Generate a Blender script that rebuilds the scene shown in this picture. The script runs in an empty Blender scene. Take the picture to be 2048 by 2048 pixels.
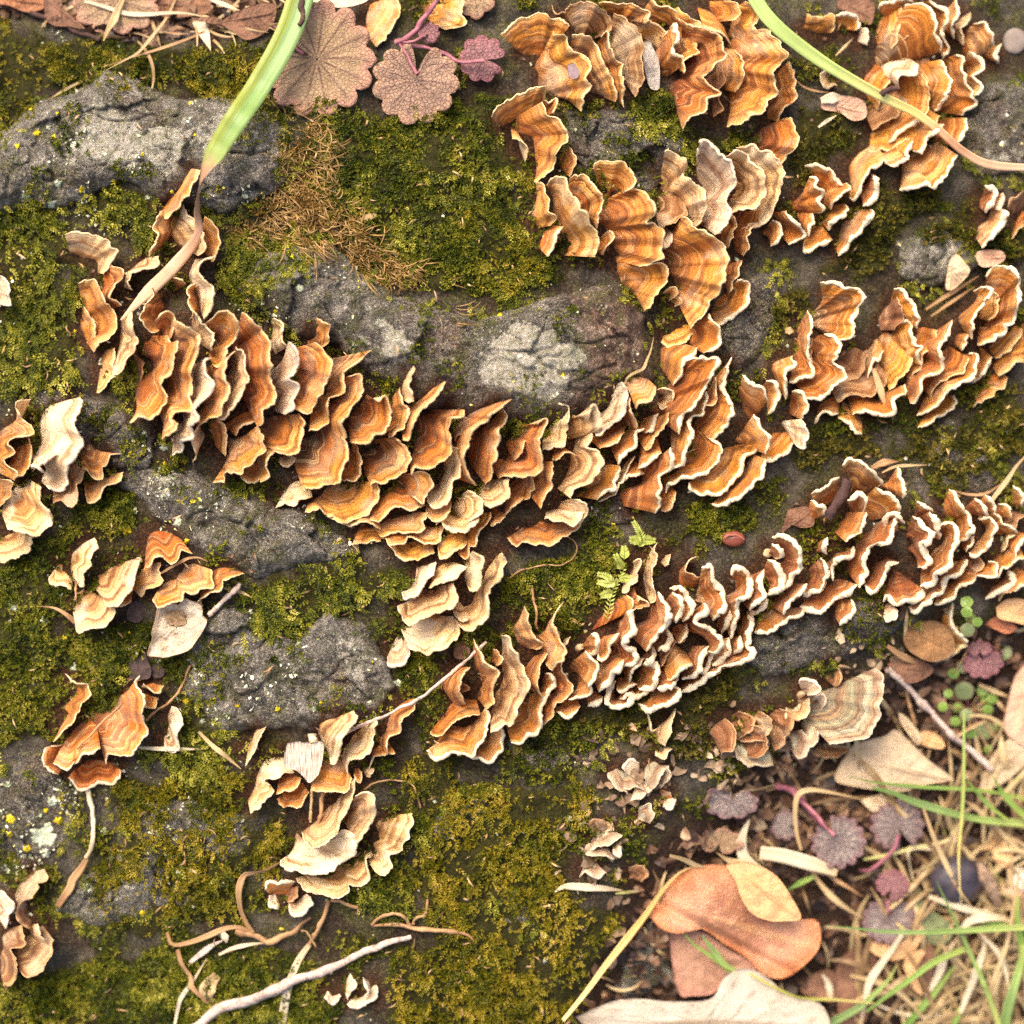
import bpy, math, random
import numpy as np
rng = np.random.default_rng(7)
random.seed(7)

# ---------------------------------------------------------------- camera, light, exposure
S = 0.6 / 2048.0            # metres per photo pixel at the datum height
D = 4000.0                  # camera height over the datum, in photo pixels (1.17 m)
sc = bpy.context.scene
COL = sc.collection
cam = bpy.data.cameras.new('camera')
cam_o = bpy.data.objects.new('camera', cam)
COL.objects.link(cam_o)
cam_o.location = (0, 0, D * S)
cam.sensor_width = 36.0
cam.sensor_height = 36.0
cam.lens = 36.0 * D / 2048.0
cam.clip_start = 0.05
cam.clip_end = 60
cam.dof.use_dof = True
cam.dof.focus_distance = (D - 25) * S
cam.dof.aperture_fstop = cam.lens * 0.001 / 0.054
sc.camera = cam_o
sc.render.resolution_x = sc.render.resolution_y = 1024

SUN_EL, SUN_AZ = 52.0, 118.0      # azimuth of the direction the light comes from, counter-clockwise from image right
world = bpy.data.worlds.new('World')
sc.world = world
world.use_nodes = True
wn = world.node_tree
bg = wn.nodes['Background']
sky = wn.nodes.new('ShaderNodeTexSky')
sky.sky_type = 'NISHITA'
sky.sun_disc = False
sky.sun_elevation = math.radians(SUN_EL)
sky.sun_rotation = math.radians(90 - SUN_AZ)
sky.dust_density = 6.0
sky.air_density = 0.7
sky.ozone_density = 0.3
wn.links.new(sky.outputs[0], bg.inputs[0])
bg.inputs[1].default_value = 0.15
sun = bpy.data.lights.new('sun', 'SUN')
sun.energy = 1.0
sun.angle = math.radians(38)
sun.color = (1.0, 0.93, 0.82)
sun_o = bpy.data.objects.new('sun', sun)
COL.objects.link(sun_o)
_el, _az = math.radians(SUN_EL), math.radians(SUN_AZ)
from mathutils import Vector
sun_o.rotation_euler = Vector((math.cos(_el) * math.cos(_az), math.cos(_el) * math.sin(_az), math.sin(_el))).to_track_quat('Z', 'Y').to_euler()
sc.view_settings.view_transform = 'Standard'
sc.view_settings.look = 'None'
sc.view_settings.gamma = 1
sc.view_settings.use_curve_mapping = False
sc.view_settings.exposure = 1.2
sc.view_settings.use_white_balance = True
sc.view_settings.white_balance_temperature = 6900
sc.view_settings.white_balance_tint = 8
sc.render.engine = 'CYCLES'
sc.cycles.max_bounces = 6
sc.cycles.use_denoising = False
sc.cycles.transparent_max_bounces = 4

# ---------------------------------------------------------------- numeric helpers
def _hash(ix, iy, seed):
    n = (ix.astype(np.int64) * 374761393 + iy.astype(np.int64) * 668265263 + seed * 1442695041) & 0x7fffffff
    n = ((n ^ (n >> 13)) * 1274126177) & 0x7fffffff
    return ((n ^ (n >> 16)) & 0xffff) / 65535.0

def noise(x, y, seed=0):
    x = np.asarray(x, float); y = np.asarray(y, float)
    ix, iy = np.floor(x), np.floor(y)
    fx, fy = x - ix, y - iy
    ux, uy = fx * fx * (3 - 2 * fx), fy * fy * (3 - 2 * fy)
    a = _hash(ix, iy, seed); b = _hash(ix + 1, iy, seed)
    c = _hash(ix, iy + 1, seed); d = _hash(ix + 1, iy + 1, seed)
    return (a + (b - a) * ux + (c - a) * uy + (a - b - c + d) * ux * uy) * 2 - 1

def fbm(x, y, seed=0, octaves=4, gain=0.5):
    t, amp, f = 0, 1.0, 1.0
    for k in range(octaves):
        t = t + amp * noise(np.asarray(x) * f + 17.3 * k, np.asarray(y) * f - 9.1 * k, seed + k)
        amp *= gain; f *= 2.03
    return t

def sstep(a, b, x):
    t = np.clip((np.asarray(x, float) - a) / (b - a), 0, 1)
    return t * t * (3 - 2 * t)

def parse(s):
    return np.array([[float(v) for v in p.split(',')] for p in s.split()], float)

def tile(t, pts):
    """zoomed tile coordinates -> photo pixels; tiles A..P run left to right, top to bottom."""
    i = ord(t) - 65
    return pts * (512.0 / 1932.0) + np.array([512.0 * (i % 4), 512.0 * (i // 4)])

def full(s):
    return parse(s) * (2048.0 / 1932.0)

def curve(pts, n):
    """Catmull-Rom through pts, resampled to n points evenly along its length."""
    p = np.asarray(pts, float)
    if len(p) == 2:
        t = np.linspace(0, 1, n)[:, None]
        return p[0] * (1 - t) + p[1] * t
    q = np.vstack([2 * p[0] - p[1], p, 2 * p[-1] - p[-2]])
    out = []
    t = np.linspace(0, 1, 10, endpoint=False)[:, None]
    for i in range(len(p) - 1):
        a, b, c, d = q[i], q[i + 1], q[i + 2], q[i + 3]
        out.append(0.5 * (2 * b + (c - a) * t + (2 * a - 5 * b + 4 * c - d) * t ** 2 + (3 * b - a - 3 * c + d) * t ** 3))
    out.append(p[-1:])
    o = np.vstack(out)
    s = np.concatenate([[0], np.cumsum(np.linalg.norm(np.diff(o, axis=0), axis=1))])
    u = np.linspace(0, s[-1], n)
    return np.stack([np.interp(u, s, o[:, k]) for k in range(o.shape[1])], 1)

def length(p):
    return float(np.linalg.norm(np.diff(p, axis=0), axis=1).sum())

def sdf(px, py, poly):
    """signed distance to a polygon, positive inside."""
    px = np.asarray(px, float); py = np.asarray(py, float)
    d = np.full(px.shape, 1e18); inside = np.zeros(px.shape, bool)
    n = len(poly)
    for i in range(n):
        ax, ay = poly[i]; bx, by = poly[(i + 1) % n]
        ex, ey = bx - ax, by - ay
        t = np.clip(((px - ax) * ex + (py - ay) * ey) / (ex * ex + ey * ey + 1e-9), 0, 1)
        d = np.minimum(d, (px - ax - t * ex) ** 2 + (py - ay - t * ey) ** 2)
        cr = ((ay > py) != (by > py)) & (px < (bx - ax) * (py - ay) / (by - ay + 1e-12) + ax)
        inside ^= cr
    d = np.sqrt(d)
    return np.where(inside, d, -d)

def P(x, y, z):
    """the point at height z (in pixels) that the camera sees at photo pixel x, y -> metres."""
    x = np.asarray(x, float); y = np.asarray(y, float); z = np.asarray(z, float)
    k = (D - z) / D
    return np.stack([(x - 1024) * k * S, (1024 - y) * k * S, z * S], -1)

# ---------------------------------------------------------------- object helpers
def tag(o, label=None, cat=None, group=None, kind=None):
    if label: o['label'] = label
    if cat: o['category'] = cat
    if group: o['group'] = group
    if kind: o['kind'] = kind
    return o

def empty(name, loc):
    o = bpy.data.objects.new(name, None)
    o.empty_display_size = 0.01
    COL.objects.link(o)
    o.location = loc
    return o

def mesh(name, verts, faces, mat, parent=None, uv=None, smooth=True, attrs=None):
    """verts (n,3) in world metres, faces (m,k) with one k; a parent at loc keeps world positions."""
    verts = np.asarray(verts, np.float32).reshape(-1, 3)
    faces = np.asarray(faces, np.int32)
    me = bpy.data.meshes.new(name)
    if parent is not None:
        verts = verts - np.array(parent.location, np.float32)
    m, k = faces.shape
    me.vertices.add(len(verts)); me.loops.add(m * k); me.polygons.add(m)
    me.vertices.foreach_set('co', verts.ravel())
    me.loops.foreach_set('vertex_index', faces.ravel())
    me.polygons.foreach_set('loop_start', np.arange(m, dtype=np.int32) * k)
    me.polygons.foreach_set('loop_total', np.full(m, k, np.int32))
    me.polygons.foreach_set('use_smooth', np.full(m, smooth, bool))
    if uv is not None:
        l = me.uv_layers.new(name='UVMap')
        l.data.foreach_set('uv', np.asarray(uv, np.float32)[faces.ravel()].ravel())
    for a, v in (attrs or {}).items():
        at = me.attributes.new(a, 'FLOAT', 'POINT')
        at.data.foreach_set('value', np.asarray(v, np.float32).ravel())
    me.update(calc_edges=True)
    if mat: me.materials.append(mat)
    o = bpy.data.objects.new(name, me)
    COL.objects.link(o)
    if parent is not None: o.parent = parent
    return o

def grid_faces(nr, nc, wrap=False, off=0):
    r = np.arange(nr - 1)[:, None]; c = np.arange(nc if wrap else nc - 1)[None, :]
    a = r * nc + c; b = r * nc + (c + 1) % nc
    return np.stack([a, b, b + nc, a + nc], -1).reshape(-1, 4) + off

# ---------------------------------------------------------------- materials
def srgb(r, g, b):
    f = lambda c: c / 12.92 if c <= 0.04045 else ((c + 0.055) / 1.055) ** 2.4
    return (f(r / 255), f(g / 255), f(b / 255), 1)

class N:
    """a small node-graph writer."""
    def __init__(s, name):
        s.m = bpy.data.materials.new(name); s.m.use_nodes = True
        s.t = s.m.node_tree; s.n = s.t.nodes; s.l = s.t.links
        s.b = s.n['Principled BSDF']
        s.b.inputs['Roughness'].default_value = 0.8
        s.b.inputs['Specular IOR Level'].default_value = 0.25
    def node(s, kind, **kw):
        n = s.n.new(kind)
        for k, v in kw.items(): setattr(n, k, v)
        return n
    def put(s, sock, v):
        if isinstance(v, bpy.types.NodeSocket): s.l.new(v, sock)
        else: sock.default_value = v
    def math(s, op, a, b=0.0, clamp=False):
        n = s.node('ShaderNodeMath', operation=op, use_clamp=clamp)
        s.put(n.inputs[0], a); s.put(n.inputs[1], b)
        return n.outputs[0]
    def mix(s, f, a, b, blend='MIX'):
        n = s.node('ShaderNodeMix', data_type='RGBA', blend_type=blend)
        s.put(n.inputs[0], f); s.put(n.inputs[6], a); s.put(n.inputs[7], b)
        return n.outputs[2]
    def noise(s, vec, scale, detail=4, rough=0.55, out=0):
        n = s.node('ShaderNodeTexNoise')
        if vec is not None: s.l.new(vec, n.inputs['Vector'])
        n.inputs['Scale'].default_value = scale; n.inputs['Detail'].default_value = detail
        n.inputs['Roughness'].default_value = rough
        return n.outputs[out]
    def ramp(s, f, stops, interp='LINEAR'):
        n = s.node('ShaderNodeValToRGB'); cr = n.color_ramp; cr.interpolation = interp
        while len(cr.elements) < len(stops): cr.elements.new(0.5)
        for e, (p, c) in zip(cr.elements, stops):
            e.position = p; e.color = c if len(c) == 4 else (*c, 1)
        s.put(n.inputs[0], f)
        return n.outputs[0]
    def step(s, f, lo, hi):
        n = s.node('ShaderNodeMapRange', interpolation_type='SMOOTHSTEP')
        s.put(n.inputs[0], f); n.inputs[1].default_value = lo; n.inputs[2].default_value = hi
        return n.outputs[0]
    def obj(s): return s.node('ShaderNodeTexCoord').outputs['Object']
    def geo(s): return s.node('ShaderNodeNewGeometry').outputs['Position']
    def uv(s): return s.node('ShaderNodeTexCoord').outputs['UV']
    def rand(s): return s.node('ShaderNodeObjectInfo').outputs['Random']
    def attr(s, a): return s.node('ShaderNodeAttribute', attribute_name=a).outputs['Fac']
    def bump(s, h, strength=0.4, dist=0.001):
        n = s.node('ShaderNodeBump'); n.inputs['Strength'].default_value = strength
        n.inputs['Distance'].default_value = dist
        s.put(n.inputs['Height'], h); s.l.new(n.outputs[0], s.b.inputs['Normal'])
    def done(s, col, rough=None):
        s.put(s.b.inputs['Base Color'], col)
        if rough is not None: s.put(s.b.inputs['Roughness'], rough)
        return s.m

def shade(col, k): return (col[0] * k, col[1] * k, col[2] * k, 1)

RAMPS = {  # zone colours, rim to base; the dark base ends also paint in interior shade
 'o': ((0,(224,170,102)),(.05,(208,134,62)),(.1,(138,76,34)),(.14,(204,122,46)),(.24,(192,106,36)),(.31,(112,58,24)),(.37,(180,94,34)),(.5,(150,74,28)),(.66,(96,46,22)),(1,(62,30,16))),
 'y': ((0,(228,184,116)),(.06,(218,156,78)),(.12,(164,100,45)),(.17,(216,146,58)),(.33,(206,130,48)),(.4,(150,88,40)),(.48,(200,124,50)),(.7,(160,98,46)),(1,(112,70,38))),
 'p': ((0,(234,206,160)),(.09,(224,182,128)),(.14,(150,104,68)),(.18,(226,190,142)),(.3,(206,152,96)),(.37,(136,88,52)),(.42,(208,154,100)),(.6,(176,114,62)),(.8,(130,76,44)),(1,(96,56,34))),
 'w': ((0,(232,190,132)),(.045,(206,140,74)),(.10,(184,104,42)),(.22,(194,110,38)),(.33,(130,66,28)),(.4,(182,100,40)),(.6,(160,84,34)),(.8,(120,64,30)),(1,(84,46,26))),
 'W': ((0,(226,180,124)),(.045,(190,122,66)),(.10,(160,86,36)),(.25,(164,86,34)),(.4,(130,66,28)),(.6,(146,76,32)),(1,(84,46,26))),
 'c': ((0,(230,206,178)),(.14,(222,190,154)),(.22,(172,126,92)),(.28,(228,204,174)),(.5,(216,182,146)),(.7,(180,130,92)),(1,(120,80,54))),
 'd': ((0,(168,116,76)),(.12,(128,80,50)),(.24,(170,118,82)),(.4,(104,62,42)),(.6,(132,86,56)),(1,(76,48,34))),
 'g': ((0,(206,186,160)),(.1,(150,116,90)),(.22,(184,178,150)),(.35,(132,106,82)),(.45,(166,162,130)),(.6,(136,104,80)),(.8,(146,138,114)),(1,(108,88,70))),
 'r': ((0,(222,146,84)),(.08,(206,116,46)),(.15,(146,70,28)),(.22,(208,112,40)),(.4,(190,94,34)),(.47,(136,64,28)),(.6,(188,96,40)),(1,(112,58,32))),
}
MARGIN = {'o':(236,206,160),'y':(240,212,160),'p':(240,214,172),'w':(242,222,186),'W':(244,226,192),'c':(234,214,186),'d':(196,156,116),'g':(214,198,172),'r':(244,216,180)}
MW = {'o':(4.0,3.6),'y':(4.2,3.6),'p':(4.4,4.2),'w':(9,8),'W':(13,12),'c':(6.5,6),'d':(3.4,3),'g':(4,4),'r':(7,6)}

HUE = {'w': 0.501, 'W': 0.499, 'r': 0.497, 'y': 0.494}
def cap_material(k):
    m = N('cap_' + k)
    uv = m.uv(); sep = m.node('ShaderNodeSeparateXYZ'); m.l.new(uv, sep.inputs[0])
    rnd = m.rand(); pos = m.geo()
    wob = m.noise(pos, 130, 3)
    wide = m.noise(pos, 45, 2)
    d = m.math('ADD', sep.outputs[1], m.math('MULTIPLY', m.math('SUBTRACT', wob, 0.5), 0.34))
    d = m.math('MULTIPLY', d, m.math('ADD', 0.62, m.math('MULTIPLY', rnd, 0.5)))
    d = m.math('MULTIPLY', d, 0.62, clamp=True)
    col = m.ramp(d, [(p, shade(srgb(*c), 1.0)) for p, c in RAMPS[k]])
    # radial fibres and thin concentric lines of the zoned surface
    cmb = m.node('ShaderNodeCombineXYZ')
    m.put(cmb.inputs[0], m.math('MULTIPLY', sep.outputs[0], 26)); m.put(cmb.inputs[1], m.math('MULTIPLY', sep.outputs[1], 2.2)); m.put(cmb.inputs[2], m.math('MULTIPLY', rnd, 50))
    fib = m.noise(cmb.outputs[0], 1.0, 3)
    cm2 = m.node('ShaderNodeCombineXYZ')
    m.put(cm2.inputs[0], m.math('MULTIPLY', sep.outputs[0], 0.8)); m.put(cm2.inputs[1], m.math('MULTIPLY', m.math('ADD', sep.outputs[1], m.math('MULTIPLY', wob, 0.22)), 8.5)); m.put(cm2.inputs[2], m.math('MULTIPLY', rnd, 31))
    ring = m.noise(cm2.outputs[0], 1.0, 1)
    col = m.mix(m.math('MULTIPLY', m.step(fib, 0.4, 0.75), 0.24), col, srgb(110, 62, 30))
    col = m.mix(m.math('MULTIPLY', m.step(ring, 0.53, 0.62), 0.42), col, srgb(112, 58, 24))
    col = m.mix(m.math('MULTIPLY', m.step(ring, 0.45, 0.34), 0.34), col, srgb(236, 190, 134))
    pale = {'p': 0.6, 'c': 0.75, 'y': 0.28, 'd': 0.3}.get(k, 0.15)
    col = m.mix(m.math('MULTIPLY', m.step(m.math('ADD', wide, m.math('MULTIPLY', m.math('SUBTRACT', rnd, 0.5), 0.22)), 0.52, 0.68), pale), col, srgb(238, 216, 186))
    hue = m.node('ShaderNodeHueSaturation')
    m.put(hue.inputs['Hue'], m.math('ADD', HUE.get(k, 0.4975), m.math('MULTIPLY', rnd, 0.016)))
    m.put(hue.inputs['Saturation'], 1.0)
    m.put(hue.inputs['Value'], m.math('ADD', 0.90, m.math('MULTIPLY', rnd, 0.26)))
    m.put(hue.inputs['Color'], col)
    fine = m.noise(pos, 1500, 3, 0.7)
    m.bump(m.math('ADD', m.math('MULTIPLY', fib, 0.8), m.math('ADD', m.math('MULTIPLY', ring, 2.0), fine)), 0.75, 0.0012)
    m.b.inputs['Sheen Weight'].default_value = 0.08
    m.b.inputs['Sheen Roughness'].default_value = 0.4
    m.b.inputs['Subsurface Weight'].default_value = 0.0
    return m.done(hue.outputs[0], 0.78)

def margin_material(k):
    m = N('margin_' + k); pos = m.geo(); c = srgb(*MARGIN[k])
    f = m.noise(pos, 800, 4, 0.75); g = m.noise(pos, 130, 4, 0.65)
    col = m.mix(m.math('MULTIPLY', m.step(g, 0.4, 0.75), 0.5), c, shade(srgb(216, 166, 104), 0.95) if k not in 'wWc' else srgb(238, 208, 162))
    col = m.mix(m.math('MULTIPLY', m.step(f, 0.5, 0.64), 0.35), col, srgb(186, 134, 82))
    m.bump(f, 0.9, 0.0012)
    m.b.inputs['Sheen Weight'].default_value = 0.1
    return m.done(col, 0.85)

def simple(name, c1, c2, scale=120, rough=0.8, bump=0.4, bscale=600, spec=0.25, dist=0.0008, c3=None, stretch=None):
    m = N(name); pos = m.geo()
    if stretch:
        mp = m.node('ShaderNodeMapping'); m.l.new(m.uv(), mp.inputs[0]); mp.inputs['Scale'].default_value = stretch
        pos2 = mp.outputs[0]
        f = m.noise(pos2, 1.0, 4)
    else:
        f = m.noise(pos, scale, 5, 0.6)
    col = m.ramp(f, [(0.32, srgb(*c1)), (0.66, srgb(*c2))] if c3 is None else [(0.3, srgb(*c1)), (0.5, srgb(*c2)), (0.72, srgb(*c3))])
    m.bump(m.noise(pos, bscale, 4, 0.65), bump, dist)
    m.b.inputs['Specular IOR Level'].default_value = spec
    return m.done(col, rough)

def rock_material():
    m = N('mossy_stone'); pos = m.geo()
    big = m.noise(pos, 26, 5, 0.65); mid = m.noise(pos, 120, 8, 0.72); fine = m.noise(pos, 900, 6, 0.78); blot = m.noise(pos, 48, 6, 0.7)
    dark = m.ramp(mid, [(0.34, srgb(50, 47, 44)), (0.46, srgb(90, 84, 78)), (0.54, srgb(118, 110, 101)), (0.66, srgb(158, 143, 128))])
    light = m.ramp(mid, [(0.34, srgb(78, 74, 67)), (0.44, srgb(134, 127, 116)), (0.53, srgb(170, 161, 148)), (0.64, srgb(216, 207, 192))])
    col = m.mix(m.math('MULTIPLY', m.attr('tone'), m.math('ADD', 0.3, m.math('MULTIPLY', m.step(blot, 0.40, 0.58), 0.7))), dark, light)
    col = m.mix(m.math('MULTIPLY', m.step(big, 0.50, 0.70), 0.7), col, m.ramp(fine, [(0.35, srgb(70, 50, 40)), (0.7, srgb(146, 112, 92))]))
    col = m.mix(m.math('MULTIPLY', m.step(fine, 0.52, 0.60), 0.75), col, srgb(188, 176, 156))
    col = m.mix(m.math('MULTIPLY', m.step(fine, 0.475, 0.40), 0.75), col, srgb(28, 26, 24))
    col = m.mix(m.math('MULTIPLY', m.attr('rust'), 0.8), col, m.ramp(mid, [(0.36, srgb(48, 34, 30)), (0.48, srgb(104, 76, 64)), (0.56, srgb(146, 112, 94)), (0.66, srgb(192, 160, 138))]))
    green = m.noise(pos, 62, 7, 0.72)
    col = m.mix(m.math('MULTIPLY', m.step(green, 0.50, 0.60), 0.7), col, m.ramp(fine, [(0.36, srgb(52, 52, 28)), (0.5, srgb(96, 92, 54)), (0.66, srgb(150, 146, 104))]))
    grain = m.node('ShaderNodeTexVoronoi'); m.l.new(pos, grain.inputs[0]); grain.inputs['Scale'].default_value = 1150
    gsep = m.node('ShaderNodeSeparateXYZ'); m.l.new(grain.outputs['Color'], gsep.inputs[0])
    col = m.mix(0.62, col, m.ramp(gsep.outputs[0], [(0.0, (0.34,) * 3), (0.5, (0.95,) * 3), (0.82, (1.15,) * 3), (1.0, (2.3,) * 3)]), 'MULTIPLY')
    # crusts of pale lichen that grow where the attribute says
    lic = m.attr('lichen')
    edge = m.math('ADD', lic, m.math('MULTIPLY', m.math('SUBTRACT', m.noise(pos, 120, 9, 0.85), 0.5), 2.8))
    crust = m.ramp(m.noise(pos, 460, 6, 0.8), [(0.34, srgb(104, 98, 80)), (0.44, srgb(176, 166, 146)), (0.53, srgb(214, 204, 186)), (0.64, srgb(240, 234, 222))])
    crust = m.mix(m.math('MULTIPLY', m.step(m.noise(pos, 150, 5, 0.7), 0.48, 0.62), 0.6), crust, srgb(140, 142, 102))
    col = m.mix(m.math('MULTIPLY', m.step(edge, 0.46, 0.56), 0.95), col, crust)
    vor = m.node('ShaderNodeTexVoronoi'); m.l.new(pos, vor.inputs[0]); vor.inputs['Scale'].default_value = 420
    spot = m.math('MULTIPLY', m.step(m.math('ADD', vor.outputs['Distance'], m.math('MULTIPLY', fine, 0.3)), 0.50, 0.34), m.step(m.noise(pos, 80, 5, 0.75), 0.48, 0.58))
    sc_ = m.ramp(m.noise(pos, 95, 3), [(0.42, srgb(140, 146, 106)), (0.55, srgb(212, 208, 184)), (0.62, srgb(176, 162, 52))])
    col = m.mix(m.math('MULTIPLY', spot, 0.85), col, sc_)
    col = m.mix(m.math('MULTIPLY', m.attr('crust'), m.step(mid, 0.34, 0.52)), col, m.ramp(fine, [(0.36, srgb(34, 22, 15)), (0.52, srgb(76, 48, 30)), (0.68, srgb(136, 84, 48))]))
    m.bump(m.math('ADD', m.math('MULTIPLY', mid, 3.0), m.math('ADD', m.math('MULTIPLY', m.math('ADD', fine, m.math('MULTIPLY', gsep.outputs[1], 0.25)), 1.5), m.math('MULTIPLY', m.step(edge, 0.42, 0.6), 0.8))), 1.0, 0.0022)
    return m.done(col, m.ramp(mid, [(0.3, (0.6,) * 3), (0.7, (0.92,) * 3)]))

def ground_material():
    m = N('damp_soil'); pos = m.geo()
    a = m.noise(pos, 60, 7, 0.7); b = m.noise(pos, 620, 6, 0.76); c = m.noise(pos, 24, 5); g2 = m.noise(pos, 70, 6, 0.7)
    soil = m.ramp(b, [(0.34, srgb(24, 18, 14)), (0.5, srgb(58, 46, 34)), (0.68, srgb(112, 90, 66))])
    stone = m.ramp(a, [(0.3, srgb(34, 31, 28)), (0.48, srgb(70, 64, 56)), (0.66, srgb(126, 114, 98))])
    stone = m.mix(m.math('MULTIPLY', m.step(b, 0.5, 0.64), 0.6), stone, srgb(150, 138, 116))
    col = m.mix(m.step(c, 0.4, 0.58), soil, stone)
    col = m.mix(m.math('MULTIPLY', m.step(g2, 0.46, 0.6), 0.75), col, m.ramp(b, [(0.36, srgb(44, 44, 20)), (0.5, srgb(84, 80, 40)), (0.66, srgb(136, 130, 84))]))
    green = m.ramp(b, [(0.34, srgb(26, 26, 9)), (0.66, srgb(80, 74, 24))])
    col = m.mix(m.attr('moss'), col, green)
    col = m.mix(m.attr('litter'), col, m.ramp(b, [(0.34, srgb(24, 16, 12)), (0.5, srgb(62, 43, 31)), (0.7, srgb(120, 90, 64))]))
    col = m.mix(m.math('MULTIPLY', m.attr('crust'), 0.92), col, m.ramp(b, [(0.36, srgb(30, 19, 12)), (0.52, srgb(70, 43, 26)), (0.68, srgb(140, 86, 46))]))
    m.bump(m.math('ADD', m.math('MULTIPLY', a, 2), m.math('MULTIPLY', b, 1.4)), 1.0, 0.0022)
    return m.done(col, 0.9)

def moss_material(name, stops):
    m = N(name); pos = m.geo()
    f = m.math('ADD', m.math('MULTIPLY', m.attr('tint'), 0.58), m.math('MULTIPLY', m.step(m.noise(pos, 48, 5, 0.65), 0.34, 0.66), 0.42))
    col = m.ramp(f, [(p, srgb(*c)) for p, c in stops])
    m.b.inputs['Specular IOR Level'].default_value = 0.35
    return m.done(col, 0.5)

CAPM = {k: cap_material(k) for k in RAMPS}
MARM = {k: margin_material(k) for k in RAMPS}
PORE = simple('pore_surface', (176, 138, 98), (226, 196, 154), 160, 0.9, 0.5, 1400)
ROCK = rock_material()
GROUND = ground_material()

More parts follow.
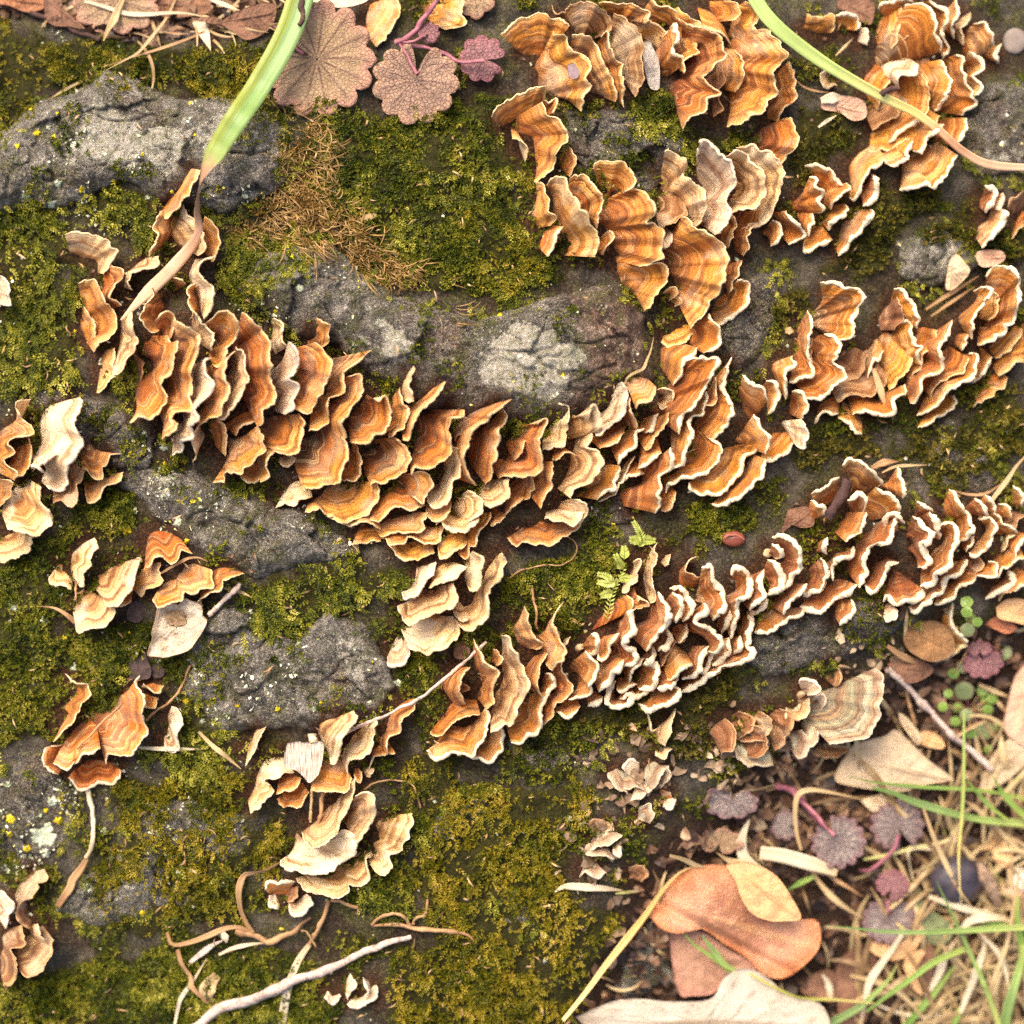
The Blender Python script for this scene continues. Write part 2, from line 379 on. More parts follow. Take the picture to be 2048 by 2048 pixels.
FUNGI = '''
# tile style height | rim | base    (cluster assigned automatically)
C y 50 | -90,260 -40,190 40,140 150,120 260,120 370,150 430,200 | 60,400 180,400 300,380
C d 45 | 400,100 430,40 520,5 620,20 700,80 745,160 740,220 700,260 | 470,230 540,240 620,290
C d 30 | 300,40 320,90 400,80 410,130 | 330,140 370,170
C y 60 | 310,240 350,260 400,260 410,320 450,390 540,430 580,500 560,590 590,650 540,740 520,840 | 240,380 200,480 230,620 330,720 430,760
C o 60 | 450,280 500,265 580,280 640,320 670,420 720,520 765,590 780,680 765,765 | 440,380 500,520 580,640 700,740
C o 55 | 680,270 710,240 730,300 780,420 830,520 855,620 850,720 835,800 | 640,330 690,450 740,600 790,740
C d 60 | 770,90 840,120 920,190 970,260 990,330 975,450 990,560 965,660 940,750 | 740,220 790,350 850,500 880,660
C o 45 | 660,30 720,5 800,15 870,10 950,40 1030,90 1045,140 1000,180 | 760,120 830,150 900,170
C o 50 | 1060,-20 1100,40 1180,70 1270,140 1300,200 | 1000,60 1080,150 1200,210
C o 70 | 1280,150 1340,190 1400,190 1460,230 1570,290 1600,360 1610,440 1530,475 1510,530 1440,580 1490,640 1555,700 1490,750 1460,850 1340,880 1285,965 | 1280,260 1350,320 1400,420 1360,520 1320,620 1280,700 1270,790 1255,880
C d 30 | 1590,490 1605,570 1570,680 1560,760 1585,820 1520,890 | 1480,580 1520,700 1510,820
C w 45 | 1165,250 1225,180 1240,220 1245,300 1210,350 1220,420 1290,440 1280,500 | 1110,330 1100,450 1200,560
C o 55 | 1380,260 1380,360 1400,400 1310,450 1300,540 1320,570 | 1290,280 1260,400 1250,520
C y 45 | 1620,0 1700,20 1725,90 1690,140 1620,160 | 1500,10 1530,80 1560,160
C y 50 | 1760,10 1850,40 1890,100 1860,170 1830,190 1870,240 1880,330 1830,380 1780,360 | 1680,60 1670,160 1660,260 1700,330
C y 70 | 1870,220 1932,220 2010,300 2080,410 2030,470 1970,550 2005,640 1990,730 1930,760 1880,840 1780,900 1700,930 1620,965 | 1700,260 1680,400 1690,560 1680,700 1640,860
C o 45 | 2090,460 2150,600 2125,690 2135,750 2050,830 2020,920 | 1990,560 1960,760 1940,900
C o 45 | 2060,890 2120,890 2145,1000 2130,1100 2060,1180 2010,1260 1990,1340 | 1900,960 1850,1060 1820,1180
C y 45 | 1440,200 1530,230 1600,260 1650,330 | 1400,60 1500,100 1590,180
C y 50 | -150,890 -130,830 -80,770 0,750 100,690 230,650 250,690 240,760 | -90,950 60,900 180,860
C o 40 | 230,760 280,770 330,745 335,800 310,880 | 230,830 270,900
C y 50 | 220,770 260,860 340,900 380,960 425,1000 420,1050 350,1140 330,1250 250,1330 160,1390 | 30,880 60,980 170,1060 190,1200 180,1320
C y 35 | 0,1030 60,1050 110,1110 95,1215 | -10,960 50,1010 70,1150
C o 35 | 430,1110 490,1190 450,1290 430,1330 | 390,1150 370,1240 390,1300
C y 50 | 180,1390 230,1390 260,1440 290,1570 320,1640 310,1700 | 190,1480 160,1620 200,1720
C y 65 | 260,1400 300,1340 360,1325 410,1360 420,1460 490,1530 550,1620 600,1700 650,1780 650,1850 610,1940 | 300,1460 330,1560 400,1720 450,1830 430,1930
C o 55 | 430,1340 480,1315 560,1345 640,1400 690,1490 680,1580 640,1730 | 430,1450 540,1560 600,1660
C w 40 | 380,1710 330,1780 300,1870 270,1940 | 310,1700 240,1780 210,1880
C y 60 | 610,1260 640,1215 720,1210 830,1235 910,1290 945,1360 910,1410 850,1430 | 670,1440 740,1490 830,1470
C y 70 | 880,1410 960,1430 1010,1470 1070,1540 1070,1610 1005,1690 1080,1685 1140,1750 1150,1830 1130,1940 1060,1980 960,2010 | 720,1500 740,1660 780,1780 830,1880 840,1980
C p 65 | 1150,1150 1170,1125 1250,1160 1310,1220 1315,1270 1290,1320 1360,1340 1440,1430 1460,1560 1440,1640 1390,1710 | 1130,1280 1140,1400 1180,1480 1270,1580 1330,1680
C d 35 | 1290,1480 1310,1570 1290,1650 1200,1700 1120,1740 | 1120,1480 1110,1570 1090,1650
C c 75 | 1400,1180 1440,1060 1510,1100 1590,1170 1680,1270 1700,1370 1640,1450 1600,1500 1645,1590 1615,1690 1550,1785 | 1390,1170 1410,1240 1490,1330 1550,1420 1490,1500 1480,1600 1460,1720
C p 65 | 1610,1190 1690,1140 1770,1190 1860,1260 1915,1360 1890,1500 1820,1570 1720,1580 1660,1600 | 1620,1280 1690,1340 1730,1440 1680,1500 1640,1540
C p 55 | 1690,1110 1800,1095 1920,1150 2020,1240 2050,1340 2030,1480 1990,1560 1930,1650 1840,1700 1740,1710 | 1700,1200 1880,1330 1900,1480 1800,1590
C o 40 | 1890,1590 1870,1680 1820,1700 1790,1780 1760,1940 | 1690,1600 1690,1760 1700,1900
C o 45 | 1660,1610 1690,1700 1670,1760 1620,1860 | 1600,1640 1550,1790
C y 70 | 1300,1620 1390,1715 1480,1750 1570,1820 1630,1932 1600,2090 1540,2220 1480,2340 1420,2420 1350,2485 | 1210,1740 1180,1850 1220,2000 1280,2150 1260,2300
C c 45 | 1225,1780 1205,1850 1150,1890 | 1180,1730 1120,1830
C o 30 | 690,1760 740,1740 760,1800 720,1860 700,1930 | 650,1830 660,1920
G y 55 | 1110,-10 1060,40 1000,75 1100,55 1160,80 1175,160 1130,250 1070,340 1010,430 | 800,0 820,80 860,160 900,240 950,330
G o 40 | 1740,30 1730,150 1690,180 1640,250 1630,290 | 1640,60 1600,200
G w 50 | 1690,190 1760,175 1800,230 1770,330 1760,380 1700,440 1620,490 1550,530 | 1650,240 1580,340 1500,440
G w 50 | 1490,430 1530,500 1560,560 1560,640 1530,700 1450,735 | 1400,500 1360,600 1360,690
G w 55 | 1400,690 1340,760 1280,830 1250,920 1220,985 | 1250,650 1180,740 1150,880
G y 20 | 1390,520 1430,560 1380,590 1300,640 1190,680 1130,640 | 1260,520 1200,560 1150,590
G y 15 | 1210,320 1270,310 1290,350 1220,380 | 1180,330 1190,370
G y 15 | 1140,260 1230,240 1250,280 1190,340 | 1140,300 1160,330
G w 70 | 1300,790 1420,770 1530,775 1545,830 1500,930 1400,1060 1370,1130 1290,1200 1270,1290 1240,1330 | 1250,880 1210,1020 1160,1170 1160,1270
G w 62 | 1480,1010 1450,1120 1420,1190 1350,1210 1340,1290 1360,1350 1330,1420 1300,1510 1270,1580 1200,1615 | 1390,1080 1300,1230 1240,1350 1200,1480
G w 55 | 1660,760 1630,830 1590,920 1600,1030 1640,1110 1685,1160 1640,1260 1520,1390 | 1620,810 1550,920 1530,1060 1480,1200 1410,1320
G o 45 | 1530,920 1550,1050 1530,1120 1450,1140 | 1490,1000 1460,1060 1410,1100
G w 52 | 1500,1390 1580,1440 1570,1500 1510,1580 1440,1650 1330,1670 1230,1700 1180,1740 1160,1790 | 1390,1300 1400,1450 1330,1560 1230,1640 1140,1690
G w 50 | 1740,890 1810,970 1880,1010 1940,1070 | 1720,1010 1780,1110 1850,1200
G w 50 | 1820,1200 1850,1270 1910,1330 1932,1380 1900,1490 | 1770,1270 1760,1380 1790,1450
G w 42 | 1320,1720 1390,1780 1480,1810 1560,1800 1640,1730 1720,1640 1740,1550 1830,1480 1880,1400 | 1380,1680 1460,1620 1550,1540 1640,1460 1740,1420
G w 55 | 1510,1870 1560,1890 1660,1850 1800,1760 1840,1700 1880,1660 1932,1540 | 1580,1800 1690,1720 1780,1620 1830,1500
G p 45 | 330,1120 430,1150 435,1220 400,1400 330,1450 230,1460 | 340,1200 290,1300 230,1390
G o 70 | 200,1270 240,1230 270,1270 220,1360 210,1440 235,1530 225,1610 150,1670 0,1670 -60,1650 | 100,1270 80,1380 80,1470 0,1540 -50,1570
G p 50 | 560,1230 620,1120 650,1150 680,1280 620,1330 | 470,1200 440,1290 450,1380
G p 60 | 600,1300 590,1400 570,1450 650,1480 685,1560 660,1640 560,1720 470,1770 430,1820 | 500,1330 480,1480 480,1590 410,1700 350,1760
G c 60 | 780,1050 800,970 850,1000 855,1100 855,1200 760,1270 630,1350 | 740,1080 700,1180 660,1250 610,1290
G o 50 | 880,1070 900,1170 940,1310 | 820,1080 850,1190 870,1280
G o 50 | 850,1340 760,1410 680,1470 | 850,1260 720,1340 610,1410
G w 58 | 1010,1300 940,1340 930,1430 860,1480 800,1570 | 930,1290 830,1380 760,1480
G o 40 | 1100,1000 1060,1090 980,1110 930,1140 | 1050,950 950,980 880,1010
G w 45 | 1120,1180 1070,1220 1070,1300 1010,1340 | 1010,1220 980,1280 960,1330
G p 50 | 1100,1010 1160,990 1210,1050 1190,1130 1140,1160 1110,1130 | 1070,1020 1090,1060 1090,1110
G w 55 | 1130,1490 1060,1540 950,1600 | 1100,1390 1000,1430 960,1520
G w 60 | 1190,1450 1195,1600 1130,1650 1110,1720 1110,1820 1080,1940 | 1130,1500 1040,1600 1020,1700 930,1780 900,1900
G o 40 | 1250,1790 1190,1880 1130,1940 | 1180,1720 1120,1830
G w 45 | 800,1580 790,1680 770,1750 690,1770 640,1840 | 740,1570 660,1670 590,1750 520,1820
G p 35 | 920,1510 880,1590 830,1680 790,1780 740,1830 650,1850 | 870,1540 810,1640 750,1740 690,1800
G w 40 | 1000,1640 890,1660 840,1700 | 950,1570 870,1600
G o 35 | 300,1540 350,1550 420,1480 480,1500 | 310,1470 390,1440
G o 55 | 300,1550 290,1680 290,1740 220,1830 210,1900 | 230,1550 200,1700 130,1800
G o 45 | 170,1670 190,1740 150,1790 70,1850 | 100,1660 0,1770
G o 45 | 1180,1180 1140,1290 1080,1400 1000,1460 | 1080,1220 1020,1310 960,1400
G p 50 | 450,1830 520,1850 560,1900 540,1990 480,2040 | 380,1850 380,1930 400,2000
F o 70 | -110,430 -60,440 0,530 60,580 100,660 110,760 100,900 130,1000 145,1100 60,1180 50,1260 0,1270 | -140,560 -120,700 -100,850 -60,1000 -60,1150
F p 45 | 120,480 150,470 210,510 190,590 190,640 230,690 | 130,560 110,660 150,740
F c 80 | 240,660 280,690 310,760 290,880 250,910 270,950 320,990 290,1090 230,1200 | 210,760 160,870 160,980 190,1080 170,1180
F o 55 | 450,470 510,475 550,570 545,640 515,690 | 420,560 420,640 470,690
F o 75 | 430,655 500,690 540,760 570,880 540,960 460,1060 400,1175 290,1140 | 310,690 350,830 350,960 280,1080
F o 65 | 870,710 830,740 760,800 670,870 640,930 650,1030 560,1080 540,1150 540,1240 480,1280 400,1310 | 590,770 580,900 560,1030 470,1100 410,1200
F o 70 | 690,910 780,905 805,970 760,1100 680,1200 660,1220 660,1330 690,1420 700,1540 640,1640 640,1720 540,1720 440,1740 350,1750 | 640,930 680,1030 560,1180 550,1320 500,1430 330,1500 310,1640
F o 60 | 340,1190 370,1280 340,1380 310,1480 200,1500 110,1490 80,1600 100,1660 30,1700 | 210,1200 110,1320 50,1420 10,1560
F o 50 | 0,1290 60,1370 60,1470 0,1540 -90,1590 -110,1640 -240,1650 -240,1700 -320,1700 | -60,1330 -100,1400 -180,1470 -240,1580
F p 35 | 430,1770 420,1820 330,1850 280,1880 150,1895 | 310,1680 240,1760 180,1830
F p 25 | 300,1480 290,1540 230,1600 170,1550 | 280,1460 210,1490 180,1510
F o 65 | 920,1100 1000,1060 1020,1220 970,1310 890,1360 820,1410 710,1390 | 860,1060 830,1180 770,1260 700,1310
F p 55 | 1180,840 1190,900 1150,980 1180,1070 1150,1110 | 1150,880 1110,970 1100,1080
F o 50 | 1080,990 1110,1090 1140,1160 1120,1280 1060,1350 1000,1380 | 1030,1060 1040,1160 1050,1260 990,1310
F o 55 | 1420,950 1390,1030 1300,1110 1220,1190 1180,1280 1150,1370 1110,1390 | 1380,970 1270,1080 1170,1150 1130,1240 1100,1330
F o 70 | 1590,1160 1560,1210 1470,1240 1450,1310 1480,1390 1460,1480 1370,1560 1280,1610 1200,1600 1170,1640 | 1460,1160 1360,1200 1280,1290 1270,1390 1220,1490 1160,1550
F o 70 | 1932,1080 1830,1150 1740,1230 1640,1310 1590,1430 1570,1560 1600,1650 1650,1730 | 1810,1110 1640,1210 1560,1320 1520,1450 1520,1590 1540,1690
F o 65 | 1880,1150 1870,1280 1840,1300 1830,1420 1800,1560 1770,1660 1720,1710 | 1800,1200 1700,1340 1660,1480 1650,1620
F o 40 | 730,1380 760,1470 790,1550 790,1650 720,1700 650,1690 | 720,1440 700,1550 640,1620
F o 58 | 1050,1370 1110,1410 1170,1530 1150,1600 1060,1650 970,1730 900,1700 860,1720 | 940,1380 970,1470 860,1560 830,1660
F o 50 | 1180,1640 1270,1630 1320,1710 1310,1800 1260,1870 1200,1810 | 1090,1640 1140,1740 1140,1820
F y 55 | 910,1710 920,1820 860,1920 760,1990 660,2010 540,1960 470,1900 370,1930 | 820,1700 700,1730 580,1760 470,1830 390,1870
F p 50 | 1480,1430 1550,1500 1530,1640 1490,1720 1430,1860 1340,1900 1290,1850 | 1430,1480 1430,1620 1380,1740 1290,1800
F p 50 | 1610,1760 1690,1830 1690,1940 1620,2010 | 1560,1790 1520,1900 1540,1990
F p 60 | 1905,1680 1910,1800 1850,1880 1770,1900 1700,1860 | 1830,1680 1740,1730 1680,1790
F o 50 | 1932,1570 1890,1640 1830,1680 | 1860,1530 1790,1620
F o 45 | 1280,1890 1180,1920 1060,1900 940,1990 860,2010 | 1180,1760 1050,1780 940,1850 860,1930
F o 45 | 2050,1380 1990,1490 1940,1540 | 1960,1360 1900,1460
F o 50 | 1480,1880 1440,1970 1350,2000 1280,1940 | 1450,1780 1370,1880 1280,1890
F o 50 | 2020,1820 1960,1900 1880,1960 | 1950,1770 1880,1870
F d 45 | 1660,1250 1560,1310 1500,1400 | 1580,1210 1480,1330
A p 50 | 490,1770 560,1755 660,1765 770,1810 850,1870 885,1890 860,1932 830,2010 790,2070 | 520,1890 620,1930 730,1970 740,2060
E o 50 | 840,70 890,90 930,160 880,200 850,240 830,300 870,340 930,370 | 770,130 810,200 790,300 850,400
E y 40 | 590,185 710,185 750,240 780,340 840,400 880,540 780,640 710,730 | 600,260 630,360 670,450 720,560 650,650
E o 30 | 630,370 690,450 720,500 720,560 740,600 680,660 | 610,430 620,540 650,630
E p 55 | 1190,0 1170,90 1090,100 990,130 960,190 1000,260 | 1120,10 1030,80 960,130 940,240
E o 35 | 1410,210 1340,180 1290,100 | 1350,250 1270,140
E p 70 | 1640,0 1520,40 1490,130 1560,180 1600,240 1600,330 1570,450 1540,480 | 1500,20 1440,130 1470,230 1510,330 1520,430
E o 55 | 1480,215 1410,250 1430,330 1450,440 1430,480 | 1470,250 1480,330 1490,430
E o 60 | 1150,240 1160,300 1080,390 1070,460 1130,540 1200,580 | 1210,280 1190,380 1180,460 1210,520
E p 60 | 980,430 990,520 1010,590 1060,650 1020,690 1010,740 940,800 900,870 850,880 | 920,460 930,600 910,700 860,800
E o 30 | 870,690 860,800 850,930 790,1010 730,1030 | 800,710 760,830 740,960
E d 25 | 1090,800 1080,890 1050,930 | 1010,730 1020,860
E o 55 | 1170,500 1220,430 1270,420 1310,470 1300,560 1290,620 | 1180,530 1210,580 1260,640
E o 75 | 1310,480 1400,550 1500,600 1490,720 1450,860 1440,990 1440,1160 1380,1180 1300,1190 1280,1240 1350,1270 1310,1340 1220,1390 | 1280,560 1310,640 1340,760 1320,900 1310,1020 1250,1110 1240,1200 1230,1300
E o 60 | 1260,600 1290,670 1340,640 1330,740 1290,870 1220,960 1260,1080 1220,1150 1150,1240 1060,1210 980,1250 | 1170,600 1160,720 1200,810 1170,900 1100,1000 1050,1100 1020,1190
E p 60 | 1460,395 1490,430 1510,500 1570,560 1600,640 1600,715 | 1450,480 1480,600 1530,680
E o 70 | 1560,520 1620,450 1690,425 1770,460 1805,540 1780,630 1710,700 1680,800 1640,840 1600,810 | 1580,560 1650,560 1690,620 1640,700 1580,760
E c 75 | 1610,760 1530,800 1560,900 1600,960 1570,1050 1500,1110 1480,1180 1490,1230 1440,1290 1450,1380 1370,1400 1390,1470 1300,1510 | 1460,820 1470,960 1440,1090 1420,1200 1390,1290 1330,1380 1300,1470
E o 65 | 1760,720 1690,830 1690,930 1730,1000 1690,1130 1640,1210 1560,1230 1480,1320 1440,1400 1480,1500 1450,1560 | 1690,740 1600,880 1600,1020 1550,1140 1500,1210 1490,1330 1520,1420
E p 70 | 1780,680 1830,760 1850,850 1880,930 1830,1020 1760,1120 1700,1220 1640,1220 | 1750,760 1750,880 1720,1000 1660,1110
E o 45 | 1640,1230 1700,1290 1720,1380 1690,1500 | 1580,1250 1630,1350 1640,1450
E o 40 | 1980,1240 1880,1270 1790,1310 1770,1350 | 1930,1170 1800,1230 1700,1290
E o 40 | 2010,1640 1932,1710 1860,1690 1820,1650 | 1960,1580 1890,1600 1830,1610
E o 60 | 230,1085 120,1100 130,1180 200,1270 245,1320 220,1350 100,1370 80,1430 110,1480 50,1520 40,1570 130,1640 100,1690 | 200,1150 110,1250 60,1320 20,1390 -10,1480 -20,1560 0,1640
E c 75 | 620,1060 625,1100 560,1220 560,1300 620,1400 580,1510 520,1600 500,1720 430,1770 370,1760 | 540,1080 430,1160 400,1280 400,1440 330,1540 380,1640 330,1720
E c 60 | 420,1490 330,1560 240,1580 300,1620 370,1665 | 350,1490 270,1530 260,1570
E o 40 | 230,1410 240,1480 210,1590 160,1650 100,1700 | 160,1430 110,1530 60,1620
E o 45 | 910,1490 840,1510 780,1590 780,1680 700,1680 660,1620 620,1620 | 800,1480 690,1470 610,1520
E o 40 | 925,1630 870,1720 780,1770 730,1870 660,1850 640,1780 | 850,1650 740,1680 630,1700
E d 50 | 640,1620 590,1740 580,1850 520,1900 460,1860 400,1880 | 560,1560 470,1690 400,1780
E p 62 | 310,1740 300,1840 370,1930 395,2010 310,2100 200,2090 60,2070 | 230,1690 150,1790 80,1880 20,1960
I p 40 | 260,190 230,290 130,350 0,370 | 140,140 60,180 -20,230
E o 45 | 0,1680 90,1720 80,1810 0,1890 | -60,1700 -60,1800 -50,1860
E c 55 | 0,140 50,210 80,360 0,370 | -60,160 -40,330
I p 42 | 720,190 725,260 690,320 690,400 640,450 630,560 600,560 | 640,230 560,310 540,420 550,510
I p 30 | 370,490 390,560 470,550 550,570 | 450,390 490,420 540,460
I o 45 | 1440,300 1370,310 1320,370 1280,395 1230,340 1160,370 1090,430 | 1370,210 1250,150 1140,180 1100,300
I y 30 | 1200,380 1205,460 1200,540 1110,590 1060,640 | 1120,390 1050,480 990,570
I p 55 | 1040,345 1065,360 1010,510 960,600 900,690 800,700 770,650 | 960,370 860,430 770,500 720,580
I p 45 | 860,690 850,780 780,870 680,890 600,930 570,870 | 770,640 690,620 600,650 550,750
I o 25 | 990,690 930,690 870,700 | 1000,600 920,640
I o 45 | 1610,440 1610,540 1550,580 1440,630 1380,610 1360,680 1210,720 1150,660 | 1470,390 1390,480 1300,550 1190,590
I o 42 | 1860,470 1780,490 1690,520 1670,590 1540,640 1490,680 1530,720 | 1790,440 1690,420 1610,450 1570,550 1510,610
I o 45 | 490,1215 560,1290 650,1310 660,1400 600,1470 600,1510 530,1600 440,1700 410,1720 | 500,1240 570,1300 570,1380 490,1480 520,1520 460,1620
I r 60 | 1050,1240 1010,1300 1070,1380 1080,1530 1110,1650 1040,1740 970,1850 820,1830 800,1910 | 1000,1300 950,1380 930,1500 810,1580 760,1700 770,1800
I r 50 | 760,1800 620,1840 560,1900 530,1932 480,1932 400,1900 | 730,1600 620,1640 550,1710 460,1780
I r 38 | 440,1765 340,1790 315,1880 350,1950 440,1980 | 520,1750 450,1830 480,1920
M r 32 | 510,80 580,150 680,155 750,120 850,120 920,20 | 570,0 680,-50 800,-50 870,-20
I o 35 | 1230,1310 1190,1370 1080,1300 | 1150,1290 1060,1330
I o 30 | 1190,1400 1160,1470 1070,1460 | 1090,1370 1050,1410
I c 40 | 1290,1480 1330,1490 1370,1600 1330,1680 1340,1790 1290,1820 1240,1760 | 1270,1530 1280,1620 1240,1700
J o 50 | 540,20 620,60 720,110 780,90 860,85 940,120 | 540,-80 680,-40 830,0 930,30
J o 45 | 1320,5 1265,70 1255,150 1130,170 1030,150 940,190 | 1220,0 1120,60 1000,80 890,120
J o 30 | 940,200 870,230 770,240 720,260 780,310 | 930,130 800,110 740,170
J o 42 | 1410,100 1400,190 1340,250 1170,190 1120,230 1010,235 945,200 | 1360,110 1250,130 1130,160 1000,160
J y 30 | 1350,310 1240,340 1150,370 1060,320 980,240 | 1330,240 1200,220 1050,230
J y 35 | 1595,230 1540,280 1470,320 1400,340 1370,270 | 1580,150 1480,140 1390,180
J o 30 | 1620,230 1600,360 1530,320 | 1590,170 1490,240
J p 55 | 1690,-20 1660,90 1560,160 1460,130 1400,70 1355,110 | 1600,-30 1550,30 1480,10 1380,10
J o 40 | 1780,0 1770,80 1690,160 1650,260 1610,260 | 1700,10 1630,100 1600,190
J o 40 | 1900,20 1850,70 1770,110 | 1820,-20 1760,60
J o 42 | 2470,50 2420,140 2320,190 2240,260 2140,245 2000,240 1950,280 1890,200 | 2360,60 2250,110 2140,130 2030,150 1930,170
J p 50 | 2470,0 2440,50 2390,90 2290,60 2180,40 | 2400,-60 2300,-20 2190,0
J c 50 | 1345,380 1330,430 1240,580 1200,640 1120,650 1110,600 | 1310,390 1230,450 1200,540 1140,590
J p 58 | 1580,410 1540,460 1470,510 1370,540 1300,590 | 1500,380 1390,420 1330,500
J p 50 | 1500,530 1510,660 1440,740 1300,790 1200,830 1130,840 1110,770 1060,710 | 1390,560 1340,610 1230,640 1130,680
J p 40 | 1530,830 1530,920 1490,990 1390,1050 1270,1070 1150,1020 | 1480,780 1390,790 1200,810 1090,880
J c 30 | 1140,1010 1160,1080 1090,1170 1000,1160 985,1110 | 1110,930 1070,950 1030,1000
J p 58 | 1640,290 1730,370 1690,460 1690,560 1640,590 1610,590 | 1600,330 1600,450 1590,550
J p 52 | 1860,300 1875,440 1770,570 1750,680 1750,780 1690,860 1610,910 1540,870 | 1820,330 1740,480 1680,600 1640,710 1550,750 1510,810
J p 40 | 1620,790 1560,810 1500,790 | 1540,680 1480,730
J o 60 | 1640,950 1680,1040 1750,1150 1835,1195 1800,1300 1790,1420 1730,1480 | 1640,1060 1670,1140 1740,1240 1730,1330 1690,1430
J o 55 | 1620,1170 1550,1230 1550,1290 1530,1360 1590,1450 | 1530,1170 1470,1250 1460,1350 1530,1460
J o 45 | 1690,1510 1620,1530 1520,1570 1490,1600 1380,1690 1330,1680 1330,1640 | 1670,1440 1560,1450 1440,1510 1370,1590
J w 50 | 1720,1490 1750,1560 1740,1690 1680,1780 1640,1830 1500,1830 1340,1860 1300,1790 | 1680,1550 1620,1630 1530,1660 1420,1700 1340,1760
J w 35 | 1830,1630 1880,1670 1850,1790 1760,1880 1600,1840 | 1770,1640 1730,1730 1630,1800
J o 35 | 1790,1020 1870,1100 1830,1170 | 1780,1090 1800,1150
J p 68 | 1850,910 1900,960 1930,1020 1995,1130 2065,1330 2000,1460 1930,1620 1880,1600 1770,1670 | 1860,1010 1870,1140 1900,1270 1830,1410 1770,1550
J d 25 | 1540,1280 1600,1330 1560,1370 | 1490,1260 1500,1340
K o 50 | 100,700 115,800 160,900 180,960 250,1000 190,1040 | 60,790 30,880 90,970 130,1030
K o 65 | 380,690 340,740 310,820 340,930 390,1010 380,1090 300,1190 250,1130 | 290,810 240,950 250,1040 230,1100
K p 35 | 440,940 410,1020 390,1080 | 390,960 380,1040
K o 48 | 280,1040 220,1150 190,1260 180,1320 225,1400 | 190,1080 130,1170 110,1270 150,1350
K w 40 | 260,1210 300,1220 310,1290 280,1350 225,1410 | 240,1240 250,1300 220,1350
K o 48 | 380,1080 380,1190 440,1290 440,1360 390,1410 320,1480 320,1550 230,1620 | 320,1150 310,1280 350,1360 270,1420 230,1520
K w 48 | 260,1360 230,1500 215,1620 140,1690 0,1760 | 150,1370 120,1480 40,1560 -40,1630
K w 60 | 540,1060 600,1110 630,1190 600,1280 580,1310 600,1350 540,1390 430,1410 | 480,1110 500,1200 520,1270 480,1340
K w 35 | 520,1470 440,1540 330,1530 | 490,1410 400,1460 330,1480
K w 50 | 580,940 610,920 640,980 630,1070 580,1060 | 540,990 550,1040
K w 55 | 800,915 740,970 720,1080 660,1100 650,1060 | 720,930 660,1000 630,1050
K o 40 | 870,620 920,660 900,740 860,770 | 820,640 740,750 650,870
K o 45 | 940,660 1040,690 1000,720 900,750 | 930,590 860,660
K W 60 | 900,740 870,770 920,850 870,920 840,1000 870,1040 940,1060 930,1130 860,1180 | 850,750 830,870 790,1000 800,1060 770,1100
K W 70 | 1095,620 1130,650 1160,740 1180,800 1120,890 1050,970 1010,1050 | 1060,700 1060,800 980,880 920,960
K W 65 | 850,1120 790,1170 730,1260 650,1350 | 780,1080 690,1180 620,1280
K W 50 | 1180,870 1195,960 1160,1020 1100,1050 | 1130,890 1130,970 1070,1020
K w 55 | 1000,1100 960,1140 900,1180 900,1250 870,1290 | 930,1100 870,1160 850,1250
K W 60 | 1060,1010 1080,1090 990,1150 1070,1150 1100,1220 1060,1310 960,1340 | 1000,1070 980,1180 990,1250 930,1300
K W 45 | 780,1280 740,1370 730,1450 780,1480 850,1460 930,1410 1020,1360 1060,1290 | 770,1330 770,1410 850,1390 940,1320
K W 50 | 940,1390 870,1380 810,1410 | 900,1320 820,1350
K w 50 | 930,1290 860,1340 790,1340 | 870,1250 790,1290
K W 40 | 940,1450 980,1490 1040,1510 1120,1470 1210,1430 1260,1340 1230,1320 | 1000,1430 1070,1380 1170,1330
K W 55 | 1250,1250 1200,1310 1110,1330 1100,1300 | 1210,1190 1140,1230 1100,1260
K w 65 | 1370,1160 1290,1180 1240,1230 1170,1260 | 1330,1090 1210,1060 1140,1160
K W 60 | 1470,1010 1420,1070 1400,1150 1420,1200 1380,1240 1280,1270 | 1390,1010 1350,1090 1320,1180 1280,1220
K W 70 | 1440,690 1460,740 1400,790 1400,850 1470,880 1550,930 1580,990 1530,1050 1480,1040 | 1400,720 1350,800 1360,880 1440,940 1490,990
K W 62 | 1205,610 1250,660 1280,740 1245,840 | 1160,660 1190,750 1200,820
K W 55 | 1180,570 1280,570 1330,650 1360,740 1330,820 1290,830 | 1220,610 1270,700 1270,790
K W 45 | 1320,840 1310,920 1260,1000 | 1260,850 1220,930
K o 42 | 1390,340 1330,370 1320,430 1380,480 1440,480 | 1340,380 1280,430 1290,530 1390,550
K W 62 | 1430,430 1500,420 1530,510 1590,590 1620,670 1580,770 1510,810 | 1410,540 1440,650 1470,740
K W 60 | 1660,480 1690,430 1770,460 1810,560 1790,630 1700,660 1710,760 1680,870 1650,960 | 1680,520 1690,590 1620,640 1620,760 1610,860
K W 50 | 1650,740 1610,830 1585,920 | 1590,760 1550,870
K W 55 | 1890,440 1880,560 1880,650 1790,740 | 1820,470 1790,590 1740,690
K W 45 | 1932,650 1870,740 1800,760 1810,850 1770,930 1780,1010 1820,1070 1700,1140 1590,1170 1440,1250 1370,1320 1280,1360 | 1850,730 1740,800 1720,930 1690,1030 1580,1110 1470,1190 1350,1270 1280,1310
K W 55 | 1620,950 1650,1040 1600,1120 1520,1170 | 1550,970 1530,1060 1480,1130
K W 45 | 1700,940 1720,990 1670,1070 | 1650,950 1640,1020
K W 50 | 1510,1060 1500,1130 1430,1220 | 1460,1060 1420,1140
K p 50 | 1100,225 1080,280 1100,360 1060,420 1070,540 1080,650 1040,680 | 1060,270 1020,360 1000,480 1010,620
K p 40 | 910,360 960,370 960,450 900,560 830,600 | 920,400 900,460 830,560
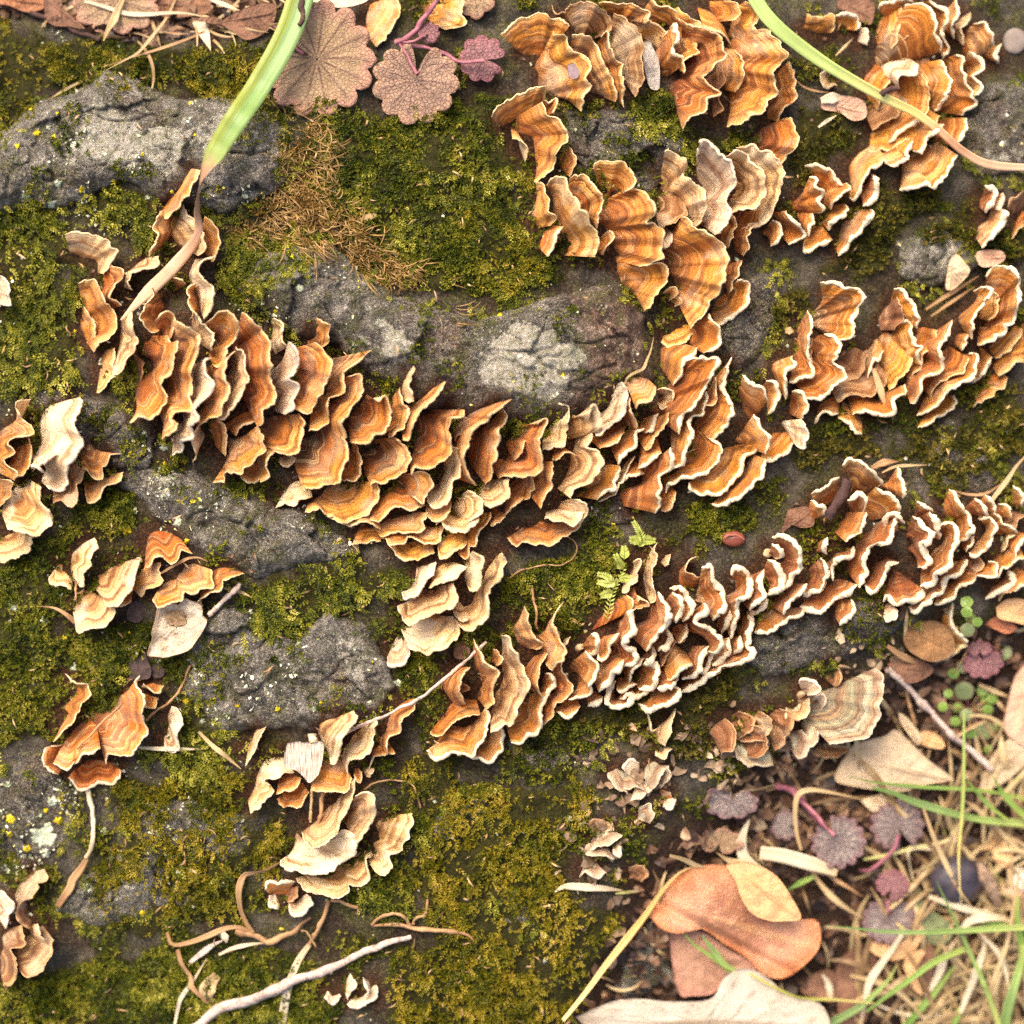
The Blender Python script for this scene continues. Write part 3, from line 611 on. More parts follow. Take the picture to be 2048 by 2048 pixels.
K p 25 | 1190,320 1190,380 1150,410 | 1150,330 1110,370
K p 30 | 1020,1530 1040,1600 1050,1640 1100,1630 | 1020,1620 1050,1700
K p 40 | 1230,1480 1210,1580 1190,1680 1140,1760 | 1180,1550 1100,1640 1090,1730
K p 25 | 1190,1780 1160,1870 1080,1830 | 1140,1760 1080,1790
K W 40 | 690,1400 640,1440 580,1480 | 640,1360 560,1410
K d 30 | 1250,980 1180,1080 1120,1150 | 1200,940 1100,1040
L W 60 | 30,190 100,200 190,250 250,340 250,410 180,480 110,580 0,600 | 80,260 160,340 120,430 60,530
L W 55 | 0,350 80,420 105,500 100,580 0,610 | -30,420 10,500 10,560
L W 50 | 30,230 90,270 90,340 50,350 | 20,280 30,330
L W 48 | 430,200 410,280 440,320 | 390,220 380,300
L W 60 | 400,340 440,410 430,510 380,580 300,620 275,590 | 350,390 350,480 300,550
L W 55 | 660,250 640,330 560,340 500,400 490,520 | 590,290 500,350 430,430
L w 55 | 740,0 710,100 690,150 620,190 590,230 | 640,0 610,80 520,170
L W 48 | 300,540 240,600 180,680 110,770 | 230,540 120,640 40,720
L W 45 | 650,540 620,610 530,640 450,700 440,740 380,770 290,720 250,700 | 600,520 500,560 390,640 290,650
L W 35 | 270,720 230,780 130,830 60,890 0,910 -100,900 | 180,720 80,750 0,790 -80,820
L W 42 | 620,660 660,700 640,770 570,810 540,850 | 520,650 530,740 510,800
L W 60 | 1000,0 970,60 930,150 910,220 800,250 740,330 720,400 740,470 680,560 | 870,60 830,130 770,190 670,280 640,380 620,480
L W 55 | 1040,90 970,30 890,60 880,130 | 960,80 920,110
L W 45 | 990,380 910,390 890,470 850,560 770,590 720,560 | 920,350 850,390 800,490 740,530
L W 60 | 1090,30 1150,60 1150,110 1220,160 1200,220 1150,240 1170,320 1210,370 1180,410 1130,415 | 1070,80 1090,160 1110,210 1100,290 1120,360
L W 58 | 1200,0 1260,70 1280,150 1310,210 | 1140,20 1190,100 1220,190
L W 62 | 1290,90 1370,90 1430,160 1410,260 1370,340 1360,400 1280,460 1240,540 1150,570 | 1310,140 1340,200 1280,320 1230,400 1150,500
L W 48 | 1430,10 1490,10 1530,80 1520,150 1450,220 | 1420,60 1450,120 1400,180
L W 45 | 1490,360 1440,470 1340,510 1310,580 1240,640 1210,690 1130,740 1060,720 | 1430,370 1350,450 1260,530 1170,620 1090,670
L W 48 | 1180,590 1170,650 1050,680 960,690 900,640 870,670 | 1110,540 1000,520 910,570 870,610
L c 40 | 970,730 970,790 900,840 870,800 | 920,680 880,730
L w 45 | 1600,60 1680,40 1720,100 1690,170 1680,240 1630,300 1500,320 | 1630,90 1650,130 1620,220 1540,280
L p 35 | 1870,170 1810,200 1780,300 1760,320 | 1820,130 1760,240
L w 40 | 1660,380 1710,400 1700,480 1580,480 1550,530 1450,570 1400,650 1320,690 1260,680 | 1640,420 1560,430 1440,510 1360,580 1280,620
L W 40 | 1810,440 1860,480 1840,540 1750,580 1650,640 | 1790,480 1770,530 1680,580
L w 40 | 1570,180 1530,230 1500,310 | 1520,180 1460,260
L d 25 | 1932,690 1850,710 1780,770 1790,850 | 1932,790 1860,800
L w 30 | 1390,690 1380,830 1430,920 1500,990 | 1310,740 1320,860 1370,990
L p 25 | 1500,1000 1400,1080 1260,1140 | 1430,930 1330,1010 1240,1090
L g 35 | 800,1180 870,1250 860,1440 830,1600 720,1700 480,1770 | 560,1290 470,1390 400,1490 330,1610
L c 45 | 240,1310 260,1270 350,1280 380,1350 300,1390 | 260,1350 290,1370
L c 38 | 330,1400 400,1390 440,1440 400,1490 | 340,1430 370,1470
L p 35 | 310,1400 315,1500 240,1570 150,1550 150,1480 | 260,1430 210,1480 180,1490
L d 25 | 610,1180 540,1150 560,1260 510,1320 | 480,1170 450,1280
L d 22 | -150,1600 -40,1650 10,1740 -30,1830 -130,1860 | -200,1640 -170,1740 -190,1820
L d 22 | 60,1560 150,1640 130,1760 50,1800 | 20,1600 20,1740
L g 22 | 260,1640 300,1760 250,1880 180,1800 | 180,1660 170,1760
L d 20 | 330,1810 450,1850 560,1830 620,1790 | 380,1760 540,1760
L g 20 | -280,1760 -200,1880 -80,1930 40,1910 | -250,1700 -120,1800 20,1830
L d 30 | -330,1560 -260,1660 -270,1790 -350,1830 | -390,1600 -400,1740
H w 55 | 395,215 480,205 570,235 680,250 730,310 670,400 640,470 650,540 620,610 540,640 | 410,300 410,400 400,490 420,580
H w 48 | 430,590 500,610 550,660 530,720 500,740 520,820 580,860 575,930 500,1000 400,1075 260,1080 | 380,600 370,700 350,800 320,900 240,960 240,1030
H w 55 | 290,420 330,460 350,530 310,600 300,690 290,750 330,830 320,890 220,930 160,950 | 260,470 260,560 240,680 230,780 180,880
H w 45 | 190,750 190,820 130,870 130,980 130,1080 | 100,780 60,860 70,960
H w 45 | 0,930 50,980 60,1060 30,1160 0,1190 | -40,980 -10,1050 -10,1110
H w 42 | 190,1000 260,1060 280,1150 240,1230 | 170,1060 200,1140 180,1200
H c 40 | 250,1230 290,1290 270,1440 210,1430 | 150,1240 160,1360
H w 35 | 200,1420 140,1470 60,1540 0,1550 -60,1530 | 150,1340 50,1370 -20,1430
H w 50 | 950,245 1010,270 1080,350 1140,440 1150,510 1130,550 | 930,330 950,420 1010,490
H w 45 | 1030,500 1060,490 1100,600 1110,670 1150,690 1120,740 1160,820 | 970,520 950,620 970,710 1030,800
H w 35 | 870,710 840,780 780,820 750,930 | 830,640 760,740
H y 35 | 1100,720 1070,830 1040,900 910,1000 | 880,560 850,700 850,860
H w 55 | 1390,480 1370,590 1280,690 1310,780 1320,840 1260,890 1170,930 1160,1010 1110,1090 1070,1100 | 1320,530 1230,620 1190,720 1210,800 1140,860 1080,930 1040,1020
H w 42 | 1030,970 1040,1030 950,1070 950,1170 900,1210 800,1180 730,1160 640,1200 | 980,990 890,1040 860,1100 780,1090 690,1070 610,1110
H w 55 | 1560,280 1600,240 1670,230 1690,270 1600,380 1560,450 1550,550 1540,630 | 1590,320 1540,370 1480,460 1480,560
H w 45 | 1510,580 1490,650 1470,720 | 1450,590 1420,680
H w 60 | 1650,150 1700,90 1790,90 1890,130 1900,240 1890,400 1870,500 1800,520 1780,590 1700,610 1580,690 | 1640,230 1710,280 1720,400 1710,500 1630,570 1580,630
H w 52 | 1530,740 1580,740 1570,840 1550,910 1450,970 1350,1000 1310,1060 1240,1140 1130,1190 | 1460,740 1480,830 1410,890 1310,940 1230,1030 1160,1110
H y 40 | 1932,780 1830,840 1740,910 | 1932,540 1790,660 1690,830
H w 40 | 1700,770 1640,850 1590,930 1540,940 | 1610,690 1610,790 1540,870
H w 35 | 1410,1050 1420,1120 1320,1200 1220,1270 1130,1290 | 1350,1050 1280,1130 1180,1200
H o 30 | 1800,910 1770,980 1660,1010 | 1740,870 1640,930
H o 28 | 1730,1010 1640,1080 1550,1140 | 1660,980 1570,1050
H w 32 | 350,1260 390,1190 460,1180 530,1190 | 390,1110 480,1080 540,1090
H w 38 | 530,1210 620,1250 660,1340 710,1340 | 560,1110 660,1190 710,1250
H w 55 | 560,1580 640,1530 740,1550 800,1630 880,1700 830,1740 | 600,1650 670,1710 740,1780
H w 52 | 810,1745 920,1810 1000,1860 1010,1940 | 740,1810 790,1900 850,1980
H w 48 | 970,1600 1010,1690 1020,1830 | 920,1680 890,1760
H w 40 | 330,1810 430,1740 540,1680 | 350,1870 440,1840 530,1790
H W 55 | 600,1850 640,1820 700,1790 740,1850 720,1940 | 610,1890 650,1920 650,1970
H w 50 | 320,1850 400,1880 430,1950 | 300,1920 350,1990
H W 50 | 1120,1860 1180,1880 1230,1940 | 1110,1920 1150,1970
H w 50 | 1370,1750 1410,1790 1430,1850 1490,1940 | 1330,1850 1350,1920 1420,1980
H w 40 | 1850,1720 1910,1800 1935,1900 | 1840,1790 1850,1880
D w 42 | 840,80 860,30 960,0 1070,5 1100,20 | 900,150 1000,110 1060,100
D w 50 | 1030,60 1060,25 1160,35 1230,90 1280,180 1270,260 1300,320 1300,390 | 920,160 930,300 1050,420 1200,430
D w 48 | 1230,0 1290,50 1350,100 1350,180 1310,260 1330,310 1360,370 1320,440 | 1140,20 1220,80 1270,170 1260,300
D w 40 | 1410,0 1440,60 1430,130 1390,200 1410,300 | 1360,60 1370,130 1330,220
D p 32 | 1530,90 1510,170 1450,200 1460,280 1470,340 | 1470,130 1410,190 1410,280
D w 42 | 1570,160 1630,180 1680,230 1690,290 1700,350 | 1500,230 1530,330 1580,440
D w 38 | 1750,335 1710,400 1740,480 | 1680,360 1650,440
D c 52 | 1150,500 1090,560 1000,590 980,660 | 1070,440 950,480 880,560
D w 48 | 1310,450 1340,520 1390,600 1350,700 1320,790 1270,850 | 1170,470 1150,580 1200,700 1220,790
D w 40 | 1420,410 1470,440 1470,520 1500,640 1560,740 1580,770 1520,830 1460,870 | 1320,450 1380,560 1370,700 1320,850
D w 52 | 1510,400 1590,460 1610,520 1550,580 1600,650 1590,700 1550,720 | 1480,460 1530,530 1500,600 1530,670
D w 35 | 1480,890 1500,960 1480,1030 1430,1090 | 1330,890 1300,1000 1290,1090
D w 48 | 1340,940 1280,970 1210,1060 1160,1150 1090,1130 | 1190,920 1120,980 1050,1060 1030,1110
D w 44 | 1110,1070 1060,1110 1030,1160 1050,1200 940,1260 880,1210 | 1010,1050 940,1110 870,1140 840,1170
D w 42 | 880,1210 800,1250 730,1330 690,1440 650,1510 610,1500 | 840,1110 720,1190 640,1300 620,1420
D w 45 | 1430,1170 1390,1220 1370,1310 1250,1410 1190,1370 1050,1430 990,1450 | 1310,1090 1190,1190 1070,1250 1030,1330 1000,1400
D y 22 | 1290,870 1230,950 1100,1040 900,1130 760,1150 | 960,680 860,820 780,980
D d 20 | 1200,440 1260,560 1250,740 1280,840 | 1000,480 960,620 1020,760
D y 30 | 290,120 390,130 480,110 510,170 480,240 | 270,220 360,240 440,260
D w 32 | 510,130 570,90 650,120 690,200 660,230 | 520,190 600,230
D c 25 | 690,220 740,220 735,290 740,340 | 680,260 680,320
D p 30 | 520,640 440,680 410,600 430,530 490,500 | 500,620 460,600 490,540
D w 40 | 290,1270 370,1250 470,1280 500,1330 560,1400 | 350,1350 410,1400 450,1460
D w 45 | 310,1340 360,1360 350,1400 410,1450 380,1510 430,1580 370,1610 | 270,1430 240,1540 280,1610
D w 44 | 590,1380 630,1410 570,1460 500,1500 480,1590 | 550,1390 470,1440 430,1540
D w 40 | 340,1600 340,1690 300,1770 | 250,1590 250,1690
D w 42 | 590,1540 620,1580 570,1620 500,1650 470,1750 | 530,1540 470,1610 420,1700
D W 48 | 780,1320 830,1340 810,1440 760,1530 720,1560 | 750,1370 700,1470
D W 45 | 780,1580 800,1630 740,1680 700,1770 620,1800 570,1900 530,1930 | 710,1580 640,1660 560,1760 510,1870
D w 30 | 480,1800 400,1860 280,1900 270,1830 | 410,1700 290,1770
D w 42 | 150,1590 200,1680 270,1780 150,1840 | 50,1600 110,1720 120,1800
D w 38 | 30,1660 80,1690 100,1800 20,1860 | -20,1720 10,1810
D W 40 | 1640,1390 1710,1440 1690,1530 1660,1620 | 1620,1470 1600,1570
D W 42 | 1760,1460 1780,1500 1740,1580 1780,1600 1750,1720 1680,1790 1610,1860 | 1710,1490 1670,1650 1600,1720 1570,1800
D d 35 | 1932,1430 1850,1500 1800,1570 | 1932,1550 1850,1620
D o 35 | 1932,1700 1840,1800 | 1932,1560 1850,1720
M d 50 | 340,760 360,820 340,860 290,880 250,980 190,990 | 260,780 180,850 130,950 140,1040
M c 45 | 0,930 60,1000 100,1070 50,1150 40,1210 | -40,1000 -20,1080 0,1150
M d 50 | 150,1190 180,1340 90,1370 130,1480 100,1620 30,1670 | 90,1210 50,1300 30,1450 10,1560
M d 55 | 400,1290 390,1420 310,1530 210,1580 150,1540 | 330,1200 230,1310 130,1400 130,1480
M d 35 | 160,1000 120,1100 150,1170 220,1220 | 200,1010 190,1100 240,1180
M p 45 | 300,1170 310,1260 350,1330 | 230,1190 250,1310
J p 55 | 760,1490 740,1580 670,1670 630,1760 600,1880 560,1890 | 630,1540 510,1610 510,1720 550,1830
J p 55 | 910,1570 900,1700 880,1790 790,1860 700,1900 690,1980 | 830,1600 770,1680 690,1760 640,1850
J o 50 | 1190,1410 1190,1490 1110,1570 1090,1680 1000,1710 980,1820 | 1140,1420 1040,1530 1000,1640 930,1740
J o 32 | 1040,1800 980,1840 890,1850 850,1940 | 1000,1730 890,1780
J p 35 | 70,1620 10,1720 -20,1830 -80,1910 | 0,1640 -60,1780
N p 50 | 280,20 180,60 60,90 110,140 130,190 60,260 0,320 -40,350 | 200,-80 60,-40 20,60 0,150 -60,250
N o 40 | 350,80 280,140 150,210 | 270,40 170,100
N o 34 | 400,180 330,280 220,295 150,240 | 350,110 240,160
N y 48 | 715,60 680,180 590,180 480,170 410,180 | 650,-60 550,-20 430,40
N p 57 | 740,80 745,190 690,300 640,380 610,490 540,560 420,590 350,540 350,480 | 690,150 610,270 540,350 480,390 430,420
N p 60 | 750,210 830,190 890,230 895,330 860,440 810,530 760,570 | 720,280 710,380 680,440
N c 47 | 660,450 750,540 760,620 700,680 600,730 520,790 300,780 200,730 190,690 | 580,540 480,580 350,590 240,660
N p 35 | 880,650 830,720 850,820 790,890 700,890 700,950 600,970 480,960 390,920 310,830 | 850,590 730,690 640,740 560,800 400,800
N p 40 | 1190,340 1190,400 1150,530 1100,620 1010,670 1020,760 960,810 890,770 | 1020,360 890,430 860,540 890,620 840,700
N w 28 | 80,930 90,870 180,855 290,860 | 110,960 180,940 240,940
N c 30 | 240,1050 280,1110 350,1090 420,1030 380,950 | 260,1000 310,1030 340,980
N c 22 | 110,960 110,1040 170,1080 | 150,950 180,1020
N d 25 | 330,890 310,990 250,1020 | 230,910 200,990
N c 28 | 700,1570 740,1640 720,1720 690,1750 | 680,1610 670,1690
N c 26 | 820,1590 850,1690 800,1740 | 860,1620 870,1700
N c 20 | 520,1720 580,1800 650,1740 | 540,1680 620,1680
N c 22 | 680,1790 760,1800 850,1770 900,1740 900,1640 | 720,1740 800,1720 850,1650
N p 22 | 870,0 860,70 830,60 | 810,-10 810,40
N o 30 | 800,30 780,110 740,60 | 760,-10 740,20
B y 40 | 1070,0 1080,90 1010,200 960,290 900,350 | 930,0 860,50 830,150 830,260
B y 38 | 1560,0 1550,90 1590,180 1450,220 1380,200 | 1300,0 1250,60 1280,140
A o 40 | 1490,1280 1490,1340 1390,1500 1330,1600 1240,1640 | 1440,1270 1350,1440 1220,1590
A o 45 | 1200,1590 1170,1680 1180,1800 1120,1940 | 1310,1600 1280,1750 1210,1870
A p 48 | 1380,1550 1400,1620 1470,1680 1540,1800 1540,1880 1510,1940 | 1340,1640 1310,1760 1380,1870
A o 45 | 1540,1650 1620,1720 1665,1830 1630,1940 1600,1980 | 1520,1740 1550,1830 1550,1920
O c 25 | 1060,180 990,230 900,230 | 1040,90 930,140
O g 28 | 1180,20 1110,100 1050,170 | 1090,-40 990,60
O g 22 | 870,200 790,140 720,40 | 890,70 800,0
O g 25 | 820,500 760,560 680,590 590,620 | 720,450 600,540
O g 20 | 700,780 640,830 560,790 510,820 | 640,720 540,740
O c 20 | 1240,240 1200,320 1140,300 | 1160,200 1140,260
O c 20 | 830,600 800,660 760,620 | 790,560 760,590
O c 22 | 880,60 850,0 900,-60 960,-40 | 900,90 960,40
D y 30 | 1180,560 1210,700 1190,860 1120,960 | 960,500 900,640 880,820 920,960
D o 28 | 960,560 900,620 860,720 820,830 | 800,480 750,600 740,720
L d 35 | 1560,300 1620,380 1600,450 1540,500 | 1480,330 1500,430
L w 38 | 1700,0 1760,60 1840,120 1880,160 | 1640,40 1700,110 1760,170
L d 40 | 1940,20 1870,90 1800,150 | 1860,0 1780,90
L w 35 | 1940,350 1860,380 1780,430 1720,490 | 1900,260 1800,310 1700,390
L w 38 | 1970,180 1900,260 1850,340 | 1880,140 1800,230
L d 30 | 1900,560 1820,620 1740,660 | 1840,500 1730,580
L w 36 | 1990,480 1920,560 1860,610 | 1900,430 1820,520
H w 45 | 1640,1800 1700,1850 1720,1940 | 1590,1860 1630,1940
H W 45 | 1560,1830 1620,1880 1650,1960 | 1500,1880 1560,1960
H w 44 | 1760,1860 1820,1900 1840,1980 | 1700,1900 1750,1980
L d 25 | -60,1500 20,1560 40,1640 -20,1690 | -120,1540 -90,1620
L d 24 | 100,1480 180,1530 200,1620 140,1680 | 40,1500 60,1600
L d 22 | -220,1500 -130,1540 -110,1640 -180,1700 | -280,1540 -240,1640
L g 26 | 420,1560 400,1680 330,1760 240,1780 | 320,1520 260,1640
L d 20 | -240,1700 -140,1740 -60,1720 20,1760 | -200,1640 -60,1650
L p 24 | 300,1540 340,1600 320,1680 | 250,1560 260,1640
O g 24 | 760,120 860,160 950,150 1040,200 | 780,20 920,50
O g 24 | 1180,-20 1200,80 1120,150 | 1080,-20 1060,60
O d 22 | 560,400 640,380 720,420 760,490 | 600,480 680,510
O g 20 | 560,640 640,680 720,660 780,700 | 600,590 720,590
O g 22 | 960,300 1040,280 1080,340 1040,420 | 950,360 990,400
O d 18 | 880,760 960,740 1020,800 980,860 | 880,800 920,840
H d 30 | 900,900 860,1000 760,1060 640,1060 520,1100 | 780,740 680,820 560,900 470,1000
H d 28 | 760,740 720,860 620,940 520,980 | 640,680 560,760 480,860
H o 35 | 1280,560 1240,680 1160,760 1150,850 1060,930 | 1180,540 1120,640 1060,760 1000,860
H o 38 | 1500,760 1480,860 1400,900 1300,960 1220,1060 | 1400,700 1330,800 1250,880 1160,980
H y 40 | 1700,250 1740,330 1730,430 1690,500 | 1600,260 1620,380 1600,470
H o 35 | 1940,560 1860,640 1800,720 1720,780 | 1860,520 1760,620 1660,700
H d 35 | 980,300 1020,400 1010,480 960,560 | 900,380 880,480 870,560
H d 30 | 330,620 330,740 300,860 | 250,600 240,720 220,820
D d 26 | 1060,760 1000,850 900,930 790,990 | 900,640 820,760 740,880
D w 36 | 1180,840 1110,930 1000,1010 900,1060 | 1080,760 990,860 880,950
D o 34 | 1000,60 1010,160 990,280 960,380 | 880,120 870,230 850,340
C y 35 | 1240,60 1330,120 1420,200 1400,300 | 1120,120 1200,240 1260,330
C o 40 | 1700,380 1760,480 1740,600 1700,700 | 1600,360 1600,520 1610,680
C y 30 | 950,150 1060,180 1150,240 1170,330 | 900,220 1000,280 1080,360
'''
def parse_fungi(txt):
    out = []
    for line in txt.strip().splitlines():
        if line.startswith('#'): continue
        a, r, b = line.split('|')
        t, st, h = a.split()
        out.append((st, float(h), tile(t, parse(r)), tile(t, parse(b))))
    return out

fungi = parse_fungi(FUNGI)
# ---------------------------------------------------------------- the ground: a mossy stony mound falling away to litter at the lower right
LITTER_EDGE = full('900,2300 1000,1990 1080,1880 1140,1760 1180,1640 1250,1560 1330,1500 1420,1420 1520,1330 1640,1260 1760,1200 1860,1150 2300,1060 2600,2600 900,2600')
TOP_LITTER = full('-500,-500 -500,10 0,24 130,55 240,88 330,80 400,92 480,70 560,0 640,-500')
ROCKS = [  # polygon in display coordinates, dome height, edge width, label
 ('0,262 60,200 150,160 200,135 260,150 350,190 460,180 530,230 562,300 520,370 430,402 330,382 230,342 110,392 -60,410 -120,330', 52, 80, 'big pale grey boulder flecked with yellow lichen under the green grass blade'),
 ('450,540 500,470 620,450 740,560 900,600 1080,545 1150,535 1215,600 1232,720 1140,782 1000,800 880,800 740,740 620,650 510,610', 78, 110, 'dark wet boulder with a white lichen crust above the long fungus row'),
 ('350,1200 420,1140 560,1200 620,1150 700,1190 742,1290 700,1352 600,1375 420,1375 345,1310', 40, 60, 'grey rock with an olive face below the small moss mat'),
 ('190,900 330,880 420,925 540,955 660,1005 690,1050 560,1075 480,1095 370,1035 280,960', 32, 50, 'low brownish stone under the long fungus row with a pale streak'),
 ('1060,200 1200,200 1290,265 1300,305 1235,355 1210,430 1130,345 1075,285', 24, 50, 'smooth slate grey stone between the two upper fungus groups'),
 ('1400,1170 1500,1150 1700,1120 1730,1175 1600,1245 1440,1280 1390,1250', 30, 50, 'dark ridged stone under the white rimmed fungus row'),
 ('1810,170 1960,140 2100,200 2100,340 1840,335 1790,270', 26, 60, 'grey stone beside the upper fungus column at the edge'),
 ('1685,450 1800,418 1860,500 1760,545 1700,520', 20, 40, 'small pale flecked stone behind the fringed brackets'),
 ('1375,530 1470,500 1485,580 1425,680 1372,725 1352,630', 22, 40, 'narrow dark stone right of the amber brackets'),
 ('225,1525 330,1500 450,1540 485,1600 430,1632 300,1645 255,1595', 20, 40, 'flat grey stone between the orange bracket and the bottom bracket group'),
 ('800,1575 850,1500 900,1485 930,1500 870,1580 815,1590', 14, 30, 'small slate with a white streak in the lower moss'),
 ('100,1720 130,1670 240,1600 360,1640 355,1720 200,1745', 18, 40, 'low stone coated with pale green lichen near the bottom corner'),
 ('1725,890 1780,820 1860,860 1910,910 1860,965 1740,955', 16, 40, 'flat brownish stone above the curled white rimmed brackets'),
 ('40,720 170,750 290,800 340,870 230,895 160,880 120,800', 20, 40, 'dark crumbly stone between the left fungus clumps'),
 ('520,195 640,178 668,212 580,240', 14, 24, 'small dark stone peeping out under the round leaf'),
 ('1040,960 1160,925 1200,980 1100,1015', 14, 28, 'small dark stone below the middle of the long row'),
 ('1180,1800 1250,1730 1270,1850 1160,1910', 22, 36, 'grey stone edge beside the tan straw at the bottom'),
 ('950,1690 1010,1690 1000,1760 940,1750', 14, 22, 'small dark pebble in the bottom moss'),
 ('0,1420 90,1430 150,1500 130,1590 40,1660 -60,1600', 14, 40, 'low lichen dotted stone at the left edge under the moss'),
 ('960,1400 1060,1380 1150,1370 1140,1430 1040,1460 980,1450', 14, 30, 'dark stone below the lower white rimmed row'),
]
ROCKP = [(full(p), h, w, lab) for p, h, w, lab in ROCKS]
MOSSES = [  # kind, polygon in display coordinates
 ('g', '-240,20 120,70 250,95 380,85 490,90 470,185 380,185 240,140 180,150 60,205 -240,262'),
 ('f', '-240,405 110,390 230,340 330,390 300,470 150,430 130,560 150,700 190,740 60,735 -240,720'),
 ('c', '480,330 600,200 760,190 950,170 1000,330 1010,450 1062,530 960,570 820,585 740,555 690,480 640,430 560,350'),
 ('g', '850,350 1000,340 1020,520 900,560'),
 ('b', '510,180 600,235 600,330 690,470 800,530 920,570 850,600 740,535 640,475 520,440 430,440 520,340 560,260'),
 ('f', '410,430 560,410 600,500 520,540 470,600 420,570'),
 ('c', '-240,1060 100,1020 160,890 260,920 290,1000 200,1040 140,1050 110,1170 270,1190 340,1250 330,1300 260,1270 250,1450 100,1420 -240,1450'),
 ('f', '470,1120 560,1055 700,1080 800,1050 760,1180 690,1150 600,1180 560,1230 480,1190'),
 ('c', '940,1090 1090,1015 1200,985 1330,925 1460,950 1420,1030 1300,1060 1180,1130 1080,1200 960,1190 920,1130'),
 ('f', '1180,180 1290,180 1295,250 1230,250'),
 ('f', '1280,245 1400,260 1390,300 1280,285'),
 ('d', '1495,150 1630,250 1550,330 1490,350 1480,260'),
 ('d', '1650,350 1830,330 1870,400 1700,440 1640,500 1560,540 1500,590 1460,650 1425,700 1435,560 1560,480'),
 ('d', '1530,780 1700,830 1900,750 2000,860 1780,940 1720,880 1600,880 1520,910 1430,930'),
 ('c', '720,1270 840,1195 900,1165 970,1190 870,1300 800,1400 760,1340'),
 ('g', '770,1440 860,1415 1000,1480 1140,1460 1150,1530 1090,1570 1110,1700 1190,1730 1150,1830 1060,2200 690,2200 720,1800 780,1760 760,1600'),
 ('d', '1180,1320 1400,1270 1500,1240 1470,1290 1340,1400 1260,1460 1160,1440'),
 ('g', '200,1460 330,1465 460,1440 480,1540 560,1570 520,1650 460,1730 330,1770 140,1765 150,1650 230,1590'),
 ('c', '40,1840 330,1780 520,1790 680,1860 560,2200 -240,2200 -240,1900'),
 ('c', '540,1560 770,1500 790,1740 610,1730 530,1660'),
 ('f', '150,1420 280,1380 350,1370 600,1380 720,1370 760,1400 640,1440 500,1430 330,1460'),
 ('f', '210,880 330,870 460,900 520,940 430,940 320,900'),
 ('c', '140,560 200,640 260,700 330,800 250,790 170,700'),
 ('d', '1000,1340 1180,1320 1170,1380 1060,1390 960,1420'),
 ('d', '1760,420 1900,380 1990,470 1900,520'),
]
MOSSP = [(k, full(p)) for k, p in MOSSES]

def base_height(x, y):
    """the lie of the land alone, in pixels above the datum, at photo pixel x, y."""
    x = np.asarray(x, float); y = np.asarray(y, float)
    xc = np.clip(x, -600, 2700); yc = np.clip(y, -600, 2700)
    r2 = ((xc - 780) / 1300) ** 2 + ((yc - 860) / 1300) ** 2
    z = -95 * r2
    z = z - 95 * sstep(-60, 150, sdf(x, y, LITTER_EDGE)) - 35 * sstep(-20, 60, sdf(x, y, TOP_LITTER))
    return z

def bumps(x, y):
    return 14 * fbm(x / 190, y / 190, 3, 3) + 5 * fbm(x / 45, y / 45, 11, 3)

# height and mask rasters, used to seat everything on the ground
G0, G1, GS = -260, 2308, 4
gx = np.arange(G0, G1 + 1, GS, dtype=float)
GX, GY = np.meshgrid(gx, gx)
wob = 12 * fbm(GX / 60, GY / 60, 21, 4)
def kind_mask(kinds):
    d = np.full(GX.shape, -1e3)
    for k, p in MOSSP:
        if k in kinds: d = np.maximum(d, sdf(GX, GY, p))
    return d + wob * 2.6 - 16 * sstep(0.15, 0.6, fbm(GX / 85, GY / 85, 301, 4)) * 2
LITD = sdf(GX, GY, LITTER_EDGE) + wob
TOPD = sdf(GX, GY, TOP_LITTER) + wob
MOSSD = {k: kind_mask(k) for k in 'cgfbd'}
MOSSALL = np.max(list(MOSSD.values()), axis=0)
patchy = fbm(GX / 70, GY / 70, 41, 4)
MOSSALL = np.where(patchy > 0.55, np.maximum(MOSSALL, (patchy - 0.55) * 60), MOSSALL)
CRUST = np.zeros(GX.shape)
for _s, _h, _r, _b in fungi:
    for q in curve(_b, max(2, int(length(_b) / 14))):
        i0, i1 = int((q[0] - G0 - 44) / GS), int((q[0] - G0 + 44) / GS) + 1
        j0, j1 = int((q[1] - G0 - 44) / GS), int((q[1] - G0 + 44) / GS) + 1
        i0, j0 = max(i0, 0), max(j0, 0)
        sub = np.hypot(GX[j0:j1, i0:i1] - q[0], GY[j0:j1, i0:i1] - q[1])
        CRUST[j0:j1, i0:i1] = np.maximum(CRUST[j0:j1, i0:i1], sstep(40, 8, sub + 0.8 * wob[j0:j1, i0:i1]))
HG = base_height(GX, GY) + bumps(GX, GY) + sstep(-5, 35, MOSSALL) * (9 + 8 * fbm(GX / 26, GY / 26, 311, 3))
HR = HG.copy()
ROCKD = np.full(GX.shape, -1e3)

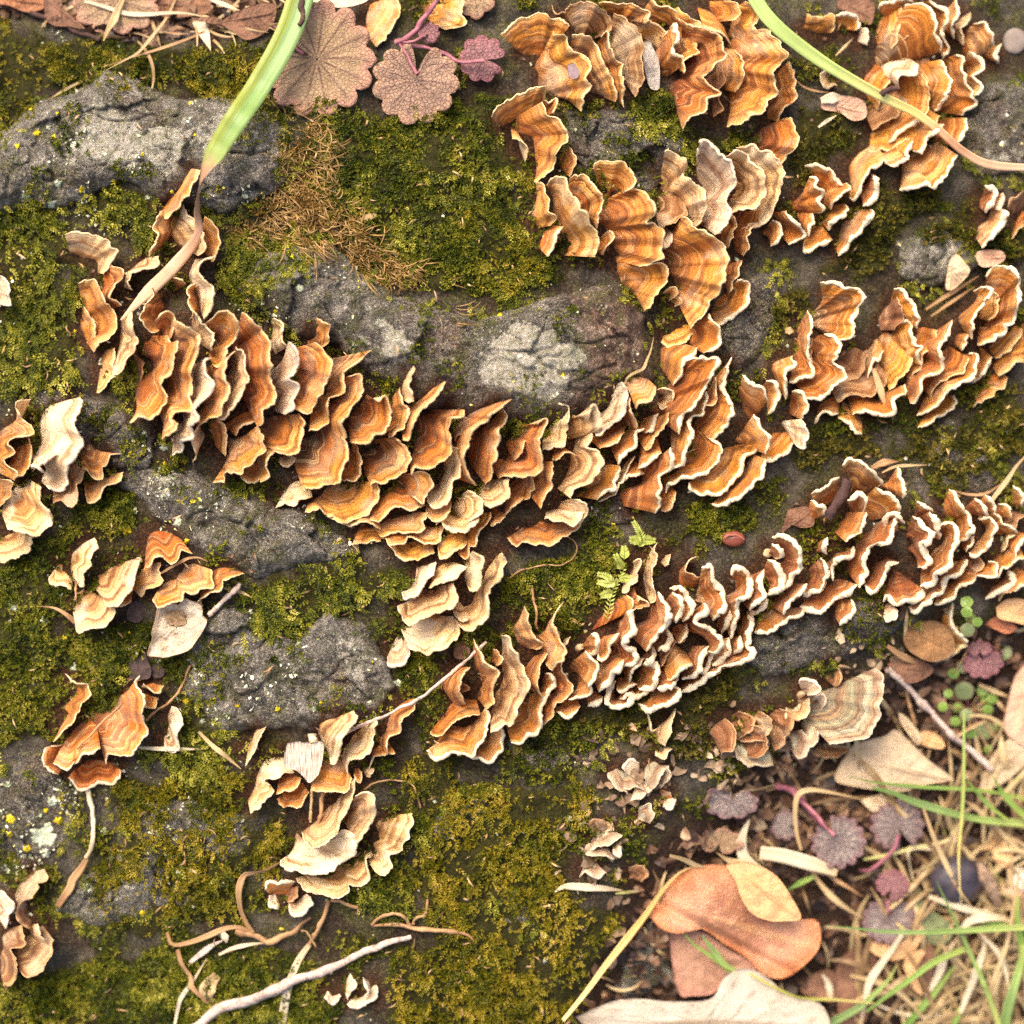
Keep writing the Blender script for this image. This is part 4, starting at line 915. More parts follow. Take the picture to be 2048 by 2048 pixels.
def facets(x, y, size, seed):
    """broken planes: every cell of a jittered grid tilts its own way; also the distance to the nearest cell border."""
    x = np.asarray(x) + 10 * fbm(np.asarray(x) / 40, np.asarray(y) / 40, seed + 9, 3); y = np.asarray(y) + 10 * fbm(np.asarray(x) / 40, np.asarray(y) / 40, seed + 19, 3)
    ix, iy = np.floor(x / size), np.floor(y / size)
    best = np.full(x.shape, 1e9); second = best.copy(); z = np.zeros(x.shape)
    for dx in (-1, 0, 1):
        for dy in (-1, 0, 1):
            cx, cy = ix + dx, iy + dy
            px, py = (cx + _hash(cx, cy, seed)) * size, (cy + _hash(cx, cy, seed + 1)) * size
            d = np.hypot(x - px, y - py)
            zz = (_hash(cx, cy, seed + 2) - 0.5) * 0.20 * size + (_hash(cx, cy, seed + 3) - 0.5) * 0.5 * (x - px) + (_hash(cx, cy, seed + 4) - 0.5) * 0.5 * (y - py)
            second = np.where(d < best, best, np.minimum(second, d)); z = np.where(d < best, zz, z); best = np.minimum(best, d)
    return z, second - best

def rock_height(x, y, poly, h, w):
    d = sdf(x, y, poly) + 9 * fbm(x / 45, y / 45, 77, 4)
    t = np.clip(d / w, 0, 1)
    dome = h * np.sqrt(np.clip(1 - (1 - t) ** 2, 0, 1))
    rid = np.abs(fbm(x / 120, y / 90, 63, 3))
    rough = (9 * fbm(x / 70, y / 70, 51, 4) - 9 * sstep(0.10, 0.0, rid) + 4.2 * fbm(x / 17, y / 17, 57, 4)) * sstep(0, 0.6, t)
    fz, fb = facets(x, y, 105, 71)
    fz2, fb2 = facets(x, y, 38, 73)
    rough = rough + (0.85 * fz + 0.22 * fz2 - 3 * sstep(9, 0, fb)) * sstep(0, 0.5, t)
    return d, dome + rough

for p, h, w, _l in ROCKP:
    d, z = rock_height(GX, GY, p, h, w)
    HR = np.where(d > 0, np.maximum(HR, base_height(GX, GY) + bumps(GX, GY) * 0.5 + z), HR)
    ROCKD = np.maximum(ROCKD, d)

def sample(A, x, y):
    fx = np.clip((np.asarray(x, float) - G0) / GS, 0, A.shape[1] - 1.001)
    fy = np.clip((np.asarray(y, float) - G0) / GS, 0, A.shape[0] - 1.001)
    ix, iy = fx.astype(int), fy.astype(int); u, v = fx - ix, fy - iy
    return A[iy, ix] * (1 - u) * (1 - v) + A[iy, ix + 1] * u * (1 - v) + A[iy + 1, ix] * (1 - u) * v + A[iy + 1, ix + 1] * u * v

def Z(x, y): return sample(HR, x, y)

def axis():
    inner = np.arange(-260, 2309, 5.0)
    out = np.array([30, 80, 160, 320, 700, 1600, 4000, 9000], float)
    return np.concatenate([-260 - out[::-1], inner, 2308 + out])
ax = axis()
AX, AY = np.meshgrid(ax, ax)
far = (np.abs(AX - 1024) > 1400) | (np.abs(AY - 1024) > 1400)
zg = np.where(far, base_height(AX, AY), sample(HG, AX, AY) + 1.2 * fbm(AX / 9, AY / 9, 90, 2) - 3 * sstep(0, 20, sample(ROCKD, AX, AY)))
gr = mesh('ground', P(AX, AY, zg).reshape(-1, 3), grid_faces(len(ax), len(ax)), GROUND,
          attrs={'crust': sample(CRUST, AX, AY).ravel() * ~far.ravel(), 'moss': (sstep(-6, 10, sample(MOSSALL, AX, AY)) * ~far).ravel(), 'litter': np.maximum(sstep(0, 40, sample(LITD, AX, AY)), sstep(0, 20, sample(TOPD, AX, AY))).ravel()})
tag(gr, kind='structure')

PALE = [(full(p), s) for p, s in (
 ('700,600 750,575 775,600 770,690 740,690 690,640', 1.0), ('920,650 950,620 1040,640 1090,680 1060,720 1000,735 930,710', 1.15),
 ('120,230 200,190 330,220 450,220 400,300 330,330 260,340 180,300 140,290', 0.8), ('290,890 320,885 350,960 330,975 300,930', 1.0),
 ('625,1165 690,1200 710,1300 640,1290 590,1210', 0.62), ('850,1520 875,1495 885,1500 860,1540', 1.0), ('1740,460 1800,440 1830,490 1760,500', 0.75),
 ('180,1640 330,1660 340,1710 220,1735', 0.5), ('1850,270 1930,270 1920,320 1850,310', 0.7), ('380,1230 450,1230 450,1300 380,1290', 0.35), ('0,1480 100,1500 90,1580 0,1600', 0.45))]
TONE = [1.0, 0.45, 0.85, 0.7, 0.1, 0.15, 0.5, 0.6, 0.1, 0.4, 0.45, 0.7, 0.45, 0.3]
for i, (p, h, w, lab) in enumerate(ROCKP):
    x0, y0 = p.min(0) - 24; x1, y1 = p.max(0) + 24
    st = 3.0 if max(x1 - x0, y1 - y0) > 300 else 2.5
    X, Y = np.meshgrid(np.arange(x0, x1, st), np.arange(y0, y1, st))
    d, z = rock_height(X, Y, p, h, w)
    zz = base_height(X, Y) + bumps(X, Y) * 0.5 + z
    zz = np.where(d < 0, np.minimum(zz, sample(HG, X, Y)) + 3 * d, zz)
    keep = d > -12
    f = grid_faces(*X.shape)
    f = f[keep.ravel()[f].all(1)]
    used = np.unique(f); ren = np.full(X.size, -1); ren[used] = np.arange(len(used))
    lich = np.zeros(X.shape)
    for pp, s in PALE:
        lich = np.maximum(lich, s * sstep(-46, 44, sdf(X, Y, pp) + 26 * fbm(X / 50, Y / 50, 351, 3)))
    o = mesh('boulder' if h > 35 else 'stone', P(X, Y, zz).reshape(-1, 3)[used], ren[f], ROCK, attrs={'crust': sample(CRUST, X, Y).ravel()[used], 'lichen': lich.ravel()[used], 'rust': (sstep(-40, 50, sdf(X, Y, full('1050,540 1200,550 1240,700 1150,790 1070,760 1100,640'))) * (i == 1)).ravel()[used], 'tone': np.full(len(used), TONE[i % len(TONE)])})
    tag(o, lab, 'rock')

# ---------------------------------------------------------------- moss: many small leaves, one object per kind of moss
def leaves(name, mat, root, dirs, lens, wids, tint, lift):
    """root (n,3) px-space points, dirs (n,3) unit; each leaf a bent diamond of two triangles."""
    n = len(root)
    side = np.cross(dirs, np.array([0, 0, 1.0])); side /= np.linalg.norm(side, axis=1)[:, None] + 1e-9
    up = np.cross(side, dirs)
    L, W = lens[:, None], wids[:, None]
    mid = root + dirs * L * 0.5 + up * L * 0.16 * lift
    tip = root + dirs * L - up * L * 0.08 * lift
    v = np.stack([root, mid + side * W * 0.5, tip, mid - side * W * 0.5], 1).reshape(-1, 3)
    f = np.arange(n * 4).reshape(-1, 4)
    f = np.concatenate([f[:, [0, 1, 2]], f[:, [0, 2, 3]]])
    o = mesh(name, P(v[:, 0], v[:, 1], v[:, 2]), f, mat, smooth=False, attrs={'tint': np.repeat(tint, 4)})
    return tag(o, kind='stuff')

def scatter(density, mask, n_try):
    """points drawn where mask (raster, 0..1) allows."""
    x = rng.uniform(-250, 2298, n_try); y = rng.uniform(-250, 2298, n_try)
    k = rng.random(n_try) < sample(mask, x, y) * density
    return x[k], y[k]

NOT_LIT = 1 - np.maximum(sstep(0, 50, LITD), sstep(0, 25, TOPD))
THIN = {'c': 0.5, 'g': 1.35, 'f': 1.2, 'b': 0.9, 'd': 1.2}
def moss_mask(k, soft=18):
    return sstep(-2, soft, MOSSD[k]) * NOT_LIT * (1 - 0.85 * CRUST) * (1 - 0.84 * sstep(0.12, 0.45, fbm(GX / 62, GY / 62, 331, 4) * THIN[k])) * (0.3 + 0.7 * sstep(-0.75, -0.2, fbm(GX / 24, GY / 24, 131, 3)))

def rosettes(name, mat, mask, tries, r, per, ln, wd, lift=1.0, hgt=6, sub=0.0):
    x, y = scatter(1.0, mask, tries)
    n = len(x)
    z = Z(x, y) + hgt * (0.4 + rng.random(n)) + 5 * fbm(x / 22, y / 22, 151, 2)
    a = rng.uniform(0, 6.283, (n, per)) ; el = rng.uniform(0.25, 1.15, (n, per))
    d = np.stack([np.cos(a) * np.cos(el), np.sin(a) * np.cos(el), np.sin(el)], -1).reshape(-1, 3)
    root = np.repeat(np.stack([x, y, z], 1), per, 0) + rng.normal(0, r * 0.25, (n * per, 3)) * [1, 1, 0.3]
    big = np.repeat(0.7 + 0.75 * rng.random(n) ** 2 + 0.25 * fbm(x / 40, y / 40, 341, 2), per)
    ll = ln * big * rng.uniform(0.7, 1.3, n * per); ww = wd * rng.uniform(0.7, 1.3, n * per)
    t = np.repeat(rng.random(n) * 0.6, per) + rng.random(n * per) * 0.4
    return leaves(name, mat, root, d, ll, ww, t, lift)

def fronds(name, mat, mask, tries, ln, per, leaf, wd, flow=None, hgt=7):
    x, y = scatter(1.0, mask, tries)
    n = len(x)
    ang = (flow(x, y) if flow is not None else 1.2 + 1.2 * fbm(x / 120, y / 120, 171, 2)) + rng.normal(0, 0.5, n)
    L = ln * rng.uniform(0.6, 1.3, n)
    s = (np.arange(per) + 0.5) / per
    curl = rng.normal(0, 0.5, n)
    an = ang[:, None] + curl[:, None] * s[None, :]
    px = x[:, None] + np.cos(an) * L[:, None] * s; py = y[:, None] + np.sin(an) * L[:, None] * s
    pz = (Z(x, y) + hgt * (0.3 + rng.random(n)))[:, None] + 5 * np.sin(s * 3.0)[None, :]
    sgn = np.where(np.arange(per) % 2 == 0, 1, -1)[None, :]
    la = an + sgn * 0.75 + rng.normal(0, 0.15, (n, per)); el = rng.uniform(0.05, 0.5, (n, per))
    d = np.stack([np.cos(la) * np.cos(el), np.sin(la) * np.cos(el), np.sin(el)], -1).reshape(-1, 3)
    root = np.stack([px, py, pz], -1).reshape(-1, 3)
    t = np.repeat(rng.random(n) * 0.65, per) + rng.random(n * per) * 0.35
    return leaves(name, mat, root, d, leaf * rng.uniform(0.7, 1.25, n * per) * np.tile(1.15 - 0.6 * s, n), wd * rng.uniform(0.8, 1.2, n * per), t, 1.0)

CUSHION = moss_material('cushion_moss', [(0.12, (26, 34, 6)), (0.36, (62, 72, 12)), (0.58, (100, 102, 22)), (0.78, (144, 134, 44)), (0.95, (176, 158, 84))])
GOLDEN = moss_material('golden_moss', [(0.12, (38, 40, 6)), (0.35, (86, 86, 14)), (0.58, (126, 114, 24)), (0.78, (162, 140, 48)), (0.95, (184, 158, 84))])
FERNY = moss_material('feather_moss', [(0.12, (30, 38, 6)), (0.36, (74, 80, 14)), (0.6, (116, 114, 28)), (0.8, (164, 156, 62)), (0.95, (198, 190, 112))])
DARKM = moss_material('dark_moss', [(0.12, (24, 26, 6)), (0.4, (62, 62, 14)), (0.65, (102, 92, 28)), (0.95, (150, 130, 64))])
DRYM = moss_material('withered_moss', [(0.12, (84, 64, 30)), (0.4, (140, 108, 56)), (0.65, (178, 144, 86)), (0.95, (208, 176, 120))])
swirl = lambda x, y: np.arctan2(y - 300, x - 880) + 1.35 + 0.5 * fbm(x / 80, y / 80, 181, 2)
rosettes('cushion_moss', CUSHION, moss_mask('c'), 330000, 4.5, 6, 5.6, 3.0)
rosettes('golden_moss', GOLDEN, moss_mask('g'), 170000, 5, 6, 7.5, 3.2)
rosettes('dark_moss', DARKM, moss_mask('d'), 160000, 5, 6, 8, 3.6)
fronds('golden_moss_strands', GOLDEN, moss_mask('g') * 0.8, 30000, 26, 9, 8, 3.0)
fronds('feather_moss', FERNY, moss_mask('f'), 92000, 30, 10, 9, 3.6)
rosettes('feather_moss_base', CUSHION, moss_mask('f'), 90000, 5, 6, 7, 3.4)
fronds('cushion_moss_sprigs', FERNY, moss_mask('c') * sstep(0.2, 0.5, fbm(GX / 90, GY / 90, 201, 3)), 52000, 24, 8, 8, 3.2)
fronds('withered_moss', DRYM, moss_mask('b'), 60000, 44, 8, 13, 2.4, flow=swirl, hgt=8)
loose = sstep(0.35, 0.7, patchy) * NOT_LIT
rosettes('loose_moss', CUSHION, loose, 90000, 5, 6, 7, 3.4)
edges = sstep(-26, -4, ROCKD) * (1 - sstep(-4, 16, ROCKD)) * NOT_LIT * sstep(-0.1, 0.3, fbm(GX / 50, GY / 50, 211, 3))
fronds('edge_moss', FERNY, edges * 0.9, 78000, 22, 8, 8, 3.2)

# ---------------------------------------------------------------- bracket fungi
SPOTS = [  # landmarks (photo pixels) that tell the groups of brackets apart
 (1110, 110, 'at the near end of the top amber fan'), (1250, 60, 'in the brown middle of the top amber fan'), (1390, 150, 'on the tall side of the top amber fan'),
 (1530, 110, 'at the far end of the top amber fan'), (1080, 270, 'in the short chain beside the cushion moss'), (1090, 470, 'on the edge of the cushion moss'),
 (1260, 470, 'under the smooth slate stone'), (1450, 390, 'in the pale ruffled clump below the slate stone'), (1380, 560, 'beside the dark boulder end'),
 (1360, 740, 'below the dark boulder end'), (1250, 860, 'where the long row meets the boulder corner'), (1440, 860, 'at the raised end of the long row'),
 (1100, 900, 'in the long row under the white lichen crust'), (960, 900, 'in the deep middle of the long row'), (820, 850, 'in the long row under the dark boulder'),
 (680, 820, 'in the long row where it widens'), (560, 780, 'in the long row beside the boulder tip'), (450, 760, 'in the steep ruffles of the long row'),
 (360, 700, 'in the tight folds of the long row'), (400, 480, 'around the foot of the green grass blade'), (250, 580, 'around the dry grass tip'),
 (180, 480, 'beyond the dry grass tip'), (800, 1040, 'in the bottom fringe of the long row'), (1050, 1020, 'along the lower fringe of the long row'),
 (80, 870, 'in the chalky clump at the left edge'), (220, 960, 'beside the chalky clump'), (160, 1090, 'above the striped brackets'), (230, 1180, 'among the striped brackets in moss'),
 (400, 1130, 'above the broken nut'), (150, 1390, 'left of the orange clump'), (240, 1480, 'in the bright orange clump'), (330, 1440, 'right of the orange clump'),
 (880, 1200, 'in the tan clump hanging under the long row'), (960, 1330, 'at the ringed start of the lower row'), (920, 1470, 'at the low end of the lower row'),
 (1090, 1330, 'in the lower row near its start'), (1230, 1230, 'in the white rimmed middle of the lower row'), (1300, 1330, 'along the bottom edge of the lower row'),
 (1420, 1180, 'where the lower row bends up'), (1310, 1100, 'beside the bright moss sprig'), (1560, 1130, 'in the lower row near the red seed'), (1680, 1040, 'in the lower row below the dark twig'),
 (1640, 960, 'at the top of the lower row'), (1860, 1080, 'in the dense curls near the right edge'), (1980, 1080, 'at the right edge of the curls'), (1900, 1180, 'hanging below the dense curls'),
 (1660, 640, 'in the upright group right of the boulder'), (1570, 850, 'at the foot of the upright group'), (1760, 700, 'in the right hand terrace'), (1960, 630, 'under the right hand yellow shelf'),
 (1720, 820, 'along the base of the right hand terrace'), (1640, 430, 'in the small fringed cluster'), (1760, 60, 'at the head of the upper column'), (1880, 110, 'on the shaded side of the upper column'),
 (1870, 210, 'halfway down the upper column'), (1800, 330, 'at the foot of the upper column'), (1650, 80, 'behind the second green blade'), (1990, 440, 'at the edge above the terrace'),
 (1530, 440, 'between the ruffled clump and the fringed cluster'), (1640, 1400, 'beside the old greyish shelf'), (1450, 1530, 'in the withered heap by the litter'), (1290, 1450, 'in the scrap under the lower row'),
 (1220, 1640, 'in the grey crumbs by the straw'), (60, 1820, 'in the brown clump at the bottom corner'), (560, 1530, 'beside the white wood chip'), (720, 1480, 'under the leaning stem'),
 (680, 1660, 'in the pale clump below the wood chip'), (570, 1780, 'in the tiny curls under the pale clump'), (690, 1980, 'in the tiny cream tuft by the twig'), (780, 40, 'behind the round leaves'),
]
SHADE = {'o': 'rust brown', 'y': 'amber', 'p': 'tan zoned', 'w': 'cream rimmed rusty', 'W': 'thick white rimmed', 'c': 'chalky cream', 'd': 'dull brown', 'g': 'greyish old', 'r': 'bright orange'}
ORD = ['first', 'second', 'third', 'fourth', 'fifth', 'sixth', 'seventh', 'eighth', 'ninth', 'tenth', 'eleventh', 'twelfth']

CEN = np.array([(r.mean(0) + b.mean(0)) / 2 for _s, _h, r, b in fungi])
def crowd(c): return int((np.hypot(CEN[:, 0] - c[0], CEN[:, 1] - c[1]) < 120).sum()) - 1

def bracket(style, h, rim, base):
    """(cap, margin, pore) arrays of one bracket: a shelf that rises from base to its wavy rim."""
    Lr = length(rim)
    nu = int(np.clip(Lr / 4.0, 14, 76)); nv = 18
    R = curve(rim, nu); B = curve(base, nu)
    cr = float(sstep(2, 6, crowd((rim.mean(0) + base.mean(0)) / 2)))
    B = B + (B - R) * (0.15 + (0.22 if style in 'yp' else 0.55) * cr)
    s = np.linspace(0, Lr, nu); sd = int(rng.integers(1, 9999))
    # ragged, fluted rim
    out = R - B; ol = np.linalg.norm(out, axis=1)[:, None] + 1e-6; out = out / ol
    reach = float(ol.mean())
    zb = Z(B[:, 0], B[:, 1]) - 8 - 8 * cr
    h = h * (1.2 + 0.55 * cr)
    ker = np.ones(7) / 7
    zs = np.convolve(np.pad(zb, 3, mode='edge'), ker, 'valid')
    zl = np.full(nu, zs.mean()) * 0.5 + zs * 0.5
    flute = noise(s / 26.0, sd, 3) * 0.16 + noise(s / 60.0, sd + 5, 4) * 0.2
    zr = zl + h * (1 + flute)
    zr = np.maximum(zr, Z(R[:, 0], R[:, 1]) + 7)
    endt = np.sin(np.pi * np.clip(np.linspace(0.02, 0.98, nu), 0, 1)) ** 0.4
    zr = zl + (zr - zl) * (0.62 + 0.38 * endt)
    v = np.linspace(0, 1, nv)[:, None]
    X = B[None, :, 0] * (1 - v) + R[None, :, 0] * v
    Y = B[None, :, 1] * (1 - v) + R[None, :, 1] * v
    g = 1 - (1 - v) ** (1.35 - 0.27 * cr)
    zz = zb[None] * (1 - g) + zr[None] * g
    # flutes run from base to rim and deepen outwards; low rings follow the rim
    zz = zz + (v ** 1.4) * 5.0 * noise(s / 11.0, sd + 9, 5)[None] + 1.5 * np.sin(v * reach / 3.2 + 2.0 * noise(s / 40.0, sd, 8)[None]) * np.sin(np.pi * v)
    jag = (v ** 2.5) * (5.0 * noise(s / 17.0, sd + 2, 6))[None] + (v ** 4) * (2.4 * noise(s / 7.0, sd + 3, 6) + 1.2 * noise(s / 3.5, sd + 4, 6))[None]
    X = X + jag * out[None, :, 0]; Y = Y + jag * out[None, :, 1]
    G = P(X, Y, zz)
    du = np.gradient(G, axis=1); dv = np.gradient(G, axis=0)
    nrm = np.cross(du, dv); nrm /= np.linalg.norm(nrm, axis=2)[..., None] + 1e-12
    if nrm[..., 2].mean() < 0: nrm = -nrm
    mw, mt = MW[style]
    mw = min(mw, reach * 0.5)
    env = np.minimum(1, np.minimum(np.arange(nu), np.arange(nu)[::-1]) / 3.0)
    thick = (0.6 + 0.4 * (1 - v)) * mt * 0.8 * env[None]
    U = G - nrm * (thick * S)[..., None]
    uv = np.stack([np.broadcast_to(s[None] / 100, X.shape), (1 - v) * (np.clip(ol[:, 0], 10, 400)[None] / 60)], -1)
    # margin: a soft tube that wraps the edge
    rimp = G[-1]; inn = G[-4] - G[-1]; inn /= np.linalg.norm(inn, axis=1)[:, None] + 1e-12
    nn = nrm[-1]
    fz = (0.92 + 0.34 * noise(s / 30.0, sd + 20, 7) + 0.3 * noise(s / 7.0, sd + 21, 7) + 0.2 * noise(s / 2.8, sd + 22, 7)) * (0.35 + 0.65 * env)
    th = np.linspace(0, 2 * np.pi, 9)[:-1]
    T = rimp[:, None] + (inn[:, None] * ((0.55 + np.cos(th))[None, :, None] * mw * 0.5) + nn[:, None] * (np.sin(th)[None, :, None] * mt * 0.5 - mt * 0.22)) * (fz[:, None, None] * S)
    return G, U, uv, T

size = [length(r) * (np.linalg.norm(r.mean(0) - b.mean(0)) + 14) for _s, _h, r, b in fungi]
order = np.argsort(size)[::-1]
kept = set(order[:300].tolist())
groups = {}
for i, (st, h, rim, base) in enumerate(fungi):
    if i in kept:
        c = np.clip(rim.mean(0), 10, 2040)
        k = min(range(len(SPOTS)), key=lambda j: (c[0] - SPOTS[j][0]) ** 2 + (c[1] - SPOTS[j][1]) ** 2)
        groups.setdefault((k, st), []).append(i)
LABEL = {}
for (k, st), idx in groups.items():
    C = np.array([fungi[i][2].mean(0) for i in idx])
    across = np.ptp(C[:, 0]) >= np.ptp(C[:, 1])
    idx = [idx[j] for j in np.argsort(C[:, 0] if across else C[:, 1])]
    n = len(idx)
    for q, i in enumerate(idx):
        L = length(fungi[i][2])
        sz = 'large' if L > 190 else ('small' if L < 80 else '')
        if n == 1: pos = ''
        elif q == 0: pos = 'leftmost' if across else 'topmost'
        elif q == n - 1: pos = 'rightmost' if across else 'lowest'
        else: pos = ORD[q] + (' from left' if across else ' from top')
        core = f'{SHADE[st]} bracket'
        if pos and 'from' in pos: lab = f'{sz} {core} {SPOTS[k][2]}, {pos}'
        else: lab = f'{pos} {sz} {core} {SPOTS[k][2]}'
        LABEL[i] = ' '.join(lab.split())
extra = {k: [] for k in ('v', 'f', 'uv', 'n')}
tiny = []
for i, (st, h, rim, base) in enumerate(fungi):
    G, U, uv, T = bracket(st, h, rim, base)
    nv, nu = G.shape[:2]
    fc = grid_faces(nv, nu); ft = grid_faces(nu, 8, True)
    if i in kept:
        root = empty('bracket_fungus', tuple(G[0].mean(0)))
        tag(root, LABEL[i], 'bracket fungus', 'bracket fungi on the mossy stones')
        mesh('cap', G.reshape(-1, 3), fc, CAPM[st], root, uv=uv.reshape(-1, 2))
        mesh('pore_surface', U.reshape(-1, 3), fc[:, ::-1], PORE, root)
        mesh('margin', T.reshape(-1, 3), ft, MARM[st], root)
    else:
        tiny.append((st, G, U, uv, T, fc, ft))
if tiny:
    V, F, UV, MI = [], [], [], []
    mats = [CAPM[k] for k in RAMPS] + [MARM[k] for k in RAMPS] + [PORE]
    ks = list(RAMPS); off = 0
    for st, G, U, uv, T, fc, ft in tiny:
        for a, f, mi, u in ((G, fc, ks.index(st), uv), (U, fc, 2 * len(ks), uv), (T, ft, len(ks) + ks.index(st), None)):
            a = a.reshape(-1, 3); V.append(a); F.append(f + off); off += len(a)
            UV.append(u.reshape(-1, 2) if u is not None else np.zeros((len(a), 2))); MI.append(np.full(len(f), mi))
    o = mesh('small_bracket_fungi', np.vstack(V), np.vstack(F), None, uv=np.vstack(UV))
    for m_ in mats: o.data.materials.append(m_)
    o.data.polygons.foreach_set('material_index', np.concatenate(MI).astype(np.int32))
    tag(o, kind='stuff')

# ---------------------------------------------------------------- stems, blades, leaves and other small things
def frame(C):
    t = np.gradient(C, axis=0); t /= np.linalg.norm(t, axis=1)[:, None] + 1e-9
    s = np.cross(t, [0, 0, 1.0]); s /= np.linalg.norm(s, axis=1)[:, None] + 1e-9
    return t, s, np.cross(s, t)

def centreline(t, pts, dz, n):
    """a line lying dz pixels over the ground; pts may carry their own third value added to dz."""
    p = parse(pts)
    xy = tile(t, p[:, :2]) if t else p[:, :2]
    e = p[:, 2] if p.shape[1] > 2 else np.zeros(len(p))
    c = curve(np.column_stack([xy, e]), n)
    z0 = Z(c[:, 0], c[:, 1])
    k = np.ones(9) / 9
    zs = np.convolve(np.pad(z0, 4, mode='edge'), k, 'valid')
    return np.column_stack([c[:, :2], np.maximum(zs, z0 - 3) + dz + c[:, 2]])

def blade(name, label, cat, t, pts, width, mat, dz=14, fold=0.25, twist=(0, 0), taper=(0.5, 1, 0.15), group=None, n=40, thick=1.2, parent=None, flat=1.0):
    """a folded strip with a little thickness; width in tile pixels when a tile is given."""
    k = 512 / 1932 if t else 1.0
    C = centreline(t, pts, dz, n)
    T, sd, up = frame(C)
    u = np.linspace(0, 1, n)
    w = width * k * 0.5 * np.interp(u, np.linspace(0, 1, len(taper)), taper)
    tw = np.radians(np.interp(u, np.linspace(0, 1, len(twist)), twist))[:, None]
    a = sd * np.cos(tw) + up * np.sin(tw); b = -sd * np.sin(tw) + up * np.cos(tw)
    q = np.array([-1, -0.5, 0, 0.5, 1.0])
    fd = fold * np.interp(u, [0, .45, .62, 1], [1, 1, flat, flat])
    top = C[:, None] + a[:, None] * (q[None, :, None] * w[:, None, None]) + b[:, None] * (np.abs(q)[None, :, None] * (fd * w)[:, None, None])
    bot = top - b[:, None] * (thick * (1 - 0.6 * np.abs(q)))[None, :, None]
    ring = np.concatenate([top, bot[:, ::-1]], 1)
    L = np.concatenate([[0], np.cumsum(np.linalg.norm(np.diff(C, axis=0), axis=1))])
    uv = np.stack([np.broadcast_to(np.concatenate([q, q[::-1]])[None] * 0.5 + 0.5, ring.shape[:2]), np.broadcast_to(u[:, None], ring.shape[:2])], -1)
    o = mesh(name, P(*ring.reshape(-1, 3).T), grid_faces(n, 10, True), mat, parent, uv=uv.reshape(-1, 2))
    return o if parent is not None else tag(o, label, cat, group)

def tube(name, label, cat, t, pts, width, mat, dz=10, taper=(1, 1), group=None, n=56, rough=0.2, parent=None, seg=8):
    k = 512 / 1932 if t else 1.0
    C = centreline(t, pts, dz, n)
    _sd = float(rng.uniform(1, 900)); _q = np.linspace(0, 1, n) * length(C) / 26
    C[:, 0] += 2.2 * fbm(_q, _sd, 8, 3); C[:, 1] += 2.2 * fbm(_q, _sd + 50, 8, 3); C[:, 2] += 2 * fbm(_q, _sd + 90, 8, 2)
    T, sd, up = frame(C)
    u = np.linspace(0, 1, n); r = width * k * 0.5 * np.interp(u, np.linspace(0, 1, len(taper)), taper)
    seed = int(rng.integers(1, 999))
    r = r * (1 + rough * fbm(u * n / 4.0, seed, 5, 3))
    th = np.linspace(0, 2 * np.pi, seg + 1)[:-1]
    rr = r[:, None] * (1 + rough * noise(th[None] * 2, u[:, None] * 9, seed))
    ring = C[:, None] + sd[:, None] * (np.cos(th)[None] * rr)[..., None] + up[:, None] * (np.sin(th)[None] * rr)[..., None]
    uv = np.stack([np.broadcast_to(th[None] / 6.283, ring.shape[:2]), np.broadcast_to(u[:, None], ring.shape[:2])], -1).reshape(-1, 2)
    V = np.vstack([ring.reshape(-1, 3), C[:1], C[-1:]])
    f = grid_faces(n, seg, True); e = len(V)
    caps = [[(i + 1) % seg, i, e - 2, e - 2] for i in range(seg)] + [[(n - 1) * seg + i, (n - 1) * seg + (i + 1) % seg, e - 1, e - 1] for i in range(seg)]
    me_f = f
    o = mesh(name, P(*ring.reshape(-1, 3).T), me_f, mat, parent, uv=uv)
    return o if parent is not None else tag(o, label, cat, group)

